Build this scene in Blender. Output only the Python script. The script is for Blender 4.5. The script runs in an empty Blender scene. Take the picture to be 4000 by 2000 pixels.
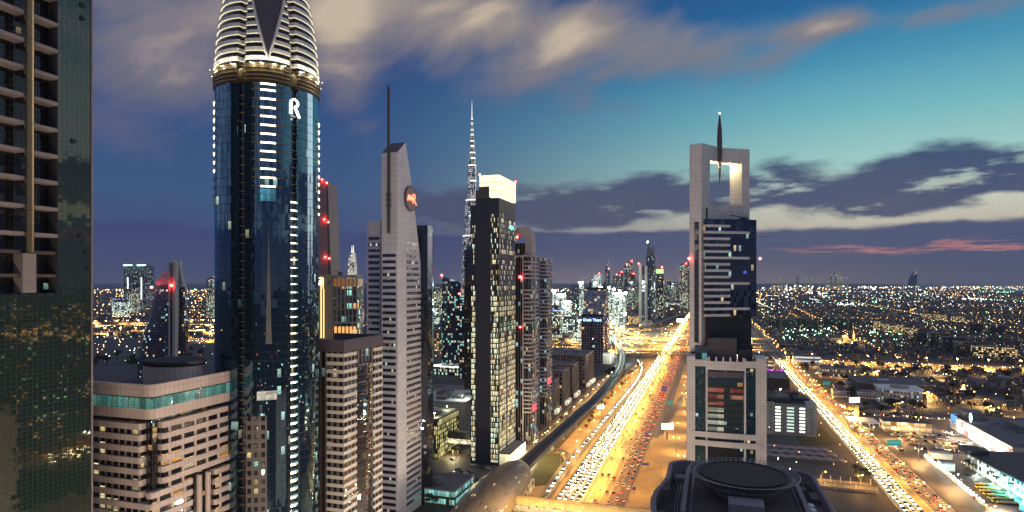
import bpy, math, random
from math import sin, cos, pi, radians, sqrt, floor, atan2
random.seed(11)
SC = bpy.context.scene
COL = SC.collection
# ------------------------------------------------------------------ camera, light, exposure
F, CX, HY, CAMH = 2400.0, 2000.0, 1105.0, 135.0      # photo scale: 4000 x 2000, level camera
cam = bpy.data.cameras.new('camera'); camo = bpy.data.objects.new('camera', cam); COL.objects.link(camo)
cam.sensor_width = 36.0; cam.lens = 36.0 * F / 4000.0
cam.shift_y = (HY - 1000.0) / 4000.0
cam.clip_start = 0.5; cam.clip_end = 200000.0
camo.location = (0, 0, CAMH); camo.rotation_euler = (pi / 2, 0, 0)
SC.camera = camo
SC.view_settings.view_transform = 'Standard'; SC.view_settings.look = 'None'
SC.view_settings.exposure = 0.0; SC.view_settings.gamma = 1.0; SC.view_settings.use_curve_mapping = False
SC.render.engine = 'CYCLES'
CY = SC.cycles
CY.use_denoising = True; CY.use_light_tree = True
CY.max_bounces = 5; CY.diffuse_bounces = 2; CY.glossy_bounces = 3; CY.transmission_bounces = 2; CY.volume_bounces = 0
CY.sample_clamp_indirect = 4.0; CY.caustics_reflective = False; CY.caustics_refractive = False
CY.use_adaptive_sampling = False

def S(*c):                                            # sRGB 0-255 -> linear
    r = []
    for v in c:
        v /= 255.0
        r.append(v / 12.92 if v <= 0.04045 else ((v + 0.055) / 1.055) ** 2.4)
    return tuple(r)

# ------------------------------------------------------------------ node expressions
class X:
    def __init__(s, nt, so): s.nt, s.so = nt, so
    def op(s, o, b=None, c=None):
        n = s.nt.nodes.new('ShaderNodeMath'); n.operation = o
        for i, v in enumerate((s, b, c)):
            if v is None: continue
            if isinstance(v, X): s.nt.links.new(v.so, n.inputs[i])
            else: n.inputs[i].default_value = v
        return X(s.nt, n.outputs[0])
    def __add__(s, b): return s.op('ADD', b)
    def __radd__(s, b): return s.op('ADD', b)
    def __sub__(s, b): return s.op('SUBTRACT', b)
    def __rsub__(s, b): return s.op('MULTIPLY', -1.0).op('ADD', b)
    def __mul__(s, b): return s.op('MULTIPLY', b)
    def __rmul__(s, b): return s.op('MULTIPLY', b)
    def __truediv__(s, b): return s.op('DIVIDE', b)
    def floor(s): return s.op('FLOOR')
    def fract(s): return s.op('FRACT')
    def gt(s, b): return s.op('GREATER_THAN', b)
    def lt(s, b): return s.op('LESS_THAN', b)
    def max(s, b): return s.op('MAXIMUM', b)
    def min(s, b): return s.op('MINIMUM', b)
    def clamp(s): return s.op('ADD', 0.0).max(0.0).min(1.0)
    def sm(s, a, b):                                  # smoothstep
        n = s.nt.nodes.new('ShaderNodeMapRange'); n.interpolation_type = 'SMOOTHSTEP'
        s.nt.links.new(s.so, n.inputs[0])
        for i, v in ((1, a), (2, b)):
            if isinstance(v, X): s.nt.links.new(v.so, n.inputs[i])
            else: n.inputs[i].default_value = v
        return X(s.nt, n.outputs[0])
def nnew(nt, t, **kw):
    n = nt.nodes.new(t)
    for k, v in kw.items():
        if k in n.inputs: n.inputs[k].default_value = v
        else: setattr(n, k, v)
    return n
def comb(nt, x, y, z=0.0):
    n = nt.nodes.new('ShaderNodeCombineXYZ')
    for i, v in enumerate((x, y, z)):
        if isinstance(v, X): nt.links.new(v.so, n.inputs[i])
        else: n.inputs[i].default_value = v
    return n.outputs[0]
def noise(nt, vec, scale=1.0, detail=4.0, rough=0.55, dist=0.0):
    n = nnew(nt, 'ShaderNodeTexNoise', Scale=scale, Detail=detail, Roughness=rough, Distortion=dist)
    nt.links.new(vec, n.inputs['Vector']); return X(nt, n.outputs[0])
def white(nt, vec):
    n = nt.nodes.new('ShaderNodeTexWhiteNoise'); n.noise_dimensions = '3D'; nt.links.new(vec, n.inputs['Vector'])
    return X(nt, n.outputs['Value']), n.outputs['Color']
def mixc(nt, f, a, b, bt='MIX'):
    n = nt.nodes.new('ShaderNodeMix'); n.data_type = 'RGBA'; n.blend_type = bt
    if isinstance(f, X): nt.links.new(f.so, n.inputs[0])
    else: n.inputs[0].default_value = f
    for i, v in ((6, a), (7, b)):
        if isinstance(v, tuple): n.inputs[i].default_value = (v[0], v[1], v[2], 1.0)
        else: nt.links.new(v, n.inputs[i])
    return n.outputs[2]
def ramp(nt, fac, stops):
    n = nt.nodes.new('ShaderNodeValToRGB'); cr = n.color_ramp
    while len(cr.elements) < len(stops): cr.elements.new(0.5)
    for e, (p, c) in zip(cr.elements, stops): e.position = p; e.color = (c[0], c[1], c[2], 1)
    nt.links.new(fac.so, n.inputs[0]); return n.outputs[0]

# ------------------------------------------------------------------ world: dusk sky with drifting cloud
def build_sky():
    w = bpy.data.worlds.new('World'); SC.world = w; w.use_nodes = True
    nt = w.node_tree; nt.nodes.clear()
    tc = nt.nodes.new('ShaderNodeTexCoord'); sp = nt.nodes.new('ShaderNodeSeparateXYZ')
    nt.links.new(tc.outputs['Generated'], sp.inputs[0])
    x, y, z = (X(nt, sp.outputs[i]) for i in range(3))
    az = x.op('ARCTAN2', y)
    e = z / ((x * x + y * y).op('SQRT').max(0.02))
    e = e.max(-0.05)
    t = (e / 0.5).clamp()
    L = ramp(nt, t, [(0, S(80, 80, 114)), (.12, S(64, 78, 122)), (.26, S(62, 90, 130)), (.5, S(52, 82, 132)), (.8, S(40, 68, 122)), (1, S(34, 60, 112))])
    R = ramp(nt, t, [(0, S(124, 112, 126)), (.1, S(168, 148, 145)), (.17, S(214, 208, 186)), (.24, S(216, 220, 200)), (.34, S(168, 214, 206)),
                     (.48, S(122, 190, 197)), (.64, S(74, 150, 183)), (.82, S(40, 104, 156)), (1, S(32, 84, 138))])
    f = az.sm(-.30, .58) * (1.0 - az.sm(1.3, 2.3))
    base = mixc(nt, f, L, R)
    # high wispy cloud, diagonal streaks
    q = comb(nt, az * 4.6 - e * 1.4, e * 7.0 - az * 1.8, 3.1)
    n1 = noise(nt, q, 1.6, 5, .52, .35)
    n2 = noise(nt, comb(nt, az * 5 - e * 3, e * 11 - az * 5.0, 9.0), 1.3, 4, .55, .35)
    blobs = [(1750, 40, 420, 130, 1.15), (2250, 150, 380, 130, 1.0), (2050, 320, 420, 120, .55), (2750, 260, 300, 90, .62), (2950, 110, 260, 90, .45),
             (1330, 120, 130, 260, .85), (1380, 430, 110, 120, .5), (600, 60, 330, 160, .72), (480, 260, 260, 160, .6), (760, 330, 240, 130, .55), (420, 500, 140, 90, .4), (1150, 40, 260, 140, .8),
             (520, 600, 150, 70, .3), (2400, 420, 160, 45, .6), (3270, 95, 190, 50, .8), (3680, 60, 190, 50, .7), (1700, 660, 120, 60, .5)]
    m = None
    for px, py, sx, sy, a in blobs:
        ca = math.atan((px - CX) / F); ce = (HY - py) / F * cos(ca)
        dx = (az - ca) * (F / sx * cos(ca)); dy = (e - ce) * (F / sy)
        g = ((dx * dx + dy * dy) * -1.0).op('EXPONENT') * a
        m = g if m is None else m + g
    back = 1.0 - az.op('ABSOLUTE').sm(.75, 1.1)
    behind = az.op('ABSOLUTE').sm(.8, 1.2).max(e.sm(.52, .85))
    u = (m * back + behind * .62) * 0.9 + (n1 - .5) * 1.5 + (n2 - .5) * .6
    U = u.sm(.22, 1.0)
    ccol = mixc(nt, e.sm(.22, .5), S(110, 108, 128), S(156, 145, 140))
    ccol = mixc(nt, u.sm(.85, 1.45), ccol, S(208, 190, 165))
    ccol = mixc(nt, behind * .85, ccol, S(192, 198, 220))
    sky = mixc(nt, U * .92, base, ccol)
    # low dark bands
    h1 = noise(nt, comb(nt, az * 3.0, e * 7, 1.7), 2.2, 5, .55)
    h2 = noise(nt, comb(nt, az * 7.0, e * 26, 5.2), 1.6, 5, .6)
    h3 = noise(nt, comb(nt, az * 2.0, 0.0, 8.0), 2.4, 2, .5)
    ee = e + (h1 - .5) * .075 + (h2 - .5) * .035
    hi = .176 + (h3 - .5) * .07 - (1.0 - az.sm(-.02, .2)) * .03
    lo = .104 + (h3 - .5) * -.02 - (1.0 - az.sm(.05, .3)) * .012
    b1 = ee.sm(lo - .007, lo + .007) * (1.0 - ee.sm(hi - .016, hi + .008)) * az.sm(-.26, -.12)
    b1 = b1 * (1.0 - h2.sm(.55, .70) * .8)
    dcol = mixc(nt, az.sm(-.1, .65), S(72, 78, 108), S(46, 66, 110))
    dcol = mixc(nt, (h1 - .5) * 1.2 + .3, dcol, S(84, 86, 112))
    sky = mixc(nt, b1 * .94, sky, dcol)
    ee2 = e + (h1 - .5) * .022 + (h2 - .5) * .022
    top2 = .083 + (h3 - .5) * .02
    b2 = (1.0 - ee2.sm(top2 - .006, top2 + .004))
    d2 = mixc(nt, az.sm(-.25, .5), S(60, 70, 118), S(68, 84, 120))
    d2 = mixc(nt, (1.0 - e.sm(0.0, .05)) * az.sm(-.25, .15) * (.9 - az.sm(.35, .62) * .5), d2, S(126, 114, 126))
    sky = mixc(nt, b2 * .96, sky, d2)
    # sunset streaks under the band
    pe = e + (h2 - .5) * .045 + (h1 - .5) * .02 - (az - .6) * .02
    pk = noise(nt, comb(nt, az * 8.0, e * 120, 2.2), 1.5, 5, .65)
    ps = pe.sm(.040, .049) * (1.0 - pe.sm(.050, .060)) * pk.sm(.40, .62) * az.sm(.36, .55) * (1.0 - az.sm(1.2, 1.6))
    sky = mixc(nt, ps, sky, S(236, 150, 138))
    # city glow on the horizon
    gl = ((e.max(0.0)) * -30.0).op('EXPONENT') * (.45 + az.sm(-.25, .1) * .25)
    sky = mixc(nt, gl, sky, mixc(nt, az.sm(-.2, .1) * (1.0 - az.sm(.35, .7)), S(112, 110, 122), S(150, 134, 128)))
    bg = nt.nodes.new('ShaderNodeBackground'); out = nt.nodes.new('ShaderNodeOutputWorld')
    nt.links.new(sky, bg.inputs[0]); bg.inputs[1].default_value = 1.0
    nt.links.new(bg.outputs[0], out.inputs[0])
    w.cycles.sampling_method = 'MANUAL'; w.cycles.sample_map_resolution = 512
build_sky()
sl = bpy.data.lights.new('afterglow', 'SUN'); sl.energy = 0.42; sl.angle = radians(25); sl.color = (1.0, .80, .72)
so = bpy.data.objects.new('afterglow', sl); COL.objects.link(so)
so.rotation_euler = (radians(80), 0, radians(125))     # low, from beyond the right edge

# ------------------------------------------------------------------ geometry helpers
A = radians(17.83); CA, SA = cos(A), sin(A)
def R(v, u): return (v * CA + u * SA, -v * SA + u * CA)           # road frame -> world
def VU(x, y): return (x * CA - y * SA, x * SA + y * CA)           # world -> road frame
def col(px, d): return ((px - CX) / F * d, d)                       # point at depth d on a picture column
def gp(px, py, z=0.0):
    d = (CAMH - z) * F / (py - HY); return ((px - CX) / F * d, d)
def zz(py, d): return CAMH - (py - HY) / F * d
class MB:
    def __init__(s): s.v, s.f, s.m, s.uv, s.sm = [], [], [], [], []
    def poly(s, ps, m=0, uv=None, smooth=False):
        b = len(s.v); s.v += [tuple(p) for p in ps]; s.f.append(tuple(range(b, b + len(ps)))); s.m.append(m)
        if uv is None: uv = [(p[0], p[1]) for p in ps]
        s.uv.append(uv); s.sm.append(smooth)
    def wall(s, p, q, z0, z1, m=0, u0=0.0, smooth=False):
        l = sqrt((q[0] - p[0]) ** 2 + (q[1] - p[1]) ** 2)
        s.poly([(p[0], p[1], z0), (q[0], q[1], z0), (q[0], q[1], z1), (p[0], p[1], z1)], m, [(u0, z0), (u0 + l, z0), (u0 + l, z1), (u0, z1)], smooth)
        return u0 + l
    def prism(s, ps, z0, z1, m=0, mt=None, u0=0.0, smooth=False, bottom=True):   # ccw footprint
        u = u0; n = len(ps)
        for i in range(n): u = s.wall(ps[i], ps[(i + 1) % n], z0, z1, m, u, smooth)
        mt = m if mt is None else mt
        s.poly([(p[0], p[1], z1) for p in ps], mt)
        if bottom: s.poly([(p[0], p[1], z0) for p in reversed(ps)], mt)
    def box(s, x0, x1, y0, y1, z0, z1, m=0, mt=None): s.prism([(x0, y0), (x1, y0), (x1, y1), (x0, y1)], z0, z1, m, mt, x0)
    def cyl(s, x, y, z0, z1, r0, r1=None, n=10, m=0, smooth=True):
        r1 = r0 if r1 is None else r1
        a = [(cos(2 * pi * i / n), sin(2 * pi * i / n)) for i in range(n)]
        for i in range(n):
            c, d = a[i], a[(i + 1) % n]
            u0, u1 = i * 2 * pi * r0 / n, (i + 1) * 2 * pi * r0 / n
            s.poly([(x + c[0] * r0, y + c[1] * r0, z0), (x + d[0] * r0, y + d[1] * r0, z0), (x + d[0] * r1, y + d[1] * r1, z1), (x + c[0] * r1, y + c[1] * r1, z1)], m,
                   [(u0, z0), (u1, z0), (u1, z1), (u0, z1)], smooth)
        s.poly([(x + c[0] * r1, y + c[1] * r1, z1) for c in a], m)
        s.poly([(x + c[0] * r0, y + c[1] * r0, z0) for c in reversed(a)], m)
    def rings(s, rs, m=0, closed=True, smooth=True, cap=True):              # loft point rings
        for a, b in zip(rs, rs[1:]):
            n = len(a); u = 0.0
            for i in range(n if closed else n - 1):
                j = (i + 1) % n
                l = sqrt(sum((a[i][k] - a[j][k]) ** 2 for k in range(3)))
                s.poly([a[i], a[j], b[j], b[i]], m, [(u, a[i][2]), (u + l, a[j][2]), (u + l, b[j][2]), (u, b[i][2])], smooth); u += l
        if cap and closed: s.poly(rs[-1], m); s.poly(list(reversed(rs[0])), m)
    def tube(s, p, q, r, n=6, m=0, r1=None):
        d = [q[i] - p[i] for i in range(3)]; l = sqrt(sum(c * c for c in d)) or 1e-6; d = [c / l for c in d]
        a = (0, 0, 1) if abs(d[2]) < .9 else (1, 0, 0)
        e1 = [d[1] * a[2] - d[2] * a[1], d[2] * a[0] - d[0] * a[2], d[0] * a[1] - d[1] * a[0]]
        k = sqrt(sum(c * c for c in e1)); e1 = [c / k for c in e1]
        e2 = [d[1] * e1[2] - d[2] * e1[1], d[2] * e1[0] - d[0] * e1[2], d[0] * e1[1] - d[1] * e1[0]]
        def ring(o, rr): return [tuple(o[k] + rr * (cos(2 * pi * i / n) * e1[k] + sin(2 * pi * i / n) * e2[k]) for k in range(3)) for i in range(n)]
        s.rings([ring(p, r), ring(q, r if r1 is None else r1)], m)
    def ball(s, x, y, z, r, m=0, n=6, k=4, rz=None):
        rz = r if rz is None else rz
        rs = []
        for j in range(1, k):
            t = -pi / 2 + pi * j / k
            rs.append([(x + r * cos(t) * cos(2 * pi * i / n), y + r * cos(t) * sin(2 * pi * i / n), z + rz * sin(t)) for i in range(n)])
        s.rings(rs, m)
    def octa(s, x, y, z, r, m=0):
        p = [(x + r, y, z), (x, y + r, z), (x - r, y, z), (x, y - r, z)]
        for i in range(4):
            a, b = p[i], p[(i + 1) % 4]
            s.poly([a, b, (x, y, z + r)], m); s.poly([b, a, (x, y, z - r)], m)
    def mesh(s, name, mats):
        me = bpy.data.meshes.new(name); me.from_pydata(s.v, [], s.f)
        for mt in mats: me.materials.append(mt)
        me.polygons.foreach_set('material_index', s.m)
        me.polygons.foreach_set('use_smooth', s.sm)
        ul = me.uv_layers.new(name='UVMap'); fl = []
        for uv in s.uv:
            for c in uv: fl += [c[0], c[1]]
        ul.data.foreach_set('uv', fl); me.update()
        return me
def ob(name, mb, mats, parent=None, loc=None, rz=0.0):
    if isinstance(mats, bpy.types.Material): mats = [mats]
    me = mb.mesh(name, mats) if isinstance(mb, MB) else mb
    o = bpy.data.objects.new(name, me); COL.objects.link(o)
    if parent: o.parent = parent
    if loc: o.location = (loc[0], loc[1], loc[2] if len(loc) > 2 else 0.0)
    o.rotation_euler[2] = rz
    return o
def tag(o, label=None, cat=None, group=None, kind=None):
    if label: o['label'] = label
    if cat: o['category'] = cat
    if group: o['group'] = group
    if kind: o['kind'] = kind
    return o
def thing(name, label, cat, loc=(0, 0, 0), rz=0.0, group=None):
    o = bpy.data.objects.new(name, None); COL.objects.link(o)
    o.location = (loc[0], loc[1], loc[2] if len(loc) > 2 else 0.0); o.rotation_euler[2] = rz
    return tag(o, label, cat, group)
def struct(name, mb, mats): return tag(ob(name, mb, mats), kind='structure')
def copy_tree(o, parent=None):
    c = o.copy(); COL.objects.link(c)
    if parent: c.parent = parent
    for ch in [k for k in KIDS.get(o.name, [])]: copy_tree(ch, c)
    return c
KIDS = {}
def kid(name, mb, mats, parent, label=None):
    o = ob(name, mb, mats, parent); KIDS.setdefault(parent.name, []).append(o)
    if label: o['label'] = label
    return o
def text(name, body, size, mat, parent, loc, rot, ext=.05, align='CENTER', shear=0.0, bold=0.0):
    c = bpy.data.curves.new(name, 'FONT'); c.body = body; c.size = size; c.extrude = ext; c.align_x = align; c.shear = shear; c.offset = bold
    c.materials.append(mat); c.resolution_u = 3
    q = bpy.data.objects.new('lettering', c); COL.objects.link(q); bpy.context.view_layer.update()
    me = bpy.data.meshes.new_from_object(q.evaluated_get(bpy.context.evaluated_depsgraph_get()))
    bpy.data.objects.remove(q); bpy.data.curves.remove(c)
    if not me.materials: me.materials.append(mat)
    o = bpy.data.objects.new(name, me); COL.objects.link(o); o.parent = parent; o.location = loc; o.rotation_euler = rot
    return o

# ------------------------------------------------------------------ materials
def mat(name, c, rough=.7, metal=0.0, var=0.0, scale=.2, spec=.4):
    m = bpy.data.materials.new(name); m.use_nodes = True; nt = m.node_tree; b = nt.nodes['Principled BSDF']
    b.inputs['Base Color'].default_value = (*c, 1); b.inputs['Roughness'].default_value = rough; b.inputs['Metallic'].default_value = metal
    b.inputs['Specular IOR Level'].default_value = spec
    if var:
        tc = nt.nodes.new('ShaderNodeTexCoord'); n = noise(nt, tc.outputs['Object'], scale, 6, .65)
        k = (n - .5) * (2.5 * var) + 1.0
        vm = nt.nodes.new('ShaderNodeVectorMath'); vm.operation = 'SCALE'; vm.inputs[0].default_value = c; nt.links.new(k.so, vm.inputs['Scale'])
        nt.links.new(vm.outputs[0], b.inputs['Base Color'])
    return m
def emit(name, c, s, sample=False, base=(.1, .1, .1)):
    m = bpy.data.materials.new(name); m.use_nodes = True; b = m.node_tree.nodes['Principled BSDF']
    b.inputs['Base Color'].default_value = (*base, 1); b.inputs['Emission Color'].default_value = (*c, 1); b.inputs['Emission Strength'].default_value = s
    m.cycles.emission_sampling = 'AUTO' if sample else 'NONE'
    return m
def facade(name, wall, glass, cw, ch, fx, fz, lit=.1, ca=(1, .72, .36), cb=(.7, 1, .85), strength=2.0, refl=.18, rough=.04, wrough=.7,
           jit=.012, clump=.5, jx=0.0, jz=0.0, seed=1.0, zlo=None, zhi=None, litlo=None, mcol=None, base_emit=0.0, detail=True):
    """curtain wall / window grid on UV metres. fx, fz: frame share of a cell; jx, jz: panel joints on the wall"""
    m = bpy.data.materials.new(name); m.use_nodes = True; nt = m.node_tree; nt.nodes.clear()
    uv = nt.nodes.new('ShaderNodeUVMap'); sp = nt.nodes.new('ShaderNodeSeparateXYZ'); nt.links.new(uv.outputs[0], sp.inputs[0])
    u, v = X(nt, sp.outputs[0]), X(nt, sp.outputs[1])
    cu, cv = u / cw, v / ch
    iu, iv, fu, fv = cu.floor(), cv.floor(), cu.fract(), cv.fract()
    win = fu.gt(fx / 2) * fu.lt(1 - fx / 2) * fv.gt(fz) if fz else fu.gt(fx / 2) * fu.lt(1 - fx / 2)
    r1, rc = white(nt, comb(nt, iu, iv, seed))
    r2, rc2 = white(nt, comb(nt, iv, iu, seed + 7.3))
    cl = noise(nt, comb(nt, iu * .33, iv * .22, seed), 1.0, 2, .5)
    p = lit * (1.0 - clump) + (cl.sm(.42, .68)) * (lit * clump * 2.4)
    if zlo is not None: p = p * (1.0 - v.sm(zlo, zhi)) + v.sm(zlo, zhi) * (litlo or 0.0)
    isl = r1.lt(p)
    inner = 1.0
    if detail:
        inn = noise(nt, comb(nt, u * 2.3, v * 3.0, seed), 1.0, 2, .6)
        inner = (inn.sm(.32, .68) * .95 + .12) * (fv * .9 + .55)  # lit-room look painted into the glow: patchy, brighter toward the ceiling
    em = isl * win * (r2 * .8 + .25) * inner * strength
    ecol = mixc(nt, X(nt, rc2).sm(.45, .6), ca, cb)
    # shaders
    wb = nnew(nt, 'ShaderNodeBsdfPrincipled', Roughness=wrough)
    tc = nt.nodes.new('ShaderNodeTexCoord'); nz = noise(nt, tc.outputs['Object'], .12, 5, .6)
    k = (nz - .5) * .5 + 1.0
    if jx or jz:
        jl = None
        if jx: jl = (u / jx).fract().lt(.07 / jx * 2)
        if jz:
            j2 = (v / jz).fract().lt(.07 / jz * 2); jl = j2 if jl is None else jl.max(j2)
        k = k * (1.0 - jl * .45)
    vm = nt.nodes.new('ShaderNodeVectorMath'); vm.operation = 'SCALE'; vm.inputs[0].default_value = wall; nt.links.new(k.so, vm.inputs['Scale'])
    nt.links.new(vm.outputs[0], wb.inputs['Base Color'])
    df = nnew(nt, 'ShaderNodeBsdfDiffuse'); df.inputs[0].default_value = (*glass, 1)
    gg = nt.nodes.new('ShaderNodeBsdfGlossy'); gg.inputs['Roughness'].default_value = rough
    gg.inputs[0].default_value = (*(mcol or (.9, .95, 1.0)), 1)
    if jit:
        ge = nt.nodes.new('ShaderNodeNewGeometry'); v1 = nt.nodes.new('ShaderNodeVectorMath'); v1.operation = 'SUBTRACT'; v1.inputs[1].default_value = (.5, .5, .5)
        nt.links.new(rc, v1.inputs[0]); v2 = nt.nodes.new('ShaderNodeVectorMath'); v2.operation = 'SCALE'; v2.inputs['Scale'].default_value = jit * 2
        nt.links.new(v1.outputs[0], v2.inputs[0]); v3 = nt.nodes.new('ShaderNodeVectorMath'); nt.links.new(ge.outputs['Normal'], v3.inputs[0]); nt.links.new(v2.outputs[0], v3.inputs[1])
        v4 = nt.nodes.new('ShaderNodeVectorMath'); v4.operation = 'NORMALIZE'; nt.links.new(v3.outputs[0], v4.inputs[0]); nt.links.new(v4.outputs[0], gg.inputs['Normal'])
    lw = nt.nodes.new('ShaderNodeLayerWeight'); lw.inputs[0].default_value = .5
    fr = X(nt, lw.outputs['Facing']); fr = fr * fr * fr * (1 - refl) + refl
    ms = nt.nodes.new('ShaderNodeMixShader'); nt.links.new(fr.so, ms.inputs[0]); nt.links.new(df.outputs[0], ms.inputs[1]); nt.links.new(gg.outputs[0], ms.inputs[2])
    mw = nt.nodes.new('ShaderNodeMixShader'); nt.links.new(win.so, mw.inputs[0]); nt.links.new(wb.outputs[0], mw.inputs[1]); nt.links.new(ms.outputs[0], mw.inputs[2])
    es = nt.nodes.new('ShaderNodeEmission'); nt.links.new(ecol, es.inputs[0]); nt.links.new(em.so, es.inputs[1])
    ad = nt.nodes.new('ShaderNodeAddShader'); nt.links.new(mw.outputs[0], ad.inputs[0]); nt.links.new(es.outputs[0], ad.inputs[1])
    out = nt.nodes.new('ShaderNodeOutputMaterial'); nt.links.new(ad.outputs[0], out.inputs[0])
    m.cycles.emission_sampling = 'NONE'
    return m
def panel(name, c, pw, ph, rough=.6, seed=1.0):
    return facade(name, c, (.02, .02, .03), pw * 500, ph * 500, 2.0, 2.0, 0.0, jx=pw, jz=ph, wrough=rough, jit=0, detail=False, seed=seed)
WARM, COOL, AMBER = (1.0, .70, .34), (.62, 1.0, .86), (1.0, .52, .14)
M = {}
M['sodium'] = emit('sodium_lamp', (1, .56, .16), 60); M['whitelamp'] = emit('white_lamp', (.95, 1, .85), 60)
M['redlamp'] = emit('red_beacon', (1, .04, .03), 60); M['greenlamp'] = emit('green_lamp', (.35, 1, .6), 40)
M['led'] = emit('led_strip', (1, .86, .56), 1.1, True); M['pole'] = mat('galvanised_steel', (.3, .29, .27), .5, .5)
M['dark'] = mat('dark_roof', (.05, .05, .055), .8, var=.3); M['concrete'] = mat('concrete', (.30, .28, .25), .8, var=.2)
M['white'] = mat('white_paint', (.75, .73, .70), .6, var=.08); M['beige'] = mat('beige_stone', (.42, .36, .29), .75, var=.15)
M['black'] = mat('black_metal', (.02, .02, .022), .5); M['roofgrey'] = mat('roof_grey', (.16, .155, .15), .85, var=.3)
M['gold'] = mat('gold_metal', (.55, .36, .12), .35, .9)
# ------------------------------------------------------------------ ground, roads, water
M['ground'] = mat('dark_sand', (.075, .072, .075), .95, var=.55, scale=.02)
M['sand'] = mat('pale_sand', (.40, .30, .17), .95, var=.45, scale=.06)
def trail_road(name, base):  # light and dark streaks painted along the lanes imitate traffic light trails
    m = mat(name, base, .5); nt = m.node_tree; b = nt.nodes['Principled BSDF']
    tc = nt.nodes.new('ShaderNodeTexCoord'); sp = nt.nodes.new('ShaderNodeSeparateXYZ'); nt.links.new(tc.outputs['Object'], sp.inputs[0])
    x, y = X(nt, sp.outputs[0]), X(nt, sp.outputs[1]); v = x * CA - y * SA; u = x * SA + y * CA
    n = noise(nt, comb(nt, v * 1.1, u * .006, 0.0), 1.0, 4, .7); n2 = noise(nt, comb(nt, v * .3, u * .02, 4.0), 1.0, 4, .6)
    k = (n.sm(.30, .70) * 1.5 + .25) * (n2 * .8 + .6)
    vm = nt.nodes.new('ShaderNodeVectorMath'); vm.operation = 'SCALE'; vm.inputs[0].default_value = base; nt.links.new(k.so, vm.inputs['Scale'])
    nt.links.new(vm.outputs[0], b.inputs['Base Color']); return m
M['asphalt'] = trail_road('asphalt', (.13, .115, .10))
M['asphalt2'] = mat('worn_asphalt', (.075, .062, .05), .7, var=.4, scale=.08)
M['pave'] = mat('paving', (.20, .165, .12), .85, var=.3, scale=.3)
M['grass'] = mat('lawn', (.045, .05, .015), .95, var=.6, scale=.12)
M['paint'] = mat('road_paint', (.7, .68, .6), .6); M['water'] = mat('sea_water', (.02, .05, .09), .25, var=.2, scale=.002)
M['track'] = mat('track_bed', (.06, .055, .05), .7, var=.2); M['viad'] = mat('viaduct_concrete', (.33, .30, .25), .8, var=.15)
def sheet(name, pts, z, m):
    b = MB(); b.poly([(p[0], p[1], z) for p in pts]); return struct(name, b, [m])
def rstrip(b, v0, v1, u0, u1, z, m=0):
    b.poly([(*R(v0, u0), z), (*R(v1, u0), z), (*R(v1, u1), z), (*R(v0, u1), z)], m)
def ribbon(b, pts, w, z, m=0, th=0.0, mside=None):      # road along world points; th > 0 makes it a slab
    n = len(pts); L, Rr = [], []
    for i, p in enumerate(pts):
        a, c = pts[max(0, i - 1)], pts[min(n - 1, i + 1)]
        dx, dy = c[0] - a[0], c[1] - a[1]; l = sqrt(dx * dx + dy * dy) or 1
        nx, ny = dy / l * w / 2, -dx / l * w / 2
        zi = z if not isinstance(z, list) else z[i]
        L.append((p[0] - nx, p[1] - ny, zi)); Rr.append((p[0] + nx, p[1] + ny, zi))
    for i in range(n - 1):
        b.poly([L[i], Rr[i], Rr[i + 1], L[i + 1]], m)
        if th:
            lo = lambda q: (q[0], q[1], q[2] - th)
            ms = m if mside is None else mside
            b.poly([L[i + 1], lo(L[i + 1]), lo(L[i]), L[i]], ms); b.poly([Rr[i], lo(Rr[i]), lo(Rr[i + 1]), Rr[i + 1]], ms)
            b.poly([lo(L[i + 1]), lo(Rr[i + 1]), lo(Rr[i]), lo(L[i])], ms)
    return L, Rr
def smooth_path(pts, k=6):                                # Catmull-Rom
    P = [pts[0]] + list(pts) + [pts[-1]]; o = []
    for i in range(1, len(P) - 2):
        a, b, c, d = P[i - 1], P[i], P[i + 1], P[i + 2]
        for j in range(k):
            t = j / k
            o.append(tuple(.5 * (2 * b[n] + (c[n] - a[n]) * t + (2 * a[n] - 5 * b[n] + 4 * c[n] - d[n]) * t * t + (3 * b[n] - a[n] - 3 * c[n] + d[n]) * t ** 3) for n in range(len(b))))
    o.append(tuple(pts[-1])); return o
sheet('ground', [(-90000, -3000), (90000, -3000), (90000, 120000), (-90000, 120000)], 0, M['ground'])
sheet('sea', [gp(3560, 1117.5), gp(3700, 1122), gp(4000, 1139), gp(4600, 1172), gp(6000, 1200), (80000, 9000), (90000, 60000), gp(3400, 1108.2)], .5, M['water'])
sheet('sand_verge', [R(-48, 250), R(22, 250), R(22, 900), R(-48, 1090)], .05, M['sand'])
sheet('sandy_ground', [R(-300, 430), R(-91, 250), R(-91, 1090), R(-300, 1090)], .05, M['asphalt2'])
sheet('sand_strip', [R(-117, 300), R(-92, 300), R(-92, 1090), R(-117, 1090)], .10, M['sand'])
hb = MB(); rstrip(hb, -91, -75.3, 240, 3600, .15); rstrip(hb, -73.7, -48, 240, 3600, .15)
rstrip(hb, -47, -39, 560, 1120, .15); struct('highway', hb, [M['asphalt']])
mb_ = MB(); mb_.prism([R(-75.3, 240), R(-73.7, 240), R(-73.7, 3600), R(-75.3, 3600)], 0, .9); struct('highway_median', mb_, [M['concrete']])
lm = MB()
for v in (-87.2, -83.2, -79.2, -69.4, -65.1, -60.8, -56.5, -52.2):
    u = 260
    while u < 1300: rstrip(lm, v - .09, v + .09, u, u + 3.5, .17); u += 9
for v in (-90.5, -75.8, -73.2, -48.5): rstrip(lm, v - .1, v + .1, 240, 2600, .17)
for k in range(22):                                       # chevrons on the gore of the slip road
    u = 520 + k * 3.2; rstrip(lm, -47.8 + k * .0, -45.2 - k * .1, u, u + .9, .18)
for v in (112, 116, 129, 133):
    u = 300
    while u < 1100: rstrip(lm, v - .09, v + .09, u, u + 3, .17); u += 9
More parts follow.
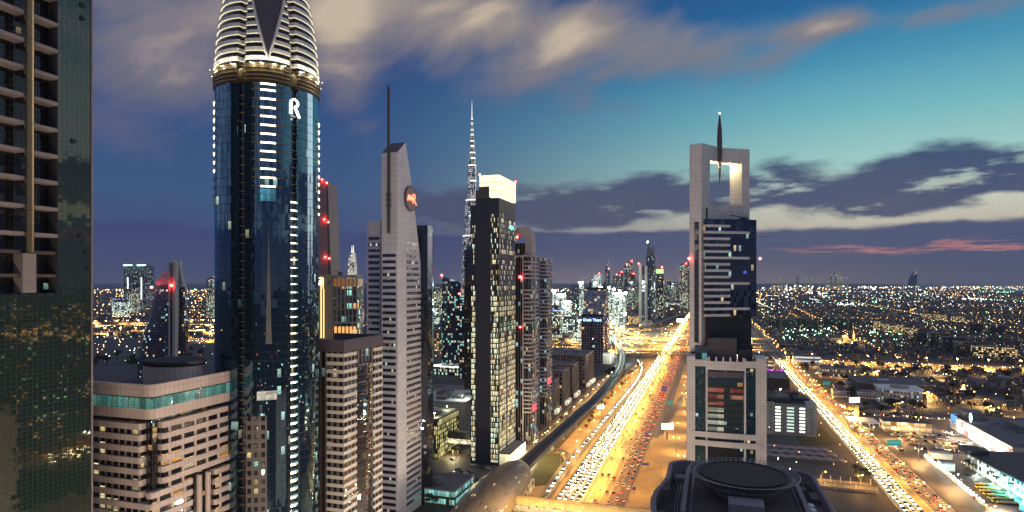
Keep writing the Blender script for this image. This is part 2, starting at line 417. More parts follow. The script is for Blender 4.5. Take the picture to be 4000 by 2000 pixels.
for v in (107.6, 120.6, 125.3, 137.6): rstrip(lm, v - .1, v + .1, 300, 1160, .17)
struct('lane_markings', lm, [M['paint']])
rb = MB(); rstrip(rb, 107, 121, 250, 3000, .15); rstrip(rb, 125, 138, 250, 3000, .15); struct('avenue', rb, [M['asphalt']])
mb_ = MB(); mb_.prism([R(121, 250), R(125, 250), R(125, 1120), R(121, 1120)], 0, .3); struct('avenue_median', mb_, [M['pave']])
# cross road and interchange
cb = MB()
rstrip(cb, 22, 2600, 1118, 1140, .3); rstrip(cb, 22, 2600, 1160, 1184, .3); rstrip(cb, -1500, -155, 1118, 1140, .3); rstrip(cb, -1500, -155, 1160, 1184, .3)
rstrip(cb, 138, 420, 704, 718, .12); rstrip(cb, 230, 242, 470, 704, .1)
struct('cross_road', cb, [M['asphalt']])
fb = MB()
for u, w, z, v0, v1 in ((1129, 20, 7, -160, 30), (1172, 22, 7, -160, 30), (1290, 14, 7.5, -420, 160), (1390, 12, 8, -420, 160), (1560, 14, 7, -400, 120), (1760, 12, 7, -360, 100)):
    pts = [R(v0 + (v1 - v0) * i / 10, u + 14 * sin(i / 10 * pi)) for i in range(11)]
    ribbon(fb, pts, w, z, 0, 1.6, 1)
    for i in range(11): p = R(v0 + (v1 - v0) * i / 10, u + 14 * sin(i / 10 * pi)); fb.cyl(p[0], p[1], 0, z - 1.6, 1.0, n=8, m=1)
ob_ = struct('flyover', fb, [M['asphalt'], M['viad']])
ib = MB()
for cv, cu, r, a0, a1 in ((-160, 1235, 62, 0, 360), (-20, 1240, 60, 0, 360), (-170, 1480, 85, 0, 360), (-10, 1470, 80, 0, 360), (-330, 1330, 70, 0, 360), (-60, 1660, 60, 0, 360)):
    ribbon(ib, [R(cv + r * cos(radians(a)), cu + r * sin(radians(a))) for a in range(a0, a1 + 1, 10)], 9, .22)
for pts in ([(2125, 1950), (2212, 1822), (2300, 1718), (2400, 1597), (2482, 1495), (2508, 1440), (2490, 1408), (2430, 1396)],
            [(2560, 1440), (2620, 1412), (2700, 1400), (2740, 1404)], [(2676, 1545), (2640, 1590), (2590, 1655), (2550, 1710)],
            [(2690, 1340), (2640, 1360), (2560, 1372), (2440, 1380), (2300, 1390), (2130, 1395)]):
    ribbon(ib, smooth_path([gp(*p) for p in pts]), 9, .24)
ribbon(ib, smooth_path([gp(2120, 1748), gp(2180, 1757), gp(2222, 1782), gp(2226, 1812), (gp(2190, 1862)), gp(2130, 1940)]), 7, .26)
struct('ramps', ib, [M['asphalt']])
sheet('interchange_ground', [R(-480, 1090), R(120, 1090), R(120, 2000), R(-480, 2000)], .08, M['pave'])
sheet('lawn', [gp(2110, 1772), gp(2190, 1772), gp(2206, 1800), gp(2140, 1895), gp(2060, 1905)], .14, M['grass'])
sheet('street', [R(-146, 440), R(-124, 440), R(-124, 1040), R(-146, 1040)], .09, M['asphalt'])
sheet('parking_asphalt', [gp(1660, 1770), gp(1950, 1812), gp(1900, 1935), gp(1660, 1935)], .12, M['asphalt2'])
sheet('forecourt', [gp(1800, 1760), gp(1960, 1822), gp(2110, 1690), gp(2040, 1660)], .10, M['pave'])
sheet('car_park', [R(140, 380), R(265, 430), R(265, 640), R(142, 690)], .10, M['asphalt2'])
sheet('drill_yard', [R(22, 380), R(104, 420), R(104, 560), R(22, 560)], .10, M['asphalt2'])
sheet('lot_lawn', [R(72, 560), R(102, 570), R(100, 640), R(72, 640)], .12, M['grass'])
# far city avenues, bright ribbons between the houses
ab = MB()
for (v0, u0, v1, u1, w) in ((60, 2500, 1900, 2350, 16), (140, 1900, 2600, 2600, 14), (-600, 3400, 5000, 5200, 22), (300, 1184, 420, 3500, 10), (700, 1184, 900, 4500, 10), (1200, 1184, 1500, 4200, 10),
                            (260, 430, 330, 1118, 8), (330, 640, 560, 1000, 8), (-2600, 1900, -330, 1640, 30), (-2600, 2300, -500, 2100, 18)):
    ribbon(ab, [R(v0, u0), R((v0 + v1) / 2, (u0 + u1) / 2), R(v1, u1)], w, .2)
struct('city_roads', ab, [M['asphalt2']])

# ------------------------------------------------------------------ metro viaduct
path = [(-33, 290, 10), (-12, 355, 10)] + [(*gp(a, b, 10), 10) for a, b in ((2039, 1823), (2130, 1736), (2233, 1644), (2349, 1536), (2411, 1458), (2432, 1396), (2419, 1357), (2396, 1326), (2404, 1310), (2450, 1295), (2512, 1281), (2621, 1241), (2691, 1217))]
vp = smooth_path(path, 7)
vt = thing('metro_viaduct', 'dark curving metro track on a concrete viaduct beside the wide highway', 'viaduct', (0, 0, 0))
db = MB(); ribbon(db, vp, 10.5, 10.0, 0, 2.0, 0); kid('deck', db, [M['viad']], vt)
tb = MB(); ribbon(tb, vp, 9.0, 10.06, 0); kid('track_bed', tb, [M['track']], vt)
for dd, w in ((1950, 34), (1640, 18)):
    ab = MB(); ribbon(ab, [col(px, dd + (px - 600) * .12) for px in range(240, 1100, 120)], w, .3); struct('city_highway', ab, [M['asphalt2']])
rl = MB()
for off in (-3.4, -1.9, 1.9, 3.4):
    q = []
    for i, p in enumerate(vp):
        a, c = vp[max(0, i - 1)], vp[min(len(vp) - 1, i + 1)]; dx, dy = c[0] - a[0], c[1] - a[1]; l = sqrt(dx * dx + dy * dy); q.append((p[0] + dy / l * off, p[1] - dx / l * off))
    ribbon(rl, q, .22, 10.22, 0, .15)
kid('rails', rl, [mat('steel_rail', (.4, .36, .32), .3, .9)], vt)
for sgn in (-1, 1):
    pb = MB(); q = []
    for i, p in enumerate(vp):
        a, c = vp[max(0, i - 1)], vp[min(len(vp) - 1, i + 1)]; dx, dy = c[0] - a[0], c[1] - a[1]; l = sqrt(dx * dx + dy * dy); q.append((p[0] + dy / l * 5.1 * sgn, p[1] - dx / l * 5.1 * sgn))
    ribbon(pb, q, .35, 11.1, 0, 1.1); kid('parapet', pb, [M['viad']], vt)
acc = 0; last = vp[0]
for p in vp[1:]:
    acc += sqrt((p[0] - last[0]) ** 2 + (p[1] - last[1]) ** 2); last = p
    if acc > 30 and p[1] < 2000:
        acc = 0; b = MB(); b.cyl(p[0], p[1], 0, 6.2, 1.1, n=10); b.cyl(p[0], p[1], 6.2, 8.0, 1.1, 3.6, n=10); kid('pier', b, [M['viad']], vt)

# ------------------------------------------------------------------ street lamps
def lamp_light(name, e, c=(1, .56, .17), r=.5, spot=False):
    l = bpy.data.lights.new(name, 'SPOT' if spot else 'POINT'); l.energy = e; l.color = c; l.shadow_soft_size = r
    if spot: l.spot_size = radians(166); l.spot_blend = .25
    return l
HWL = lamp_light('highway_lamp_light', 95000, (1, .46, .06), spot=True); STL = lamp_light('street_lamp_light', 15000, spot=True); COLD = lamp_light('cold_lamp_light', 7000, (.85, 1, .88))
def lamp_proto(name, label, group, h, arms, light, r=.38, head='sodium', lz=.6):
    b = MB(); b.cyl(0, 0, 0, h, .16, .09, n=6)
    for s in arms: b.tube((0, 0, h - .15), (s * 1.9, 0, h + .25), .07, 5)
    o = tag(ob(name, b, [M['pole']]), label, 'street lamp', group)
    for s in arms:
        hbm = MB(); hbm.ball(s * 2.1, 0, h + .18, r, n=6, k=4, rz=r * .6); kid('lamp_head', hbm, [M[head]], o)
    if light:
        lo = bpy.data.objects.new('glow', light); COL.objects.link(lo); lo.parent = o; lo.location = (0, 0, h - lz); KIDS.setdefault(o.name, []).append(lo)
    return o
def place(o, x, y, z=0, rz=0.0): o.location = (x, y, z); o.rotation_euler[2] = rz; return o
def row(proto, spots, rz=-A, jit=0):
    first = True
    for p in spots:
        o = proto if first else copy_tree(proto); first = False
        place(o, p[0], p[1], p[2] if len(p) > 2 else 0, rz)
row(lamp_proto('street_lamp', 'tall double-arm street lamp on the median of the wide highway', 'lamps on the highway median', 15, (-1, 1), HWL, .42),
    [(*R(-74.5, 352 + 44 * i), .9) for i in range(44)])
row(lamp_proto('street_lamp', 'unseen double-arm street lamp added on the highway median to brighten the facades', 'added fill lamps on the near highway median', 15, (-1, 1), lamp_light('near_fill_light', 105000, (1, .78, .58)), .42),  # out-of-view row added as fill light for the camera-facing facades
    [(*R(-74.5, 308 - 44 * i), .9) for i in range(14)])
row(lamp_proto('street_lamp', 'orange double-arm lamp on the median of the avenue with the queue of cars', 'lamps on the avenue median', 12, (-1, 1), lamp_light('avenue_light', 56000, (1, .48, .08), spot=True), .4),
    [(*R(123, 352 + 42 * i), .3) for i in range(19)])
row(lamp_proto('street_lamp', 'orange lamp on the pale sand right of the highway', 'lamps on the right-hand sand', 12, (-1, 1), lamp_light('sand_light', 24000, (1, .52, .13), spot=True), .36),
    [R(-24 + 5 * sin(i * 1.7), 400 + 52 * i) for i in range(11)])
row(lamp_proto('street_lamp', 'single orange lamp on the sand between highway and metro viaduct', 'lamps along the viaduct sand', 10, (1,), STL, .36),
    [R(-104 + 3 * sin(i * 2.3), 440 + 38 * i) for i in range(15)])
row(lamp_proto('street_lamp', 'orange lamp beside the broad cross road', 'lamps along the cross road', 14, (-1, 1), lamp_light('cross_light', 260000, (1, .48, .08), spot=True), .6),
    [R(v, 1150) for v in range(40, 1500, 42)] + [R(v, 1150) for v in range(-1200, -150, 90)], rz=pi / 2 - A)
row(lamp_proto('street_lamp', 'orange lamp on the loops and ramps of the interchange', 'lamps on the interchange', 14, (-1, 1), lamp_light('interchange_light', 290000, (1, .48, .08), spot=True), .6),
    [R(random.uniform(-440, 90), 1195 + 700 * (i / 60.0) ** 1.1) for i in range(60)])
row(lamp_proto('street_lamp', 'orange street lamp standing in the dark villa streets on the right', 'lamps in the villa streets', 9, (1,), lamp_light('villa_light', 55000, spot=True), .5),
    [R(random.uniform(150, 560), random.uniform(720, 1100)) for i in range(34)] + [R(262 + 60 * (i / 9), 640 + 50 * i) for i in range(9)])
row(lamp_proto('street_lamp', 'orange lamp in the shopping car park', 'lamps in the car park', 10, (-1, 1), lamp_light('car_park_light', 55000, (1, .56, .2), spot=True), .36),
    [R(150, 410), R(152, 470), R(150, 535), R(151, 600), R(190, 600), R(215, 560), R(185, 660), R(232, 690)])
row(lamp_proto('street_lamp', 'orange lamp along the far city highway left of the lobed tower', 'lamps on the far left highway', 16, (-1, 1), lamp_light('far_highway_light', 700000, spot=True), .9),
    [col(px, 1950 + (px - 600) * .12) for px in range(330, 880, 42)] + [col(px, 1640 + (px - 600) * .12) for px in range(350, 880, 60)])
row(lamp_proto('street_lamp', 'lamp on the street squeezed between low blocks and the viaduct', 'lamps on the viaduct street', 9, (1,), lamp_light('side_light', 20000, spot=True), .4),
    [R(-133, 470 + 36 * i) for i in range(15)])

# ------------------------------------------------------------------ cars
PAINTS = {'white': mat('white_car_paint', (.70, .70, .68), .3, .1), 'silver': mat('silver_car_paint', (.38, .38, .38), .3, .6),
          'black': mat('black_car_paint', (.02, .02, .022), .25, .2), 'red': mat('dark_red_car_paint', (.22, .02, .02), .3, .2)}
M['carglass'] = mat('car_glass', (.012, .014, .016), .08, spec=.8); M['tyre'] = mat('tyre', (.015, .015, .015), .9)
M['head'] = emit('headlight', (1, .80, .46), 110, True); M['tail'] = emit('tail_light', (1, .07, .025), 26, True)
def car_mb(simple=False, suv=False):
    b = MB(); L, W = 2.3, .92; H = 1.75 if suv else 1.42
    def rc(x, y0, y1, z): return [(-x, y0, z), (x, y0, z), (x, y1, z), (-x, y1, z)]
    b.rings([rc(W * .95, -L, L, .25), rc(W, -L - .04, L + .04, .52), rc(W * .97, -L, L, .78), rc(W * .90, -L * .96, L * .93, .92)], 0, smooth=False)
    b.rings([rc(W * .88, -1.95, .95, .93), rc(W * .70, -1.45 if not suv else -1.8, .15, H - .05)], 1, smooth=False)
    b.rings([rc(W * .71, -1.46 if not suv else -1.82, .16, H - .05), rc(W * .62, -1.3 if not suv else -1.7, 0, H + .03)], 0, smooth=False)
    for sx in (-1, 1):
        for y in (-1.4, 1.4): b.tube((sx * .74, y, .33), (sx * .95, y, .33), .33, 8, 2)
    return b
CARM = {}
for k, pm in PAINTS.items():
    for s in (False, True): CARM[k, s] = car_mb(suv=s).mesh('car', [pm, M['carglass'], M['tyre']])
def light_mb(y, w, z0, z1, x):
    b = MB(); b.box(x - w, x + w, min(y, y + .06 * (1 if y > 0 else -1)), max(y, y + .06 * (1 if y > 0 else -1)), z0, z1); return b
HLM = [light_mb(2.33, .21, .58, .80, x).mesh('headlight', [M['head']]) for x in (-.66, .66)]
TLM = [light_mb(-2.33, .2, .62, .82, x).mesh('tail_light', [M['tail']]) for x in (-.7, .7)]
def car(x, y, rz, label, group, lit=None, z=.16):
    k = random.choice(['white', 'white', 'white', 'silver', 'silver', 'black', 'black', 'red'])
    o = tag(bpy.data.objects.new('car', CARM[k, random.random() < .4]), label % ({'silver': 'silver grey', 'red': 'dark red'}.get(k, k)), 'car', group % ({'silver': 'silver grey', 'red': 'dark red'}.get(k, k)))
    COL.objects.link(o); o.location = (x, y, z); o.rotation_euler[2] = rz
    if lit:
        for me in (HLM if lit == 'h' else TLM):
            c = bpy.data.objects.new('headlight' if lit == 'h' else 'tail_light', me); COL.objects.link(c); c.parent = o
    return o
TB = MB()
def tbox(x0, x1, y0, y1, z0, z1, o, rz, m):
    c, s = cos(rz), sin(rz)
    def T(x, y): return (o[0] + x * c - y * s, o[1] + x * s + y * c)
    TB.prism([T(x0, y0), T(x1, y0), T(x1, y1), T(x0, y1)], z0, z1, m, bottom=False)
def stuff_car(x, y, rz, z=.16):
    k = random.choice([0, 0, 1, 2]); o = (x, y)
    tbox(-.9, .9, -2.3, 2.3, .3 + z, .9 + z, o, rz, k); tbox(-.7, .7, -1.6, .5, .9 + z, 1.4 + z, o, rz, 3)
    for s in (-.66, .66): tbox(s - .2, s + .2, 2.31, 2.37, .58 + z, .8 + z, o, rz, 4); tbox(s - .18, s + .18, -2.37, -2.31, .62 + z, .82 + z, o, rz, 5)
budget = {'w': 40, 'r': 26, 'aw': 26, 'ar': 26}
def lane(v, u0, u1, gap, toward, key, label, group, z=.16):
    u = u0 + random.uniform(0, gap)
    while u < u1:
        p = R(v + random.uniform(-.3, .3), u); rz = (pi - A) if toward else -A
        if u < 300: pass
        LANES.setdefault(key, []).append((u, p, rz, label, group, z))
        u += 4.9 + gap * random.uniform(.35, 1.65)
LANES = {}
for v in (-89.2, -85.2, -81.2, -77.3):
    lane(v, 330, 2700, 1.9, True, 'w', '%s car with lit headlights in the dense stream coming down the wide highway', '%s oncoming highway cars')
for v in (-71.6, -67.2, -63, -58.6, -54.4, -50.4):
    lane(v, 330, 2700, 12 if v > -60 else 30, False, 'r', '%s car with red tail lights driving away on the wide highway', '%s departing highway cars')
for v in (109.8, 114, 118.4):
    lane(v, 340, 1160, 2.0, True, 'aw', '%s car with lit headlights oncoming on the avenue beside the car park', '%s oncoming avenue cars')
for v in (127.2, 131, 135.2):
    lane(v, 340, 720, 9, False, 'ar', '%s car with red tail lights waiting in the avenue queue', '%s queuing avenue cars')
    lane(v, 735, 1160, 16, False, 'ar', '%s car with red tail lights waiting in the avenue queue', '%s queuing avenue cars')
for key, lst in LANES.items():
    lst.sort(key=lambda t: t[0])
    for i, (u, p, rz, label, group, z) in enumerate(lst):
        if i < budget[key]: car(p[0], p[1], rz, label, group, 'h' if key in ('w', 'aw') else 't', z)
        else: stuff_car(p[0], p[1], rz, z)
def path_cars(pts, gap, rev=False, z=.3):                # cars strung along a ramp
    acc = 0
    for a, b in zip(pts, pts[1:]):
        l = sqrt((b[0] - a[0]) ** 2 + (b[1] - a[1]) ** 2)
        while acc < l:
            t = acc / l; stuff_car(a[0] + (b[0] - a[0]) * t, a[1] + (b[1] - a[1]) * t, atan2(b[1] - a[1], b[0] - a[0]) - pi / 2 + (pi if rev else 0), z)
            acc += gap * random.uniform(.5, 1.6)
        acc -= l
for u, z in ((1129, 7), (1172, 7), (1290, 7.5), (1390, 8), (1560, 7)):
    path_cars([R(-150 + 18 * i, u + 14 * sin(i / 10 * pi)) for i in range(11)], 16, u in (1172, 1390), z + .05)
for u in (1124, 1134, 1165, 1178):
    path_cars([R(40, u), R(1500, u)], 16, u > 1150); path_cars([R(-1200, u), R(-170, u)], 16, u > 1150)
for u in (1635, 1642, 1650, 1658): path_cars([R(-2600, u + 255), R(-400, u)], 14, u > 1646)
path_cars(smooth_path([gp(*p) for p in [(2125, 1950), (2212, 1822), (2300, 1718), (2400, 1597), (2482, 1495), (2508, 1440), (2490, 1408)]]), 11, True)
for dd in (1938, 1946, 1956, 1964, 1640): path_cars([col(240, dd - 43), col(1060, dd + 55)], 12, dd > 1950)
for cv, cu, r in ((-160, 1235, 62), (-20, 1240, 60), (-170, 1480, 85), (-10, 1470, 80), (-330, 1330, 70), (-60, 1660, 60)):
    path_cars([R(cv + r * cos(radians(a)), cu + r * sin(radians(a))) for a in range(0, 361, 10)], 15)
path_cars([R(140, 711), R(420, 711)], 9); path_cars([R(420, 707), R(140, 707)], 9)
path_cars([R(62, 2503), R(1900, 2353)], 18); path_cars([R(140, 1900), R(2600, 2600)], 20); path_cars([R(-600, 3400), R(4000, 4800)], 22)
path_cars([R(-2400, 2300), R(-520, 2105)], 20)
tag(ob('traffic', TB, [PAINTS['white'], PAINTS['silver'], PAINTS['black'], M['carglass'], emit('far_headlight', (1, .78, .42), 80), emit('far_tail_light', (1, .10, .03), 16)]), 'long streams of farther cars on the highway, cross road and avenue', 'traffic', kind='stuff')
def parked(spots, label, group):
    for x, y, rz in spots: car(x, y, rz + random.choice((0, pi)), label, group, None, .13)
sp = []
for px, py in ((1790, 1835), (1797, 1846), (1784, 1849), (1770, 1855), (1835, 1843), (1820, 1853), (1812, 1862), (1800, 1872), (1838, 1862), (1790, 1879), (1825, 1879), (1805, 1890), (1874, 1876), (1848, 1899), (1888, 1828), (1906, 1833), (1768, 1796), (1850, 1822)):
    sp.append((*gp(px, py), 1.25 - A + random.uniform(-.1, .1)))
parked(sp, '%s car parked in the dark lot behind the station shell', '%s cars parked behind the station shell')
sp = []
for r_, (v0, u0, n, dv, du) in enumerate(((200, 590, 11, 3.1, .6), (200, 606, 11, 3.1, .6), (176, 560, 8, .4, 4), (240, 545, 9, .5, 4.2), (188, 632, 12, 3.2, 1.0), (250, 470, 14, .15, 4.6), (146, 560, 7, .2, 5), (215, 520, 6, 3.2, .5), (152, 634, 15, 3.1, -.3), (154, 622, 15, 3.1, -.3), (156, 605, 15, 3.1, -.2), (160, 590, 12, 3.1, -.2), (166, 576, 10, 3.1, -.3))):
    for i in range(n):
        if random.random() < .88: sp.append((*R(v0 + dv * i, u0 + du * i), -A + random.uniform(-.12, .12) + (0 if dv > 1 else pi / 2)))
for v, u in ((160, 470), (163, 492), (172, 507), (158, 455), (181, 530), (168, 520)): sp.append((*R(v, u), random.uniform(0, 3)))
parked(sp, '%s car parked in the shopping car park beside the avenue', '%s cars in the shopping car park')
parked([(*R(-141, 500 + 9 * i), -A + .2) for i in range(26) if random.random() < .8], '%s car parked on the street between low blocks and viaduct', '%s cars on the viaduct street')
parked([(*R(14 + random.uniform(-1, 1), 372 + 5.2 * i), .9) for i in range(26)], '%s car parked on the sand at the foot of the beige tower', '%s cars at the foot of the beige tower')
# ------------------------------------------------------------------ glass tower filling the left edge
M['gt'] = facade('green_curtain_wall', (.022, .028, .024), (.014, .030, .024), 1.42, 1.3, .07, .06, 0.0, COOL, WARM, 1.0, .20, .03, jit=.005, mcol=(.58, .57, .46), clump=.3)
M['gtd'] = facade('dark_recess_glazing', (.03, .026, .025), (.014, .013, .013), 1.5, 1.9, .1, .08, .006, WARM, COOL, .6, .05, .05, jit=.015, mcol=(.7, .7, .8))
M['bronze'] = mat('bronze_cladding', (.30, .225, .11), .3, .75, var=.2, scale=.4); M['ledge'] = mat('ledge_stone', (.28, .235, .225), .7, var=.2, scale=.5)
def glass_tower():
    t = thing('glass_tower', 'dark gridded glass tower with bronze column rising past the left edge', 'tower', (-130, 190), -A)
    b = MB(); b.wall((0, -10.4), (0, 0), 0, 245, 0, 0); b.wall((0, 0), (-30, 0), 0, 245, 0); b.wall((-30, 0), (-30, -60), 0, 245, 0); b.wall((-30, -60), (0, -60), 0, 245, 0)
    b.wall((0, -60), (0, -10.4), 0, 132, 0, 0); b.poly([(0, -10.4, 132), (-4, -10.4, 132), (-4, -60, 132), (0, -60, 132)], 1)
    b.poly([(0, -10.4, 132), (0, -10.4, 245), (-4, -10.4, 245), (-4, -10.4, 132)], 1); b.poly([(0, 0, 245), (-30, 0, 245), (-30, -60, 245), (0, -60, 245)], 1)
    kid('glass_facade', b, [M['gt'], M['dark']], t)
    b = MB(); b.wall((-3.6, -60), (-3.6, -10.4), 132, 245, 0); kid('recessed_glazing', b, [M['gtd']], t)
    b = MB()
    for i in range(9): b.cyl(.55, -18.5, 143.5 + i * 12, 155.4 + i * 12, 1.0, n=16)
    kid('column', b, [M['bronze']], t)
    b = MB(); b.box(-3.5, .3, -20.2, -16.6, 132.2, 143.3, 0); kid('column_base', b, [M['ledge']], t)
    for k in range(13):
        z = 148.2 + 7.72 * k
        b = MB(); b.box(-3.55, .25, -59, -19.7, z, z + 1.05); kid('ledge', b, [M['ledge']], t); b = MB(); b.box(-3.55, .25, -17.3, -10.5, z, z + 1.05); kid('ledge', b, [M['ledge']], t)
    for z in (136.6, 143.2):
        b = MB(); b.box(-3.5, -.4, -59, -20.3, z, z + .9); b.box(-3.5, -.4, -16.5, -10.5, z, z + .9); kid('louvre_beam', b, [mat('brown_beam', (.09, .07, .055), .7)], t)
    for (y, z) in ((-3, 219), (-3, 215), (-5.8, 177), (-3.6, 149), (-1.5, 144), (-1.2, 139), (-1.8, 114), (-5.3, 110), (-1, 70), (-1, 47), (-8, 42), (-.9, 42)):
        b = MB(); b.box(.005, .12, y - .7, y + .7, z, z + 1.3); b.poly([(.6, y - .7, z), (.6, y + .7, z), (.12, y + .7, z + 1.3), (.12, y - .7, z + 1.3)])
        kid('open_window', b, [M['black']], t)
    b = MB(); b.box(.02, .3, -.25, .2, 0, 245); kid('corner_fin', b, [M['ledge']], t)
glass_tower()

# ------------------------------------------------------------------ banded office block with rounded corner
M['bstone'] = panel('banded_stone', (.68, .54, .45), 1.9, 50, seed=3)
M['bwin'] = facade('office_ribbon_window', (.13, .11, .10), (.012, .012, .014), 5.4, 3.7, .2, 0, .22, AMBER, (1, .8, .45), 1.5, .06, .06, jit=.01, clump=.4)
M['bwin2'] = facade('office_window', (.30, .25, .21), (.012, .012, .014), 2.9, 3.7, .3, 0, .22, (1, .78, .3), (1, .8, .45), 1.5, .06, .06, jit=.01, clump=.4)
M['teal'] = facade('teal_glass_storey', (.10, .2, .2), (.02, .07, .07), 2.4, 9, .1, 0, 1.0, (.30, 1, .86), (.42, 1, .78), .34, .15, .05, clump=0)
M['bglass'] = facade('bronze_corner_glass', (.02, .018, .018), (.012, .011, .011), 1.9, 1.85, .1, .1, .05, AMBER, WARM, .9, .10, .05)
def rounded_band(xl, y1, r, z0, z1, b, m, yin=0.0, mt=None, depth=6):
    """L-shaped band: left face (y=yin, x from xl to 0) rounds the near corner into the right face (x=0, up to y1)"""
    ps = [(xl, 0)] + [(-r + r * sin(a), r - r * cos(a)) for a in [pi / 2 * i / 8 for i in range(9)]] + [(0, y1)]
    pin = [(-depth, y1), (-depth, depth), (xl, depth)]
    b.prism(ps + pin, z0, z1, m, mt)
def stadium(x0, x1, y0, y1, r, side):                    # rectangle with rounded ends on the street side
    pass
def office_block():
    t = thing('office_block', 'beige office block with rounded corners, ribbon windows and a teal lit top storey', 'office block', R(*VU(-117.5, 200)), -A)
    XL, YE = -36, 39.5
    b = MB(); b.box(XL, -2.2, 2.2, YE - 1.5, 0, 93.6, 0); kid('core_wall', b, [M['bglass']], t)
    b = MB(); rounded_band(XL, YE, 3.2, 97.6, 101.6, b, 0, depth=1.2); b.box(XL, -1, 1, YE, 97.0, 98.6, 1); b.box(XL, -.6, .9, YE, 96.7, 97.55, 2)
    kid('parapet', b, [M['bstone'], M['dark'], M['black']], t)
    b = MB(); rounded_band(XL, YE, 3.0, 93.6, 97.2, b, 0, depth=3); kid('glazed_storey', b, [M['teal']], t)
    b = MB(); rounded_band(XL, YE, 3.2, 90.3, 93.7, b, 0); kid('spandrel', b, [M['bstone']], t)
    def band(pts, z0, z1):
        b = MB(); b.prism(pts, z0, z1); kid('spandrel', b, [M['bstone']], t)
    def rend(x0, x1, y0, y1, r=1.3, n=5, lo=True, hi=True):      # footprint of a right-face band with rounded ends
        p = []
        if lo: p += [(x1 - r + r * sin(a), y0 + r - r * cos(a)) for a in [pi / 2 * i / n for i in range(n + 1)]]
        else: p += [(x1, y0)]
        if hi: p += [(x1 - r + r * cos(a), y1 - r + r * sin(a)) for a in [pi / 2 * i / n for i in range(n + 1)]]
        else: p += [(x1, y1)]
        return p + [(x0, y1), (x0, y0)]
    piers_low = MB()
    for k in range(25):
        z1 = 88.6 - 3.72 * k; z0 = z1 - 1.95; zw = z0 - 1.8
        if k < 5:
            segs = [(4.6, 34.5, True, True)]; wseg = [(5.4, 34.6)]
        elif k < 6: segs = [(4.6, 39.5, True, True)]; wseg = [(5.4, 17)]
        else: segs = [(.2, 17, True, False), (27.3, 39.5, True, True)]; wseg = [(.9, 16.8), (27.9, 39)]
        for s in segs: band(rend(-2.3, .05, s[0], s[1], 1.3, 5, s[2], s[3]), z0, z1)
        for y0, y1 in wseg:
            b = MB(); b.wall((-.55, y0), (-.55, y1), z0 - 1.77, z0 - .01, 0, -2.3); b.wall((-.55, y1), (-2.2, y1), z0 - 1.77, z0 - .01, 0); b.wall((-2.2, y0), (-.55, y0), z0 - 1.77, z0 - .01, 0)
            kid('window_row', b, [M['bwin']], t)
        for y0, y1 in wseg:
            y = y0 + 2.3
            while y < y1:
                b = piers_low if k > 14 else MB(); b.cyl(-.5, y, z0 - 1.76, z0, .48, n=8); y += 5.4
                if k <= 14: kid('pier', b, [M['bstone']], t)
        # left face
        xs = -4.6 if k < 7 else -1.0
        if k < 8: seg = [(XL, xs)]
        else: seg = [(XL, -13.5), (-6.6, xs)] if k > 8 else [(XL, xs)]
        for x0, x1 in seg:
            r = 1.3; p = [(x0, -.05), (x1 - r, -.05)] + [(x1 - r + r * sin(a), -.05 + r - r * cos(a)) for a in [pi / 2 * i / 5 for i in range(1, 6)]] + [(x1, 2.3), (x0, 2.3)]
            band(p, z0, z1)
            b = MB(); b.wall((x0, .55), (x1 - .8, .55), z0 - 1.77, z0 - .01, 0, x0); b.wall((x1 - .8, .55), (x1 - .8, 2.2), z0 - 1.77, z0 - .01, 0); kid('window_row', b, [M['bwin2']], t)
    tag(kid('low_piers', piers_low, [M['bstone']], t), kind='stuff')
    for y in (20.2, 24.2):
        b = MB(); b.cyl(-.4, y, 0, 66.5, .95, n=14); kid('column', b, [M['bstone']], t)
    for x in (-12, -8):
        b = MB(); b.cyl(x, .6, 0, 55, .9, n=12); kid('column', b, [M['bstone']], t)
    b = MB()
    def oval(rx, ry, z): return [(-16 + rx * cos(a), 24 + ry * sin(a), z) for a in [2 * pi * i / 36 for i in range(36)]]
    b.rings([oval(11.5, 8.5, 98.6), oval(11.5, 8.5, 104.8)], 0); ph = kid('penthouse', b, [M['bstone']], t)
    b = MB(); b.rings([oval(11.0, 8, 104.8), oval(11.0, 8, 105.5)], 1); b.rings([oval(11.8, 8.8, 105.5), oval(12.2, 9.2, 106.6), oval(11.4, 8.4, 106.7)], 0); kid('penthouse_roof', b, [M['dark'], M['black']], ph)
    for i in range(7): b = MB(); b.box(-32 + i * 3.4, -29.6 + i * 3.4, 6, 9.5, 98.62, 99.7); kid('roof_unit', b, [M['roofgrey']], t)
    b = MB(); b.box(-6, -2.5, 10, 32, 98.62, 100.3); kid('roof_unit', b, [M['roofgrey']], t)
office_block()

# ------------------------------------------------------------------ lobed tower with lit balconies
M['navy'] = facade('navy_glass', (.008, .012, .02), (.004, .009, .017), 1.55, 3.3, .05, .05, .018, (.95, 1, .6), (.6, 1, .85), 1.0, .23, .02, jit=.012, mcol=(.5, .80, 1.0), clump=.2)
M['navyn'] = facade('notch_glass', (.02, .02, .025), (.035, .045, .06), 1.0, 3.3, .06, .05, .02, WARM, (1, .9, .5), .8, .2, .04, jit=.01, mcol=(.75, .8, .95))
M['crownwhite'] = panel('crown_white', (.72, .70, .64), 2.2, 60, seed=6); M['crownwin'] = facade('crown_window', (.05, .05, .055), (.004, .005, .007), 1.15, 30, .08, 0, .0, refl=.03)
M['bluebay'] = facade('blue_lit_bay', (.1, .3, .4), (.03, .12, .18), 1.2, 2.4, .06, .05, 1.0, (.16, .72, 1), (.2, .8, 1), .55, .1, .05, clump=0)
M['strip'] = emit('balcony_strip', (1, .87, .58), 5, True); M['rung'] = mat('gold_rung', (.55, .38, .13), .35, .7)
M['petal'] = mat('petal_cladding', (.10, .085, .095), .5, .2, var=.15, scale=.6)
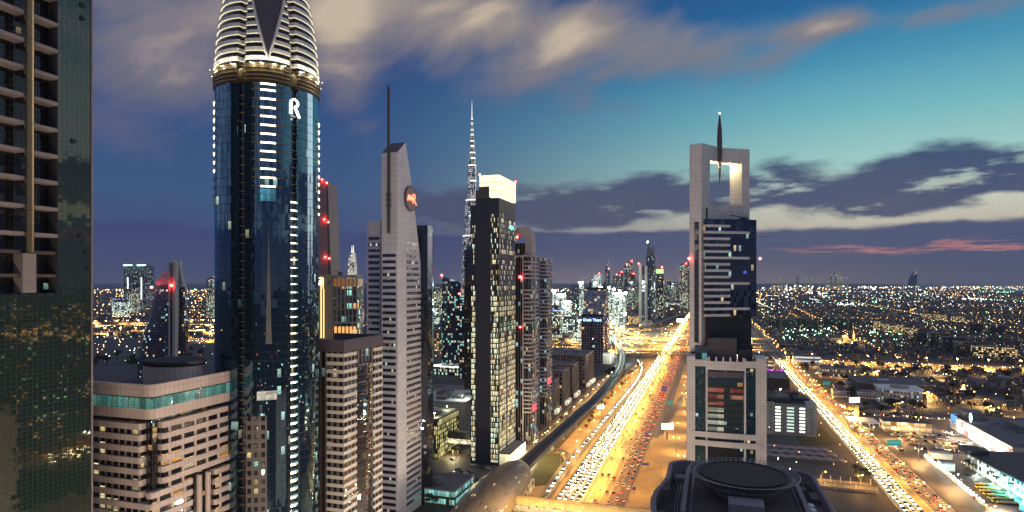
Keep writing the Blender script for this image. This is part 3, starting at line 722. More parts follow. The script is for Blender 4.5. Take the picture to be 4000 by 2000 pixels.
def lobed_tower():
    px0 = 1047; D = 250.0; cx, cy = col(px0, D); rz = -atan2(cx, cy)
    t = thing('lobed_tower', 'tall navy glass tower with glowing balcony strips and a white domed crown', 'tower', (cx, cy), rz)
    t.scale = (.955, .955, 1)
    # local frame: -y faces the viewer
    def prof(th, s=1.0, k=1.0):                             # th: 0 = toward viewer, + = right; radius with lobes and notches
        a = abs(((th + pi) % (2 * pi)) - pi); m_ = min(a, pi - a)
        if m_ < .46: r = 19.4 + 1.3 * cos(m_ / .46 * pi / 2)
        elif m_ < .60: r = 17.2
        else: r = 19.2 + 1.4 * sin((m_ - .60) / (pi / 2 - .60) * pi / 2) ** .8
        return r * s
    def P(th, z, r): return (r * sin(th), -r * cos(th), z)
    TH = [-pi + 2 * pi * i / 180 for i in range(180)]
    def ring(z, s=1.0, off=0.0): return [P(th, z, prof(th, s) + off) for th in TH]
    NOT = lambda th: .46 <= min(abs(th), pi - abs(th)) < .60
    b = MB(); zs = [0, 40, 80, 120, 165, 210.5]
    for z0, z1 in zip(zs, zs[1:]):
        u = 0
        for i in range(180):
            a, c = TH[i], TH[(i + 1) % 180]; p, q = P(a, 0, prof(a)), P(c, 0, prof(c))
            u = b.wall(p, q, z0, z1, 1 if NOT(a) and NOT(c) else 0, u)
    kid('glass_shaft', b, [M['navy'], M['navyn']], t)
    for k in range(5):                                     # gold ring band
        z = 210.7 + 1.42 * k; b = MB(); b.rings([ring(z, 1, .25 + .05 * k), ring(z + .95, 1, .25 + .05 * k)], 0, cap=False); b.rings([ring(z + .95, 1, .3 + .05 * k), ring(z + .95, 1, .62 + .05 * k), ring(z + 1.2, 1, .62 + .05 * k), ring(z + 1.2, 1, .2)], 1, cap=False)
        kid('cornice_ring', b, [mat('bronze_band', (.06, .045, .03), .5), M['gold']], t)
    for sg in (-1, 1):
        b = MB(); th = .53 * sg; p = P(th, 214, 18.6)
        d = (sin(th), -cos(th))
        for r, o, mi in ((2.3, 0, 0), (1.9, .35, 1), (1.35, .5, 0), (.9, .7, 1)):
            b.tube((p[0] + d[0] * (o - .4), p[1] + d[1] * (o - .4), 214), (p[0] + d[0] * (o + .3), p[1] + d[1] * (o + .3), 214), r, 20, mi)
        kid('medallion', b, [M['bronze'], mat('medallion_gold', (.28, .2, .09), .4, .8)], t)
    def arc(th0, th1, z, h, r0, w, m, name, n=8):
        b = MB(); inn = [P(th0 + (th1 - th0) * i / n, 0, r0) for i in range(n + 1)]; out = [P(th0 + (th1 - th0) * i / n, 0, r0 + w) for i in range(n + 1)]
        b.prism(out + inn[::-1], z, z + h, 0); kid(name, b, [m], t)
    for k in range(13):
        z = 211 - 3.3 * k - (.0 if k else 1.0)
        arc(-.135, .135, z - .3, .55, 20.6, .5, M['strip'], 'balcony_light'); arc(-.28, .28, z - .1, .16, 20.3, .9, M['rung'], 'balcony_rail')
    arc(-.14, .14, 165.8, 4.6, 20.4, .5, M['bluebay'], 'lit_bay'); arc(-1.72, -1.5, 165.6, 4.4, 20.35, .5, M['bluebay'], 'lit_bay')
    for k in range(13):
        z = 205.6 - 3.32 * k
        arc(-1.72, -1.44, z - .3, .6, 20.5, .5, M['strip'] if k < 9 else M['rung'], 'balcony_light'); arc(-1.75, -1.22, z + .1, .16, 20.2, .8, M['rung'], 'balcony_rail')
        z = 200.8 - 3.1 * k
        arc(1.42, 1.72, z - .3, .6, 20.5, .5, M['strip'], 'balcony_light'); arc(1.2, 1.75, z + .1, .16, 20.2, .8, M['rung'], 'balcony_rail')
    for k in range(41):
        arc(.455, .60, 166.3 - 3.2 * k, .34, 17.3, 1.5, M['strip'], 'notch_light', 4)
    for k in range(60):
        b = MB()
        th0, th1 = -.60, -.46; z = 206 - 3.3 * k
        inn = [P(th0 + (th1 - th0) * i / 3, 0, 17.2) for i in range(4)]; out = [P(th0 + (th1 - th0) * i / 3, 0, 18.6) for i in range(4)]; b.prism(out + inn[::-1], z, z + .18); kid('rung', b, [M['rung']], t)
    for k in range(11):
        b = MB()
        inn = [P(.46 + .14 * i / 3, 0, 17.2) for i in range(4)]; out = [P(.46 + .14 * i / 3, 0, 18.4) for i in range(4)]; b.prism(out + inn[::-1], 170 + k * 3.3, 170.18 + k * 3.3); kid('rung', b, [M['rung']], t)
    # the white letter on the notch: serifed R drawn as a solid outline
    b = MB(); th = .53; ex = (cos(th), sin(th), 0); ez = (0, 0, 1); o = P(th, 203.0, 19.6); nn = (sin(th), -cos(th))
    def pl(pts, d=.35):
        f = [(o[0] + ex[0] * x + nn[0] * d, o[1] + ex[1] * x + nn[1] * d, o[2] + z) for x, z in pts]; g = [(o[0] + ex[0] * x, o[1] + ex[1] * x, o[2] + z) for x, z in pts]
        b.poly(f); b.poly(g[::-1])
        for i in range(len(pts)): j = (i + 1) % len(pts); b.poly([g[i], g[j], f[j], f[i]])
    def stroke(pts, w):
        for (x0, z0, w0), (x1, z1, w1) in zip(pts, pts[1:]):
            l = sqrt((x1 - x0) ** 2 + (z1 - z0) ** 2); nx, nz = -(z1 - z0) / l, (x1 - x0) / l
            pl([(x0 + nx * w0, z0 + nz * w0), (x0 - nx * w0, z0 - nz * w0), (x1 - nx * w1, z1 - nz * w1), (x1 + nx * w1, z1 + nz * w1)])
    stroke([(-1.5, -2.6, .42), (-1.5, 1.8, .36), (-1.15, 2.7, .32), (-.4, 3.2, .3), (.5, 3.1, .3), (1.2, 2.6, .34)], 0)
    stroke([(1.2, 2.6, .34), (1.6, 1.8, .44), (1.3, .9, .44), (.3, .3, .36), (.2, .1, .4), (1.0, -1.3, .5), (1.9, -3.0, .5), (2.5, -3.6, .2)], 0)
    kid('letter_sign', b, [emit('letter_white', (.92, .97, 1), 6, True)], t)
    # crown
    def sc(z):
        q = (z - 217.4) / 78.0; return max(.05, (1 - q ** 1.8 * .95)) * 1.0
    def lobes(th, z): return prof(th, sc(z))
    zb = 217.8
    b = MB(); rs = [[P(th, z, lobes(th, z) - .25) for th in TH] for z in [zb + 3.3 * i for i in range(22)]]
    b.rings(rs, 0, smooth=False); kid('crown_glazing', b, [M['crownwin']], t)
    def petw(z): return max(0.0, (z - 220.5)) * .0142 + .012 if z > 220.5 else 0.0
    for k in range(21):
        z = zb + 3.3 * k + 1.45
        for (a0, a1) in ((-pi + .0, -.53), (-.53, -.0), (.0, .53), (.53, pi)):
            cut = petw(z)
            lo, hi = a0, a1
            if a1 == 0: hi = -cut
            if a0 == 0: lo = cut
            if hi - lo < .05: continue
            n = 60 if abs(a0) > 1 or abs(a1) > 1 else 12
            tt = [lo + (hi - lo) * i / n for i in range(n + 1)]
            b = MB()
            for za, zc, oa, oc, mi in ((z, z + 1.4, .25, .2, 0), (z - .16, z, .1, .1, 1)):
                rA = [P(q, za, lobes(q, za) + oa) for q in tt]; rB = [P(q, zc, lobes(q, zc) + oc) for q in tt]; rC = [P(q, zc, lobes(q, zc) - .88) for q in tt]; rD = [P(q, za, lobes(q, za) - .88) for q in tt]
                b.rings([rA, rB], mi, closed=False, smooth=False); b.rings([rB, rC], mi, closed=False, smooth=False); b.rings([rD, rA], mi, closed=False, smooth=False)
                b.poly([rA[0], rB[0], rC[0], rD[0]], mi); b.poly([rD[-1], rC[-1], rB[-1], rA[-1]], mi)
            kid('crown_band', b, [M['crownwhite'], M['led']], t)
    b = MB(); L_, C_, R_ = [], [], []
    zz_ = [219.6 + 2.0 * i for i in range(28)]
    for z in zz_:
        w = petw(z) + .004; r = lobes(0.0, z)
        L_.append(P(-w, z, lobes(w, z) + .45)); R_.append(P(w, z, lobes(w, z) + .45)); C_.append(P(0, z, r + .9))
    for i in range(len(zz_) - 1): b.poly([L_[i], C_[i], C_[i + 1], L_[i + 1]]); b.poly([C_[i], R_[i], R_[i + 1], C_[i + 1]])
    kid('crown_petal', b, [M['petal']], t)
    for sd in (L_, R_):
        b = MB()
        for p, q in zip(sd, sd[1:]): b.tube(p, q, .55, 6)
        kid('petal_rim', b, [M['crownwhite']], t)
    for th in (-1.75, -1.35, -1.0, -.7, -.3, -.12, .12, .3, .7, 1.0, 1.35, 1.75):       # floodlights washing the lowest crown storeys
        l = bpy.data.lights.new('crown_flood', 'POINT'); l.energy = 1500; l.color = (1, .93, .68); l.shadow_soft_size = .4
        o = bpy.data.objects.new('crown_flood', l); COL.objects.link(o); o.parent = t; o.location = P(th, 217.6, prof(th) + 2.0)
        b = MB(); p = P(th, 217.2, prof(th) + 1.7); q = P(th, 217.2, prof(th) - .3); b.tube(p, q, .07, 5); b.ball(p[0], p[1], p[2] + .2, .25, 0); kid('flood_bracket', b, [M['black']], t)
    # lower podium bays: pale blade, lit balcony and a stone bay with small windows
    b = MB(); p = lambda x, z, o=.3: (x, -21.0 - o, z)
    b.poly([p(.2, 158), p(-.9, 112), p(1.4, 112)]); b.poly([(.2, -20.6, 158), (1.4, -20.6, 112), p(1.4, 112), p(.2, 158)]); b.poly([p(.2, 158), p(-.9, 112), (-.9, -20.6, 112), (.2, -20.6, 158)])
    kid('pale_blade', b, [M['roofgrey']], t)
    arc(-.19, .15, 91, 3.2, 20.3, 1.4, facade('lit_balcony', (.5, .48, .42), (.3, .3, .28), 1.6, 3, .04, .05, 1, (1, .95, .75), (1, .95, .75), 1.0, .05, clump=0), 'lit_balcony')
    b = MB()
    pts = [P(-.40 + .38 * i / 8, 0, 20.75) for i in range(9)]; u = 0
    for a, c in zip(pts, pts[1:]): u = b.wall(a, c, 0, 85, 0, u)
    kid('stone_bay', b, [facade('stone_bay_wall', (.16, .14, .12), (.02, .02, .02), 2.6, 3.4, .45, .45, .2, (1, .75, .3), (.4, 1, .8), 1.0, .08, clump=.2)], t)
lobed_tower()

# ------------------------------------------------------------------ striped apartment tower
M['stripe'] = facade('striped_wall', (.16, .13, .12), (.012, .012, .016), 2.9, 3.5, .42, .0, .045, (.5, .9, 1), (1, .8, .5), .9, .1, .05, clump=.6)
M['cream'] = panel('cream_band', (.70, .64, .55), 1.45, 40); M['curve'] = facade('ribbed_dark_glass', (.16, .12, .09), (.010, .008, .014), 40, .9, 0, .12, .0, refl=.30, rough=.03, jit=.03)
M['slate'] = mat('slate_parapet', (.10, .085, .105), .6, var=.15)
def striped_tower():
    t = thing('apartment_tower', 'cream striped apartment tower with slate parapet, in front of the sloped tower', 'tower', col(1343, 263), -A)
    W, Lg = -26, 32.5
    b = MB(); b.box(W, 0, 0, Lg, 0, 105.4, 0, 1); kid('window_wall', b, [M['stripe'], M['dark']], t)
    b = MB(); b.prism([(W, -.3), (.3, -.3), (.3, Lg + .3), (W, Lg + .3)], 105.4, 106.0, 0, 1)
    for p, q in (((W, -.3), (.3, -.3)), ((.3, -.3), (.3, Lg + .3))): pass
    b.prism([(W, -.3), (.3, -.3), (.3, .9), (W, .9)], 106, 110.4); b.prism([(-.9, .9), (.3, .9), (.3, Lg + .3), (-.9, Lg + .3)], 106, 110.4); b.prism([(W, Lg - .9), (-.9, Lg - .9), (-.9, Lg + .3), (W, Lg + .3)], 106, 110.4)
    kid('parapet', b, [M['slate'], M['dark']], t)
    for i in range(6): b = MB(); b.box(-22 + i * 3.4, -20 + i * 3.4, 6 + (i % 2) * 6, 12 + (i % 2) * 8, 106.01, 108.6); kid('roof_unit', b, [M['roofgrey']], t)
    for k in range(30):
        z = 103.1 - 3.5 * k; b = MB()
        b.box(-8.6, .12, -.12, .3, z, z + 1.5); b.box(-.3, .12, .3, 10.2, z, z + 1.5); kid('cream_band', b, [M['cream']], t); b = MB(); b.box(-.3, .12, 24.2, Lg + .1, z, z + 1.5); kid('cream_band', b, [M['cream']], t)
    b = MB(); pts = [(.0 + 1.6 * sin(pi * i / 8), 10.3 + 13.8 * i / 8) for i in range(9)]; u = 0
    for p, q in zip(pts, pts[1:]): u = b.wall(p, q, 0, 98, 0, u, True)
    b.poly([(p[0], p[1], 98) for p in pts]); kid('curved_glass', b, [M['curve']], t)
    b = MB()
    for k in range(28):
        z = 97.5 - 3.5 * k
        for p, q in zip(pts, pts[1:]): b.tube((p[0] + .25, p[1], z), (q[0] + .25, q[1], z), .07, 4)
    kid('glass_rails', b, [M['bronze']], t)
    b = MB()
    for k in range(98): b.box(W + .2, -8.7, -.35, -.1, .4 + k, .62 + k)
    kid('louvre_screen', b, [mat('louvre', (.16, .12, .09), .5, .3)], t)
striped_tower()

# ------------------------------------------------------------------ grey tower with sloped top, tube spire and lettered disc
M['gpan'] = panel('grey_panel', (.72, .69, .69), 1.5, 3.2, seed=4); M['gwin'] = facade('ribbon_window', (.05, .05, .055), (.012, .013, .018), 1.3, 3.6, .1, 0, .05, (1, .8, .45), (.9, 1, .8), 1.0, .12, .03, jit=.02)
M['gdark'] = facade('dark_glass', (.02, .02, .024), (.010, .012, .018), 1.5, 1.8, .06, .06, .01, COOL, WARM, .8, .1, .04, jit=.015, mcol=(.7, .85, 1)); M['tubem'] = mat('mauve_tube', (.10, .08, .085), .45, .35)
M['neon'] = emit('red_neon', (1, .16, .08), 4.2, True)
def sloped_tower():
    t = thing('sloped_tower', 'grey panelled tower with sloping top, tall tube spire and red lettered disc', 'tower', col(1553, 345), -A)
    out = [(0, 0), (30, 0), (29, 146.7), (24.2, 166), (17.9, 190.8), (9.5, 216), (0, 208.5)]      # side outline: (y, z)
    W = -10.2
    b = MB(); n = len(out)
    b.poly([(0, y, z) for y, z in out], 0, [(y, z) for y, z in out]); b.poly([(W, y, z) for y, z in reversed(out)], 0, [(y, z) for y, z in reversed(out)])
    b.wall((W, 0), (0, 0), 0, 208.5, 0)
    for i in range(1, n - 1):
        (y0, z0), (y1, z1) = out[i], out[i + 1]
        b.poly([(0, y0, z0), (W, y0, z0), (W, y1, z1), (0, y1, z1)], 1 if i == n - 2 else 0, [(0, z0), (10, z0), (10, z1), (0, z1)])
    kid('shaft', b, [M['gpan'], M['slate']], t)
    for k in range(42):
        z = 149.6 - 3.6 * k
        if z < 3: break
        b = MB(); b.box(W + .7, -.9 - .2, -.06, .02, z, z + 1.75); kid('window_row', b, [M['gwin']], t); b = MB()
        y0 = 11 if z < 165 else 12; b.box(-.02, .06, y0, min(29, 24.5 + (150 - z) * .2), z + .1, z + 1.8); kid('window_row', b, [M['gwin']], t)
    for z in (153.4, 157): b = MB(); b.box(-.02, .06, 11.5, 23.5, z, z + 1.9); kid('window_row', b, [M['gwin']], t)
    b = MB()
    for k in range(80):
        z = 152 - 1.8 * k; h = ((k * 7919) % 13) / 13.0
        b.box(.06, .32, 9.5 + h * 3 - (3.5 if k % 4 == 0 else 0), 29.5 - h * 2, z, z + .14)
    kid('sunshades', b, [mat('shade_steel', (.36, .34, .33), .5, .4)], t)
    b = MB(); ps = [(0, 30), (3.2, 32), (4, 37), (2.5, 42), (-10, 42), (-10, 30)]; b.prism(ps, 0, 170, 0, smooth=False); kid('rear_glass', b, [M['gdark']], t)
    b = MB(); b.tube((-5.0, -1.2, 163), (-5.0, -1.2, 244), .82, 16); b.tube((-5, -1.2, 244), (-5.4, -1.2, 246.5), .82, 16, 0, .15)
    for z in (178, 181.2, 184.2): b.tube((-5, -1.2, z), (-5, -1.2, z + .7), 1.5, 18); b.box(-5.3, -4.7, -1.2, .1, z, z + .5)
    kid('tube_spire', b, [M['tubem']], t)
    b = MB(); b.tube((-.2, 14.8, 184.2), (1.0, 14.8, 184.2), 7.3, 40); kid('disc_rim', b, [M['slate']], t)
    b = MB(); b.tube((.9, 14.8, 184.2), (1.15, 14.8, 184.2), 6.7, 40); dsc = kid('disc', b, [mat('disc_face', (.30, .22, .22), .6)], t)
    # neon letters A W R as tube strokes on the disc
    b = MB()
    def st(*pts):
        for (y0, z0), (y1, z1) in zip(pts, pts[1:]): b.tube((1.45, 14.8 + y0, 184.2 + z0), (1.45, 14.8 + y1, 184.2 + z1), .27, 6)
    st((-5.4, -1.6), (-4.0, 1.8), (-3.2, -1.2)); st((-4.9, -.5), (-3.5, -.3)); st((-3.2, 1.6), (-2.1, -1.2), (-1.0, 1.6), (.0, -1.2), (.9, 1.8))
    st((1.4, -2.6), (1.4, 2.6), (3.4, 2.6), (4.3, 1.4), (3.2, .1), (1.6, .0)); st((2.6, 0), (5.6, -3.2))
    kid('neon_letters', b, [M['neon']], dsc)
    b = MB(); b.box(-28, W, 14, 40, 0, 171.5, 0, 1); kid('side_block', b, [M['gpan'], M['dark']], t)
    for k in range(42):
        z = 160.6 - 3.6 * k
        if z < 60: break
        b = MB(); b.box(-27, -19.5, 13.93, 14.02, z, z + 1.75); kid('window_row', b, [M['gwin']], t)
    b = MB(); b.box(-18.8, W - .01, 13.9, 14.05, 0, 171.4); kid('dark_strip', b, [M['gdark']], t)
    b = MB(); b.box(-21.5, -19.5, 20, 22, 171.5, 173.4); b.tube((-22.5, 21, 173.6), (-19, 21, 174), .18); kid('roof_unit', b, [M['concrete']], t)
sloped_tower()

# ------------------------------------------------------------------ black hotel tower with the lit crown
M['blk'] = facade('black_ribbed_wall', (.026, .028, .042), (.01, .01, .01), 30, 300, 2, 2, 0, jx=1.1, wrough=.5, jit=0)
M['hotelL'] = facade('hotel_window_left', (.02, .02, .024), (.02, .018, .014), .78, 3.9, .22, .2, .8, (1, .80, .42), (.8, 1, .76), 1.9, .08, .05, clump=.25, zlo=95, zhi=140, litlo=.30)
M['hotelR'] = facade('hotel_window_right', (.03, .028, .026), (.02, .018, .014), 1.25, 3.9, .22, .2, .85, (1, .78, .38), (1, .90, .62), 1.5, .08, .05, clump=.45, zlo=95, zhi=140, litlo=.25)
M['crown'] = facade('lit_crown_panel', (.6, .6, .45), (.5, .5, .4), 2.4, 3.1, .05, .05, 1.0, (1, .95, .62), (1, .97, .68), 2.4, .05, clump=0)
def hotel_tower():
    t = thing('hotel_tower', 'black hotel tower with glowing windows and a blazing yellow box crown', 'tower', col(1949, 454), -A)
    H = 198
    b = MB(); b.wall((-22.5, 0), (-18.5, 0), 0, H - 5, 0); b.wall((0, 0), (0, 40), 0, H, 0); b.wall((0, 40), (-22.5, 40), 0, H, 0); b.wall((-22.5, 40), (-22.5, 0), 0, H - 5, 0); b.wall((-18.5, 0), (0, 0), 0, H, 0)
    b.poly([(-18.5, 0, H), (0, 0, H), (0, 40, H), (-18.5, 40, H)], 0); b.poly([(-22.5, 0, H - 5), (-18.5, 0, H - 5), (-18.5, 40, H - 5), (-22.5, 40, H - 5)], 0); b.wall((-18.5, 40), (-18.5, 0), H - 5, H)
    kid('ribbed_shell', b, [M['blk']], t)
    for x0, x1, nm in ((-21.9, -18.7, 'window_strip'), (-6.4, -.5, 'window_strip')):
        b = MB(); b.box(x0, x1, -.12, .02, 2, 186 if x0 > -10 else 178); kid(nm, b, [M['hotelL']], t)
    b = MB(); b.box(-.02, .12, 1.5, 16.5, 10, 188); b.box(-.02, .12, 20, 39.4, 10, 184); kid('street_windows', b, [M['hotelR']], t)
    b = MB(); b.box(-15.5, .35, -.35, 40.3, H + 1, 215, 0); kid('lit_crown', b, [emit('crown_glow', (1, .93, .58), 1.5, True)], t); lc = [o for o in KIDS[t.name] if o.name.startswith('lit_crown')][-1]
    b = MB()
    for z in (203.4, 209): b.box(-15.6, .45, -.45, -.36, z, z + .3); b.box(.36, .45, -.3, 40.2, z, z + .3)
    for i in range(6): b.box(-15.4 + 2.6 * i, -15.2 + 2.6 * i, -.45, -.36, H + 1, 215)
    for i in range(13): b.box(.36, .45, 1 + 3 * i, 1.2 + 3 * i, H + 1, 215)
    kid('crown_frame', b, [mat('crown_mullion', (.5, .48, .36), .6)], lc)
    b = MB(); b.box(-15.7, -7.6, -.55, 3, H + 0, 206.6); b.box(-18.5, -15.6, 0, 39, H, 204); kid('crown_screen', b, [mat('crown_screen', (.08, .075, .07), .6)], t)
    b = MB(); b.tube((-8, 10, 216), (-3, 12, 217.8), .4); b.tube((-12, 8, 217.5), (-8, 10, 216), .35); b.box(-9, -7, 9, 11, 215, 216.2); kid('roof_crane', b, [M['black']], t)
    text('sign_letters', 'EUJUL', 4.2, emit('teal_letters', (.2, 1, .9), 2.0), t, (.3, 30, 177), (pi / 2, 0, pi / 2), .1)
    b = MB(); b.box(-.1, 9, 1, 38, 0, 8.5, 0); kid('entrance_hall', b, [facade('entrance_glow', (.6, .55, .4), (.5, .45, .3), 4, 8.5, .03, .03, 1, (1, .86, .48), (1, .9, .55), 3.6, .02, clump=0)], t)
    b = MB(); b.box(-.1, 9.6, .5, 38.5, 8.5, 9.4); kid('entrance_canopy', b, [M['concrete']], t)
    for x, y in ((-15.3, .2), (.2, 40)):
        b = MB(); b.ball(x, y, 216, .7); kid('beacon', b, [M['redlamp']], t)
    for y in (8, 20, 32):
        l = lamp_light('entrance_light', 30000, (1, .80, .42)); o = bpy.data.objects.new('entrance_light', l); COL.objects.link(o); o.parent = t; o.location = (14, y, 7)
hotel_tower()

# ------------------------------------------------------------------ residential twin shafts with arched head
M['resw'] = facade('balcony_windows', (.15, .13, .14), (.012, .013, .02), 2.2, 3.4, .2, .0, .10, (1, .85, .5), (.4, .9, 1), 1.3, .14, .04, jit=.02, clump=.5)
M['reswhite'] = mat('pale_band', (.42, .37, .37), .6, var=.1)
def twin_shaft(px, d, H, w, dep, label, sign):
    t = thing('apartment_tower', label, 'tower', col(px, d), -A)
    def foot(o=0.0): return [(-w - o, -o), (-3.4, -o)] + [(-3.4 + (3.4 + o) * sin(a), 3.4 - (3.4 + o) * cos(a)) for a in [pi / 2 * i / 6 for i in range(1, 7)]] + [(o, dep - 4)] + [(-4 + (4 + o) * cos(a), dep - 4 + (4 + o) * sin(a)) for a in [pi / 2 * i / 5 for i in range(1, 6)]] + [(-w - o, dep + o)]
    b = MB(); b.prism(foot(), 0, H, 0, 1); kid('window_wall', b, [M['resw'], M['dark']], t)
    for k in range(int((H - 18) / 3.4)):
        z = 19.4 + 3.4 * k
        if k % 11 in (0, 1): continue
        b = MB(); f = foot(.35); f[0] = (-6.5, -.35); f[-1] = (-6.5, dep + .35); b.prism(f, z, z + 1.35); kid('balcony_band', b, [M['reswhite']], t)
    for q in ((-w - .2, -w + 2.2, -.4, .1, 0, H), (-7.4, -6.3, -.5, .1, 0, H + 1.5), (-.1, .5, dep * .5 - .8, dep * .5 + .8, 0, H)): b = MB(); b.box(*q); kid('pilaster', b, [M['reswhite']], t)
    b = MB(); f = foot(.6); b.prism(f, H, H + 1.3, 0, 1); kid('cornice', b, [M['reswhite'], M['dark']], t)
    for zs, in sign:
        rs_ = emit('red_sign', (1, .06, .08), 2.6, True)
        for zq in (zs, zs + 3): b = MB(); b.box(.45, .7, dep * .12, dep * .55, zq, zq + 2.2); kid('red_sign', b, [rs_], t)
    return t
t = twin_shaft(2074, 512, 157, 20, 26, 'banded apartment tower with red beacon and arched head beside the black hotel', [(27,)])
b = MB(); N = 14
arch = [(-19 + 19 * (i / N) ** 1.0, 157 + 1.3 + 25 * sin(pi / 2 * min(1.0, (i / N) * 1.25)) * (1 if i / N < .8 else cos((i / N - .8) / .2 * pi / 2 * .65))) for i in range(N + 1)]
pts = [(-19, 172), (-16, 179), (-12, 182), (-7, 182.5), (-3, 180.5), (-.6, 176), (0, 170), (0, 158.3), (-6, 158.3), (-6, 172.5), (-8, 175), (-12, 176), (-19, 170)]
f = [(x, 3, z) for x, z in pts]; g = [(x, 15, z) for x, z in pts]
b.poly(f); b.poly(g[::-1])
for i in range(len(pts)): j = (i + 1) % len(pts); b.poly([f[j], f[i], g[i], g[j]])
kid('arched_head', b, [M['reswhite']], t)
b = MB(); b.box(-18, -7, 4, 14, 158.3, 168.5, 0); kid('rooftop_storey', b, [M['resw']], t)
b = MB(); b.tube((-4, 9, 181), (-4, 9, 194), .5, 6, 0, .1); kid('mast', b, [M['reswhite']], t)
b = MB(); b.ball(-13, 3.2, 173.6, 1.0); kid('beacon', b, [M['redlamp']], t)
l = lamp_light('beacon_light', 3500, (1, .05, .04)); o = bpy.data.objects.new('beacon_light', l); COL.objects.link(o); o.parent = t; o.location = (-12.5, 7, 171)
for z, r in ((140, 1.2), (98, .8)):
    b = MB(); b.ball(-9, -1.2, z, r); kid('beacon', b, [M['redlamp']], t)
twin_shaft(2134, 585, 158, 13, 26, 'banded apartment tower without an arch, behind the arched one', [(38,)])
# ------------------------------------------------------------------ beige framed tower with the square hole and needle
M['fpan'] = panel('frame_panel', (.77, .72, .66), 2.6, 3.0, seed=8); M['fglass'] = facade('frame_tower_glass', (.016, .018, .03), (.006, .009, .02), 1.8, 4.2, .04, .08, .05, WARM, COOL, 1.2, .14, .03, jit=.02, mcol=(.6, .75, 1), clump=.4)
M['fstrip'] = facade('purple_strip_glass', (.09, .08, .11), (.06, .055, .085), 7, 3.2, .02, .08, .05, WARM, WARM, 1.0, .14, .05)
M['pglass'] = facade('podium_teal_glass', (.02, .04, .05), (.008, .03, .042), 1.7, 2.1, .05, .05, .02, WARM, COOL, 1.2, .16, .02, jit=.02, mcol=(.5, .85, 1.0))
M['pwhite'] = panel('podium_panel', (.74, .69, .63), 1.6, 1.75, seed=9)
def framed_tower():
    ox, oy = col(2740, 400)
    t = thing('framed_tower', 'beige tower topped by a square hollow frame holding a dark needle spire', 'tower', (ox, oy))
    B, C, Dd, T = (0, 0), (16.7, 13.7), (38.5, 18.5), (-6.5, 4.6)
    H1, H2 = (7.5, 6.15), (32.8, 17.25); ad = lambda p: (p[0] + T[0], p[1] + T[1])
    ZT, Z1, Z0 = 225.5, 216, 187.3
    b = MB(); b.prism([B, H1, ad(H1), ad(B)], Z0, ZT, 0); b.prism([H2, Dd, ad(Dd), ad(H2)], Z0, ZT, 0)
    b.prism([H1, C, H2, ad(H2), ad(C), ad(H1)], Z1, ZT, 0); b.prism([B, C, Dd, ad(Dd), ad(C), ad(B)], 90, Z0, 0); kid('frame', b, [M['fpan']], t)
    b = MB(); P = [B, C, Dd]
    for p, q in ((ad(B), B), (B, C), (C, Dd), (H1, C), (C, H2)):
        n = int(sqrt((q[0] - p[0]) ** 2 + (q[1] - p[1]) ** 2) / 1.7); z = ZT if (p, q) not in ((H1, C), (C, H2)) else Z0
        for i in range(n):
            x, y = p[0] + (q[0] - p[0]) * (i + .5) / n, p[1] + (q[1] - p[1]) * (i + .5) / n; b.box(x - .3, x + .3, y - .15, y + .35, z, z + .75)
    kid('parapet_posts', b, [M['concrete']], t)
    b = MB(); x, y = 16.0, 12.2
    prof = [(200.6, .05), (206, .55), (215, 1.05), (223, 1.55), (229, 1.8), (236, 1.6), (242, 1.05), (247, .45), (248.6, .12)]
    b.rings([[(x + r * cos(2 * pi * i / 14), y + r * sin(2 * pi * i / 14), z) for i in range(14)] for z, r in prof]); nsp = kid('needle_spire', b, [M['tubem']], t)
    b = MB(); b.ball(x, y, 248.9, .5); kid('tip_light', b, [M['whitelamp']], nsp)
    for p in ((12, 12.5), (24, 17.5)):
        l = lamp_light('soffit_light', 5200, (1, .80, .42)); l.shadow_soft_size = .3; o = bpy.data.objects.new('soffit_light', l); COL.objects.link(o); o.parent = t; o.location = (p[0], p[1], 213.8)
        b = MB(); b.ball(p[0], p[1], 215.6, .35); kid('soffit_lamp', b, [emit('soffit_lamp', (1, .8, .4), 8)], t)
    fp = [(2.2, -2), (37.8, 5), (40, 17), (38.4, 18.4), (18, 14.2), (2.2, 2)]
    b = MB(); b.prism(fp, 113, 176.6, 0, 1); kid('glass_block', b, [M['fglass'], M['dark']], t)
    b = MB(); b.prism([(3.5, 0), (35, 6.5), (37, 16), (18, 13.9), (3.5, 3)], 88, 113, 0, 0); kid('recessed_storeys', b, [mat('dark_louvres', (.022, .022, .032), .7, var=.3)], t)
    d = (35.6 / 36.28, 7 / 36.28); nn = (d[1], -d[0])
    for k in range(16):
        z = 171.2 - 4.15 * k
        if z < 113: break
        Lb = 31 if k % 4 == 1 else 17.0; s0 = -1.4
        p = (2.2 + d[0] * s0, -2 + d[1] * s0); q = (2.2 + d[0] * Lb, -2 + d[1] * Lb)
        b = MB(); b.prism([(p[0] + nn[0] * .7, p[1] + nn[1] * .7), (q[0] + nn[0] * .7, q[1] + nn[1] * .7), (q[0] - nn[0] * .05, q[1] - nn[1] * .05), (p[0] - nn[0] * .05, p[1] - nn[1] * .05)], z, z + 1.6); kid('stone_band', b, [M['fpan']], t)
    e = (T[0] / 7.96, T[1] / 7.96); n2 = (-e[1], -e[0])
    b = MB(); p, q = (e[0] * 1.7, e[1] * 1.7), (e[0] * 4.6, e[1] * 4.6); b.prism([(q[0] - .12, q[1] - .15), (p[0] - .12, p[1] - .15), p, q], 96, 175); kid('glass_strip', b, [M['fstrip']], t)
    b = MB(); b.box(1, 5, 3.2, 4, 177, 184.5); kid('louvre_opening', b, [M['black']], t)
    b = MB(); b.box(28, 31, 6, 12, 176.6, 178); b.tube((31, 8, 178.4), (22, 8, 180), .3); b.tube((31, 8, 178.4), (34, 9, 177.5), .4); kid('roof_crane', b, [M['black']], t)
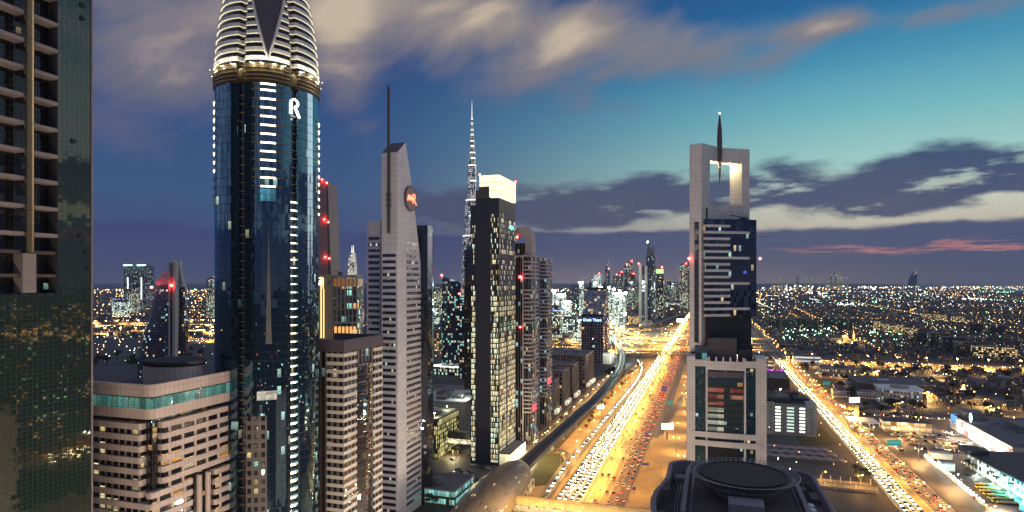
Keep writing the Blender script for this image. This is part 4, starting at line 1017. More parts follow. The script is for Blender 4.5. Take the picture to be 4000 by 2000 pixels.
    b = MB(); b.box(33, 46, 4.6, 4.9, 165.3, 165.6); kid('side_boom', b, [M['pole']], t)
    for x, y in ((-6.8, 4.2), (40.2, 5)):
        b = MB(); b.ball(x, y, 151, .9); kid('beacon', b, [M['redlamp']], t)
    b = MB(); b.ball(29.5, 3.2, 142, 1.2, n=10, k=6); kid('blue_glint', b, [emit('blue_glint', (.05, .14, 1), .6)], t)  # glowing ball imitates blue sparkles reflected in the glass
framed_tower()
def podium_tower():
    t = thing('podium_tower', 'broad lower block of beige panels and teal glass in front of the framed tower', 'office block', col(2684, 390), -A)
    W, D, H = 46, 26, 84
    b = MB(); b.box(.6, W - .6, .6, D, 0, H, 0, 1); kid('glass_wall', b, [M['pglass'], M['dark']], t)
    for x0, x1 in ((-.3, 4.9), (40.6, W + .8)):
        b = MB(); b.box(x0, x1, -.6, D * .8, 0, 88.4); kid('corner_pier', b, [M['pwhite']], t)
    for x0, x1 in ((11.2, 12.4), (33.8, 35)):
        b = MB(); b.box(x0, x1, -.4, .59, 0, 88); kid('mullion_pier', b, [M['pwhite']], t)
    b = MB(); b.box(12.41, 33.79, -.5, .58, 80.5, 86); b.box(4.91, 11.19, -.3, .58, 82.5, 86.6); b.box(35.01, 40.59, -.3, .58, 82.5, 86.6); kid('top_band', b, [M['pwhite']], t)
    b = MB()
    for x in (12.8, 17, 21.2, 25.4, 29.4, 33): b.box(x, x + 1, -.7, .3, 86.01, 88.6)
    kid('parapet_posts', b, [M['pwhite']], t)
    b = MB(); b.box(12.41, 33.79, -1.4, .57, 76.2, 79.6); kid('awning', b, [M['slate']], t)
    red = facade('red_lit_storey', (.05, .04, .04), (.05, .03, .03), 9, 5, .03, .02, .9, (1, .13, .07), (1, .40, .26), .55, .1, .03, jit=.03, clump=0); whi = facade('white_lit_storey', (.05, .05, .05), (.04, .04, .04), 9, 5, .03, .02, 1.0, (.9, 1, .8), (.95, .95, .7), .75, .1, .03, jit=.03, clump=0)
    drk = M['pglass']
    for k in range(8):
        z = 70.6 - 4.05 * k
        b = MB(); b.box(12.41, 33.79, -.25, .56, z - 1.5, z, 0); kid('floor_band', b, [M['black']], t)
        b = MB(); b.box(12.5, 22, .30, .55, z + .05, z + 2.5, 0); kid('lit_storey', b, [red if k in (1, 2, 3) else (drk if k == 0 else whi)], t)
        if k in (0, 1, 2):
            b = MB(); b.box(26 if k else 30, 33.5, .30, .55, z + .05, z + 2.5, 0); kid('lit_storey', b, [red if k else facade('amber_lit_storey', (.1, .08, .05), (.05, .03, .02), 3, 5, .03, .02, .7, AMBER, AMBER, .9, .1, clump=0)], t)
    for z in (38.3, 32.9):
        b = MB(); n = 12; o = [(3 + 41 * i / n, -1.4 - 1.1 * sin(pi * i / n)) for i in range(n + 1)]; b.prism(o + [(44, -.61), (3, -.61)], z, z + 3.4); kid('curved_band', b, [M['pwhite']], t)
    b = MB(); b.box(12.41, 33.79, -.2, .57, 24, 32.8); kid('dark_storeys', b, [M['gdark']], t)
    b = MB(); b.box(12, 30, 8, 20, 84, 99.5); b.box(12.5, 29.5, 7.6, 8, 92, 96); kid('plant_room', b, [mat('plant_room', (.085, .08, .085), .8, var=.3)], t)
    b = MB(); b.box(5, 12, 4, 14, 84, 90.5); kid('glass_lantern', b, [facade('lantern_teal', (.05, .1, .1), (.02, .06, .07), 3, 7, .05, .02, .45, (.3, 1, .9), (.3, .9, 1), .5, .15, clump=0)], t)
    b = MB(); b.poly([(4.5, 3.5, 90.6), (12.3, 3.5, 90.6), (12.3, 14, 94.5), (4.5, 14, 94.5)]); b.poly([(4.5, 14, 94.3), (12.3, 14, 94.3), (12.3, 3.5, 90.4), (4.5, 3.5, 90.4)]); kid('lantern_roof', b, [M['roofgrey']], t)
    for q in ((31, 39, 8, 18, 84.01, 92), (32, 40, 20, 24, 84.01, 95), (2, 9, 18, 25, 84.01, 96)): b = MB(); b.box(*q); kid('roof_unit', b, [M['dark']], t)
podium_tower()

# ------------------------------------------------------------------ foreground roof with helipad
M['roofwhite'] = mat('roof_white_wall', (.22, .19, .21), .8, var=.2, scale=.4); M['pad'] = mat('helipad_deck', (.05, .045, .045), .9, var=.35, scale=.25); M['deck'] = mat('roof_tiles', (.06, .048, .045), .9, var=.4, scale=.5)
def helipad_roof():
    t = thing('rooftop_building', 'dark foreground building top with round helipad deck and white penthouse walls', 'building', R(-14.5, 130), -A)
    def foot(o=0.0):
        p = [(0 + 3, 0), (48, 0), (53, 8), (51.5, 52), (48.6, 62), (48.2, 92)]
        p += [(48.2 - 6 + 6 * cos(a), 96 + 6 * sin(a)) for a in [pi / 2 * i / 5 for i in range(6)]]
        p += [(6, 102)] + [(6 - 5.5 * sin(a), 96.5 + 5.5 * cos(a)) for a in [pi / 2 * i / 5 for i in range(6)]]
        p += [(.5, 80), (-.4, 74), (-2.0, 66), (-2.4, 58), (-1.6, 50), (0, 40), (3, 38)]
        c = (24, 70); return [(c[0] + (x - c[0]) * (1 - o / 26.0), c[1] + (y - c[1]) * (1 - o / 34.0)) for x, y in p]
    b = MB(); b.prism(foot(), 0, 66.5, 0, 1); kid('wall', b, [panel('roof_building_wall', (.30, .26, .27), 2.4, 60, seed=12), M['deck']], t)
    b = MB(); fo, fi = foot(), foot(1.5)
    def lp(f, z): return [(x, y, z) for x, y in f]
    b.rings([lp(fo, 66.5), lp(fo, 70.2), lp(foot(.5), 70.7), lp(fi, 70.5), lp(fi, 66.51)], 0, cap=False, smooth=False); kid('parapet', b, [M['roofwhite']], t)
    pc = (24.0, 66.3)
    b = MB(); b.box(7.5, 40.5, 44, 84, 66.52, 71.8, 0, 1); kid('penthouse', b, [M['roofwhite'], M['deck']], t)
    b = MB(); b.box(7, 8.2, 44.4, 86, 71.81, 72.6); b.box(39.6, 40.9, 44.4, 84, 71.81, 72.6); kid('penthouse_coping', b, [M['roofwhite']], t)
    b = MB(); b.cyl(pc[0], pc[1], 71.85, 76.6, 8.2, 11.5, n=40); kid('deck_support', b, [M['roofwhite']], t)
    b = MB(); b.cyl(pc[0], pc[1], 76.6, 77.9, 12.4, 12.4, n=64, smooth=False); hd = kid('helipad_deck', b, [M['pad']], t)
    b = MB(); n = 64
    for i in range(n):
        a, c = 2 * pi * i / n, 2 * pi * (i + 1) / n
        p = lambda r, q, z: (pc[0] + r * cos(q), pc[1] + r * sin(q), z)
        b.tube(p(12.4, a, 77.5), p(15.6, a, 78.3), .09, 4); b.tube(p(12.0, a, 74.8), p(15.6, a, 78.3), .08, 4); b.tube(p(15.6, a, 78.3), p(15.6, c, 78.3), .09, 4); b.tube(p(14, a, 77.9), p(14, c, 77.9), .07, 4); b.tube(p(13.2, a, 76), p(13.2, c, 76), .07, 4)
        b.tube(p(12.0, a, 74.8), p(13.8, c, 77.8), .06, 4)
    kid('safety_truss', b, [M['pole']], hd)
    b = MB(); b.rings([[(pc[0] + r * cos(2 * pi * i / 64), pc[1] + r * sin(2 * pi * i / 64), z) for i in range(64)] for r, z in ((12.45, 77.9), (12.45, 78.15), (11.9, 78.15), (11.9, 77.92))], 0, cap=False); kid('deck_rim', b, [M['deck']], hd)
    b = MB(); b.box(19.4, 28.4, 45, 51.5, 66.5, 75.6); sh = kid('stair_head', b, [M['roofwhite']], t)
    b = MB()
    for i in range(10): x = 20 + i * .9; b.tube((x, 51.2, 75.6), (x, 51.2, 77.2), .05, 4); b.tube((x, 41, 67), (x, 41, 69.4), .05, 4)
    b.tube((20, 51.2, 77.2), (28.1, 51.2, 77.2), .05, 4); b.tube((20, 41, 69.4), (28.1, 41, 69.4), .05, 4); kid('handrail', b, [M['black']], sh)
    for x, z in ((14.2, 67.3), (16.6, 67.3), (32, 66.9), (35, 66.9)):
        b = MB(); b.box(x - 1.1, x + 1.1, 43.8, 43.99, z, z + (3.6 if x < 20 else 1.4), 0); kid('lit_window', b, [facade('roof_window', (.05, .05, .04), (.1, .1, .05), 2.2, 3.6, .16, .1, 1, (.85, .9, .35), (.9, .9, .4), .28, .05, clump=0)], t)
    b = MB()
    for s in (10.4, 12): b.tube((s, 43.4, 66.6), (s, 43.4, 72.6), .08, 4)
    for i in range(10): b.tube((10.4, 43.4, 67 + .6 * i), (12, 43.4, 67 + .6 * i), .06, 4)
    kid('ladder', b, [M['pole']], t)
    b = MB(); n = 16; rs = []
    for k in range(4):
        r = 1.9 * k / 3 + .05; rs.append([(3 + r * cos(2 * pi * i / n), 48 + r * sin(2 * pi * i / n) * .75, 68.4 + .35 * (k / 3) ** 2 + r * sin(2 * pi * i / n) * .55) for i in range(n)])
    b.rings(rs, 0, cap=False); b.tube((3, 48.2, 66.5), (3, 48, 68.4), .12); kid('satellite_dish', b, [M['white']], t)
    for q in ((-1, 2, 70, 73, 66.51, 69.6), (3, 6.5, 87, 92, 66.51, 68.4), (44.4, 47.4, 78, 84, 66.51, 68.6), (42, 47, 52, 58, 66.51, 69), (-2.6, -.6, 60, 64, 66.51, 68.2), (.2, 2.2, 53, 56, 66.51, 67.9), (42, 44, 87, 90, 66.51, 68.4)): b = MB(); b.box(*q); kid('roof_unit', b, [M['roofgrey']], t)
    for y in (70, 66): b = MB(); b.cyl(42.8, y, 66.51, 69.2, 1.2); b.ball(42.8, y, 69.2, 1.2, n=10, k=6, rz=.5); kid('water_tank', b, [M['white']], t)
    b = MB(); b.box(44.6, 47.2, 58.5, 77.5, 66.51, 66.75)
    for i in range(12): b.box(44.6, 47.2, 58.6 + i * 1.6, 58.9 + i * 1.6, 66.76, 67.0)
    kid('walkway', b, [M['concrete']], t)
    b = MB()
    for x in (4.5, 5.3, 6.1): b.tube((x, 44, 66.8), (x, 86, 66.8), .14, 5)
    for x in (9.5, 38.5): b.tube((x, 45, 72.1), (x, 83, 72.1), .1, 5)
    kid('pipes', b, [M['pole']], t)
    for x, y, h in ((-.5, 78, 8), (4, 84, 7), (43, 86, 6)):
        b = MB(); b.tube((x, y, 66.5), (x, y, 66.5 + h), .09, 5); kid('antenna', b, [M['pole']], t)
helipad_roof()

# ------------------------------------------------------------------ metro station shell and footbridge
M['shell'] = facade('bronze_shell', (.22, .145, .065), (.1, .06, .03), 500, 500, 2, 2, 0, jx=3.2, jz=400, wrough=.34, jit=0, detail=False)
def station():
    t = thing('metro_station', 'bronze shell roof of the metro station swelling up at the bottom edge', 'station', (-13, 352), -A)
    b = MB(); n, k = 28, 22; rs = []
    def sp(i, j):
        a = pi * i / n; s = -1 + 2 * (j / k); s = max(-.995, min(.96, s)); w = sqrt(1 - s * s) ** .8
        return (14.5 * w * cos(a), 66 * s, 7 + 15 * w * sin(a) + 2.5 * s)
    for j in range(k + 1): rs.append([sp(i, j) for i in range(n + 1)])
    for a, c in zip(rs, rs[1:]):
        for i in range(n): b.poly([a[i], c[i], c[i + 1], a[i + 1]], 0, [(i * 1.6, a[i][1]), (i * 1.6, c[i][1]), (i * 1.6 + 1.6, c[i][1]), (i * 1.6 + 1.6, a[i][1])], True)
    sr_ = kid('shell_roof', b, [M['shell']], t)
    b = MB(); rng = random.Random(5)
    for q in range(70):
        i = rng.randrange(2, n - 2); j = rng.randrange(5, k - 2)
        p0, p1, p2 = sp(i + .1, j + .1), sp(i + .1, j + .55), sp(i + .35, j + .55); p3 = sp(i + .35, j + .1)
        up = lambda p: (p[0] * 1.012, p[1], 7 + (p[2] - 7) * 1.012 + .06)
        b.poly([up(p0), up(p1), up(p2), up(p3)], 0 if rng.random() < .7 else 1)
    kid('roof_slots', b, [M['black'], emit('slot_glow', (1, .8, .45), 1.2)], sr_)
    b = MB()
    for i in range(0, 13):
        a = pi * i / 12; x, z = 6.8 * cos(a), 9.4 + 8.0 * sin(a)
        b.tube((x, 60, z), (x * .7, 67, 9.4 + (z - 9.4) * .55), .14, 4)
        if i: b.tube((x, 60, z), (px_, 60, pz_), .16, 4); b.tube((x * .7, 67, 9.4 + (z - 9.4) * .55), (px_ * .7, 67, 9.4 + (pz_ - 9.4) * .55), .14, 4)
        px_, pz_ = x, z
    kid('end_lattice', b, [M['bronze']], t)
    b = MB(); b.box(-11, 11, -58, 56, 0, 6.8); kid('station_hall', b, [facade('station_glass', (.2, .16, .1), (.1, .08, .05), 3, 3.4, .1, .1, .7, (1, .78, .4), (1, .7, .3), 1.1, .1, clump=0)], t)
    l = lamp_light('station_light', 9000, (1, .62, .24)); o = bpy.data.objects.new('station_light', l); COL.objects.link(o); o.parent = t; o.location = (24, -6, 12)
    t = thing('footbridge', 'glowing golden footbridge tube crossing the highway from the station', 'footbridge', (1.5, 357), -A)
    b = MB(); n = 14
    rs = [[(x, 3.4 * cos(pi * i / n), 8.2 + 3.6 * sin(pi * i / n)) for i in range(n + 1)] for x in [3.0 * q for q in range(36)]]
    for a, c in zip(rs, rs[1:]):
        for i in range(n): b.poly([a[i], c[i], c[i + 1], a[i + 1]], 0, [(a[i][0], i * .8), (c[i][0], i * .8), (c[i][0], i * .8 + .8), (a[i][0], i * .8 + .8)], True)
    kid('tube_roof', b, [facade('glowing_tube', (.5, .33, .1), (.45, .28, .08), 3.0, 2.4, .06, .06, 1, (1, .62, .16), (1, .66, .2), .55, .06, clump=0)], t)
    b = MB(); b.box(0, 105, -3.3, 3.3, 4.2, 5.4); kid('deck', b, [M['viad']], t)
    b = MB()
    for s in (-3.35, 3.35): b.wall((0, s), (105, s), 5.4, 8.2); b.wall((105, s * .99), (0, s * .99), 5.4, 8.2)
    kid('side_glazing', b, [facade('bridge_glass', (.3, .2, .08), (.2, .15, .06), 1.5, 1.4, .12, .12, .8, (1, .80, .40), (.6, 1, .6), 1.2, .1, clump=0)], t)
    for x in (12, 34, 46, 60):
        b = MB(); b.box(x - .8, x + .8, -1.2, 1.2, 0, 4.2); kid('pier', b, [M['viad']], t)
station()

# ------------------------------------------------------------------ blocks around the forecourt and along the viaduct street
def block(name, label, cat, loc, w, d, h, mats, rz=-A, group=None, parapet=.9, units=3, x0=None):
    """box with near right corner at loc; face 0 looks back along the road, face 1 looks to the road"""
    t = thing(name, label, cat, loc, rz, group); x0 = -w if x0 is None else x0; x1 = x0 + w
    b = MB(); b.prism([(x0, 0), (x1, 0), (x1, d), (x0, d)], 0, h, 0, 1); kid('wall', b, [mats[0], mats[1] if len(mats) > 1 else M['roofgrey']], t)
    b = MB(); r = .25
    for a in ((x0 - r, x1 + r, -r, r), (x0 - r, x1 + r, d - r, d + r), (x0 - r, x0 + r, r, d - r), (x1 - r, x1 + r, r, d - r)): b.box(*a, h + .003, h + parapet)
    kid('parapet', b, [mats[2] if len(mats) > 2 else M['concrete']], t)
    if units:
        rg = random.Random(int(abs(loc[0]) * 7 + loc[1]))
        for i in range(units):
            b = MB(); x, y = x0 + w * rg.uniform(.12, .75), d * rg.uniform(.1, .75); b.box(x, x + w * rg.uniform(.08, .2), y, y + d * rg.uniform(.08, .2), h + .003, h + rg.uniform(1.2, 3.4)); kid('roof_unit', b, [M['roofgrey']], t)
    return t
lit_y = facade('yellow_slot_office', (.07, .065, .045), (.02, .02, .015), 1.45, 3.5, .45, .22, .62, (1, .84, .30), (.95, .9, .4), 1.7, .05, clump=.3, jit=0)
t = block('office_block', 'low office with tall yellow lit slot windows beside the black hotel', 'office block', (*col(1712, 471), 0), 34, 40, 30, [lit_y, mat('lit_roof', (.30, .29, .24), .8, var=.2)], units=5)
b = MB(); b.box(-.02, .15, 1, 39.5, 25.4, 29.5); kid('lit_top_storey', b, [facade('yellow_top', (.2, .18, .1), (.2, .16, .05), 5.6, 5, .1, .02, 1, (1, .86, .34), (1, .86, .4), 1.1, .03, clump=0)], t)
for p in ((-30, 4), (-6, 6), (-8, 34)):
    o = bpy.data.objects.new('roof_lamp_light', lamp_light('roof_lamp_light', 2600, (1, .95, .6))); COL.objects.link(o); o.parent = t; o.location = (p[0], p[1], 33)
    b = MB(); b.tube((p[0], p[1], 30), (p[0], p[1], 33), .08, 4); b.ball(p[0], p[1], 33.4, .4, 1); kid('roof_lamp', b, [M['pole'], M['whitelamp']], t)
t = block('hall', 'wide pale hall with white lit roof behind the yellow office', 'hall', (*col(1815, 540), 0), 52, 62, 29, [panel('pale_panel', (.42, .40, .36), 3, 4, seed=14), mat('white_roof', (.55, .56, .52), .8, var=.2)], units=7)
o = bpy.data.objects.new('roof_lamp_light', lamp_light('roof_lamp_light', 9000, (.9, 1, .8))); COL.objects.link(o); o.parent = t; o.location = (-8, 18, 35)
t = thing('skybridge', 'covered lit footbridge between yellow office and black hotel', 'footbridge', (*col(1748, 486), 0), -A)
b = MB(); b.box(0, 19, 0, 5, 12.2, 17.6); kid('upper_hull', b, [mat('bridge_hull', (.07, .07, .055), .6)], t)
b = MB(); b.box(0, 19, -.1, 5.1, 8.6, 12.19); kid('lit_soffit', b, [facade('bridge_lit', (.5, .45, .3), (.4, .36, .2), 1.6, 3.6, .12, .1, 1, (1, .88, .5), (1, .9, .6), 2.6, .02, clump=0)], t)
b = MB(); b.box(8, 9.5, 1, 4, 0, 8.5); kid('pier', b, [M['concrete']], t)
o = bpy.data.objects.new('court_light', lamp_light('court_light', 16000, (1, .84, .45))); COL.objects.link(o); o.parent = t; o.location = (9, -10, 6)
t = block('terminal', 'small flat building with teal lit windows at the foot of the grey tower', 'building', (*col(1775, 368), 0), 34, 30, 9.5, [facade('teal_window_wall', (.10, .09, .07), (.02, .06, .07), 1.9, 4.7, .12, .35, .85, (.35, 1, .95), (.5, 1, .85), 1.2, .08, clump=.2)], units=4)
t = block('terminal', 'low annex with warm windows right of the teal lit building', 'building', (*col(1815, 392), 0), 18, 16, 7, [facade('warm_annex', (.12, .10, .07), (.03, .03, .02), 1.9, 3.5, .2, .35, .7, WARM, COOL, 1.0, .06, clump=.2)], units=2)
lowm = facade('grid_block', (.25, .19, .15), (.02, .018, .018), 4.2, 4.4, .5, .38, .05, AMBER, WARM, 1.0, .08, .1, jit=0)
for i, (u0, u1, h, w, s) in enumerate(((612, 634, 33, 36, 'nearest of the stepped row'), (660, 684, 38, 44, 'second of the stepped row'), (708, 735, 38, 50, 'third of the stepped row'), (784, 838, 41, 55, 'farthest and largest of the stepped row'))):
    t = block('apartment_block', 'brown block with deep window grid beside the viaduct, ' + s, 'apartment block', R(-152, u0), w, u1 - u0, h, [lowm, M['roofgrey'], M['beige']], parapet=1.6, units=2, group='brown blocks along the viaduct')
    b = MB(); n = int((u1 - u0) / 8)
    for j in range(n + 1): y = .6 + (u1 - u0 - 2.2) * j / n; b.box(.01, .9, y, y + 1.2, 5, h - 2)
    for x in (-w * .93, -w * .62, -w * .31, -1.6): b.box(x, x + 1.4, -.8, -.01, 5, h - 2)
    kid('piers', b, [M['beige']], t)
    b = MB(); b.cyl(-w * .6, (u1 - u0) * .5, h, h + 3, 4, n=14); b.ball(-w * .6, (u1 - u0) * .5, h + 3, 3.8, n=14, k=6, rz=1.5); kid('roof_drum', b, [M['concrete']], t)
    b = MB(); b.box(.05, 3, 1, u1 - u0 - 1, 0, 4.5); kid('shopfront', b, [facade('shopfront', (.2, .17, .12), (.2, .15, .1), 5, 4.5, .1, .05, .9, (1, .8, .42), (1, .95, .8), 2.8, .03, clump=.1)], t)
t = block('car_park_block', 'pale low car park with lit decks beyond the brown blocks', 'car park', (*col(2226, 1000), 0), 62, 46, 23, [facade('deck_bands', (.4, .38, .31), (.08, .08, .05), 6, 5.8, .04, .55, .9, (.9, 1, .55), (1, .95, .6), .8, .02, clump=.1)], units=4)
# mirrored hotel with the A-shaped flank
def grid_hotel():
    t = thing('grid_hotel', 'mirrored hotel with white window grid, horned crown and blue lettering', 'hotel', col(2356, 1028), -A)
    g = facade('white_grid_glass', (.40, .34, .34), (.02, .018, .03), 4.6, 4.3, .14, .13, .02, WARM, COOL, 1.4, .22, .02, jit=.03, mcol=(.85, .8, 1)); s = facade('grid_side', (.40, .35, .34), (.02, .018, .03), 4.6, 4.3, .3, .2, .05, WARM, AMBER, 1.0, .2, .03, jit=.03)
    lt = facade('grid_glass_gold', (.38, .32, .32), (.02, .018, .03), 4.6, 4.3, .14, .13, .24, (1, .72, .3), (1, .85, .5), 1.4, .25, .02, jit=.03, clump=.8)
    D = 62
    b = MB(); b.box(-37, 0, 0, D, 0, 78, 0, 1); kid('lower_block', b, [g, M['dark']], t)
    b = MB(); b.prism([(-37, 0), (0, 0), (0, 12), (-37, 12)], 78.01, 82, 0, 0); kid('eave', b, [M['black']], t)
    b = MB(); f = [(0, 6, 82), (0, 30, 124), (0, 44, 124), (0, D, 82)]; g2 = [(x - 36, y, z) for x, y, z in f]
    b.poly(f, 0, [(y, z) for x, y, z in f]); b.poly(g2[::-1], 0, [(y, z) for x, y, z in g2[::-1]])
    for i in range(4): j = (i + 1) % 4; b.poly([f[j], f[i], g2[i], g2[j]], 0, [(0, f[j][2]), (0, f[i][2]), (36, f[i][2]), (36, f[j][2])])
    kid('upper_block', b, [lt], t)
    b = MB(); b.box(-36, 0, 29, 45, 124.01, 127); kid('crown_roof', b, [M['black']], t)
    for x in (-30, -1.5):
        b = MB(); p = [(x, 30, 127), (x, 44, 127), (x, 40, 136.5), (x, 36, 136.5)]; q = [(a - 3.5 if x > -10 else a + 3.5, c, d) for a, c, d in p]
        b.poly(p); b.poly(q[::-1])
        for i in range(4): j = (i + 1) % 4; b.poly([p[j], p[i], q[i], q[j]])
        kid('horn', b, [M['slate']], t)
    b = MB(); b.box(-19.4, -18.2, -.3, .02, 0, 77); kid('centre_groove', b, [M['black']], t)
    b = MB(); b.box(.01, .3, 24, 38, 0, 62); kid('flank_slot', b, [M['black']], t)
    blu = emit('blue_letters', (.22, .38, 1), 5)
    text('sign_letters', 'Dusit Thani', 6.6, blu, t, (-18.3, -.6, 70.5), (pi / 2, 0, 0), .2, bold=.06)
    b = MB(); b.box(1, 14, -8, 22, 0, 16); kid('lit_annex', b, [facade('annex_glow', (.6, .58, .5), (.5, .48, .4), 6, 16, .03, .03, 1, (1, .95, .75), (1, .95, .8), 2.2, .02, clump=0)], t)
grid_hotel()
# ------------------------------------------------------------------ distant towers
def F_(name, wall, glass, lit, ca=WARM, cb=COOL, st=2.2, cw=3.0, ch=3.8, fx=.3, fz=.3, **k): return facade(name, wall, glass, cw, ch, fx, fz, lit, ca, cb, st, **k)
D1 = F_('far_dark_glass', (.03, .03, .045), (.012, .014, .03), .16, jit=0, detail=False); D2 = F_('far_pale_lit', (.16, .15, .15), (.02, .02, .03), .34, jit=0, detail=False)
D3 = F_('far_cold_lit', (.14, .16, .15), (.05, .06, .06), .72, (.75, 1, .88), (.9, 1, .8), 2.2, jit=0, detail=False, cw=4, ch=4); D4 = F_('far_warm_lit', (.2, .16, .1), (.04, .03, .02), .6, AMBER, WARM, 2.0, jit=0, detail=False)
D5 = F_('far_blue_glass', (.05, .06, .09), (.02, .03, .06), .08, jit=0, detail=False, refl=.2); PALE = mat('far_pale_cladding', (.42, .40, .36), .7)
def far(name, label, px0, px1, ytop, d, m, dep=None, rz=-A, beacons=(), crown=None, group=None, roof=None):
    w = (px1 - px0) / F * d; dep = dep or w * .9; h = zz(ytop, d)
    t = thing(name, label, 'tower', col(px1, d), rz, group)
    b = MB(); b.prism([(-w, 0), (0, 0), (0, dep), (-w, dep)], 0, h, 0, 1); kid('shaft', b, [m, M['dark']], t)
    b = MB(); b.box(-w * .85, -w * .15, dep * .2, dep * .8, h + .01, h + 4 + w * .06); kid('roof_block', b, [roof or M['roofgrey']], t)
    for f, dz in beacons:
        b = MB(); b.ball(-w * f, -1, h + dz, 1.0 + d * .0007); kid('beacon', b, [M['redlamp']], t)
    return t, w, dep, h
# twin construction towers, pale tower and low blocks on the left
C1 = F_('construction_floors', (.09, .09, .11), (.03, .03, .05), .16, (.9, 1, .9), (.7, .9, 1), 1.2, jit=0, detail=False)
for a, b_, lab in ((473, 516, 'left of two dark unfinished towers with lit cranes'), (527, 569, 'right of two dark unfinished towers with lit cranes')):
    t, w, dep, h = far('construction_tower', lab, a, b_, 1040, 3000, C1, group='unfinished twin towers')
    b = MB()
    for x in (-w * .8, -w * .4, -w * .1): b.tube((x, 5, h), (x, 5, h + 22), .9, 4); b.tube((x, 5, h + 18), (x + 16, 5, h + 30), .7, 4)
    kid('cranes', b, [M['pole']], t)
    b = MB()
    for i in range(6): b.ball(-w * (.05 + .18 * i), -2, h + 5, 1.8)
    kid('work_lights', b, [M['greenlamp']], t)
    b = MB(); b.box(-w * .55, -w * .45, -1.5, -.2, h * .25, h * .75); kid('hoist_lights', b, [emit('hoist_white', (.9, 1, 1), 2.4)], t)
far('slab_tower', 'grey slab standing before the unfinished twin towers', 488, 522, 1128, 2700, D2)
far('slab_tower', 'pale slim tower with a bright lamp on its roof left of the lobed tower', 800, 832, 1090, 2300, F_('pale_slim', (.32, .30, .28), (.05, .05, .05), .3, jit=0, detail=False))
t, w, dep, h = far('slab_tower', 'dotted tower half hidden behind the lobed tower edge', 830, 852, 1080, 2350, D2)
b = MB(); b.ball(-4, -2, h + 10, 7); kid('floodlight', b, [M['whitelamp']], t)
far('low_block', 'small dark blue-lit block near the left city highway', 420, 470, 1165, 3300, F_('blue_lit', (.05, .06, .12), (.02, .03, .1), .4, (.25, .35, 1), (.7, .9, 1), 2.0, jit=0, detail=False))
far('low_block', 'wide low cold-lit block before the unfinished towers', 425, 475, 1180, 2500, D3)
# curved dark tower with white sail crown
def sail_tower():
    d = 820; t = thing('sail_tower', 'dark curved lattice tower with white sail crown and twin red beacons', 'tower', col(618, d), 0)
    s = d / F; hx = lambda px: (px - 618) * s; hz = lambda py: zz(py, d)
    lat = F_('lattice_glass', (.035, .03, .045), (.012, .010, .02), .11, (1, .85, .5), (.5, .9, 1), 1.6, cw=3.2, ch=3.6, refl=.12, jit=.02)
    prof = [(1520, 515, 716), (1400, 525, 715), (1300, 545, 714), (1200, 572, 712), (1140, 588, 711), (1112, 600, 709)]
    b = MB(); rs = []
    for py, x0, x1 in prof:
        c, r = (hx(x0) + hx(x1)) / 2, (hx(x1) - hx(x0)) / 2
        rs.append([(c + r * cos(2 * pi * i / 28), r * .55 * sin(2 * pi * i / 28) + 12, hz(py)) for i in range(28)])
    rs[0] = [(x, y, 0) for x, y, z in rs[0]]; b.rings(rs); kid('shaft', b, [lat], t)
    b = MB()
    for f in (-1, 1):
        o = [(600, 1112), (612, 1085), (640, 1060), (662, 1050), (660, 1035), (668, 1022), (672, 1016), (672, 1130)] if f < 0 else [(678, 1130), (678, 1040), (690, 1036), (694, 1018), (697, 1050), (706, 1100), (709, 1120)]
        y0 = 4; p = [(hx(a), y0, hz(c)) for a, c in o]; q = [(x, 11, z) for x, y, z in p]
        b.poly(p[::-1]); b.poly(q)
        for i in range(len(p)): j = (i + 1) % len(p); b.poly([p[i], p[j], q[j], q[i]])
    kid('sail_crown', b, [panel('sail_white', (.45, .40, .42), 3, 3, seed=21)], t)
    for a, c in ((667, 673), (683, 694)):
        b = MB(); b.box(hx(a), hx(c), -6, 3, 0, hz(1020 if a < 680 else 1024)); kid('white_blade', b, [PALE], t)
    b = MB(); b.box(hx(673.2), hx(682.8), -3, 2, 0, hz(1130)); kid('dark_slot', b, [M['black']], t)
    for a, c in ((606, 1122), (682, 1115)):
        b = MB(); b.ball(hx(a), -8, hz(c), 1.9); kid('beacon', b, [M['redlamp']], t)
        o = bpy.data.objects.new('beacon_light', lamp_light('beacon_light', 800, (1, .05, .04))); COL.objects.link(o); o.parent = t; o.location = (hx(a), -12, hz(c) + 2)
sail_tower()
# leaning brown slab, beige hotel with a script sign
d = 545; t = thing('slab_tower', 'windowless brown slab tower with small red lights behind the lobed tower', 'tower', col(1262, d), 0)
s = d / F; hx = lambda px: (px - 1262) * s
b = MB(); o = [(1225, 2000), (1281, 2000), (1293, 1080), (1280, 712), (1258, 696), (1225, 690)]; p = [(hx(a), 0, max(0, zz(c, d))) for a, c in o]; q = [(x, 30, z) for x, y, z in p]
p[0], p[1], q[0], q[1] = [(x, y, 0) for x, y, z in (p[0], p[1], q[0], q[1])]
b.poly(p, 0, [(x, z) for x, y, z in p]); b.poly(q[::-1], 0)
for i in range(6): j = (i + 1) % 6; b.poly([p[j], p[i], q[i], q[j]])
kid('shaft', b, [panel('brown_slab', (.30, .22, .20), 30, 60, seed=22)], t)
b = MB(); o = [(1283, 1080), (1293.5, 1080), (1281, 714), (1275, 709)]; p = [(hx(a), -.4, zz(c, d)) for a, c in o]; b.poly(p); kid('dark_edge', b, [M['slate']], t)
for a, c in ((1259, 702), (1278, 715), (1268, 858), (1284, 868), (1272, 1005), (1288, 1010)):
    b = MB(); b.ball(hx(a), -1.2, zz(c, d), .8); kid('beacon', b, [M['redlamp']], t)
d = 520; t = thing('beige_hotel', 'beige hotel with gold outlined script sign and lit arcade, beside the lobed tower', 'hotel', col(1394, d), 0)
s = d / F; hx = lambda px: (px - 1394) * s; hz = lambda py: zz(py, d)
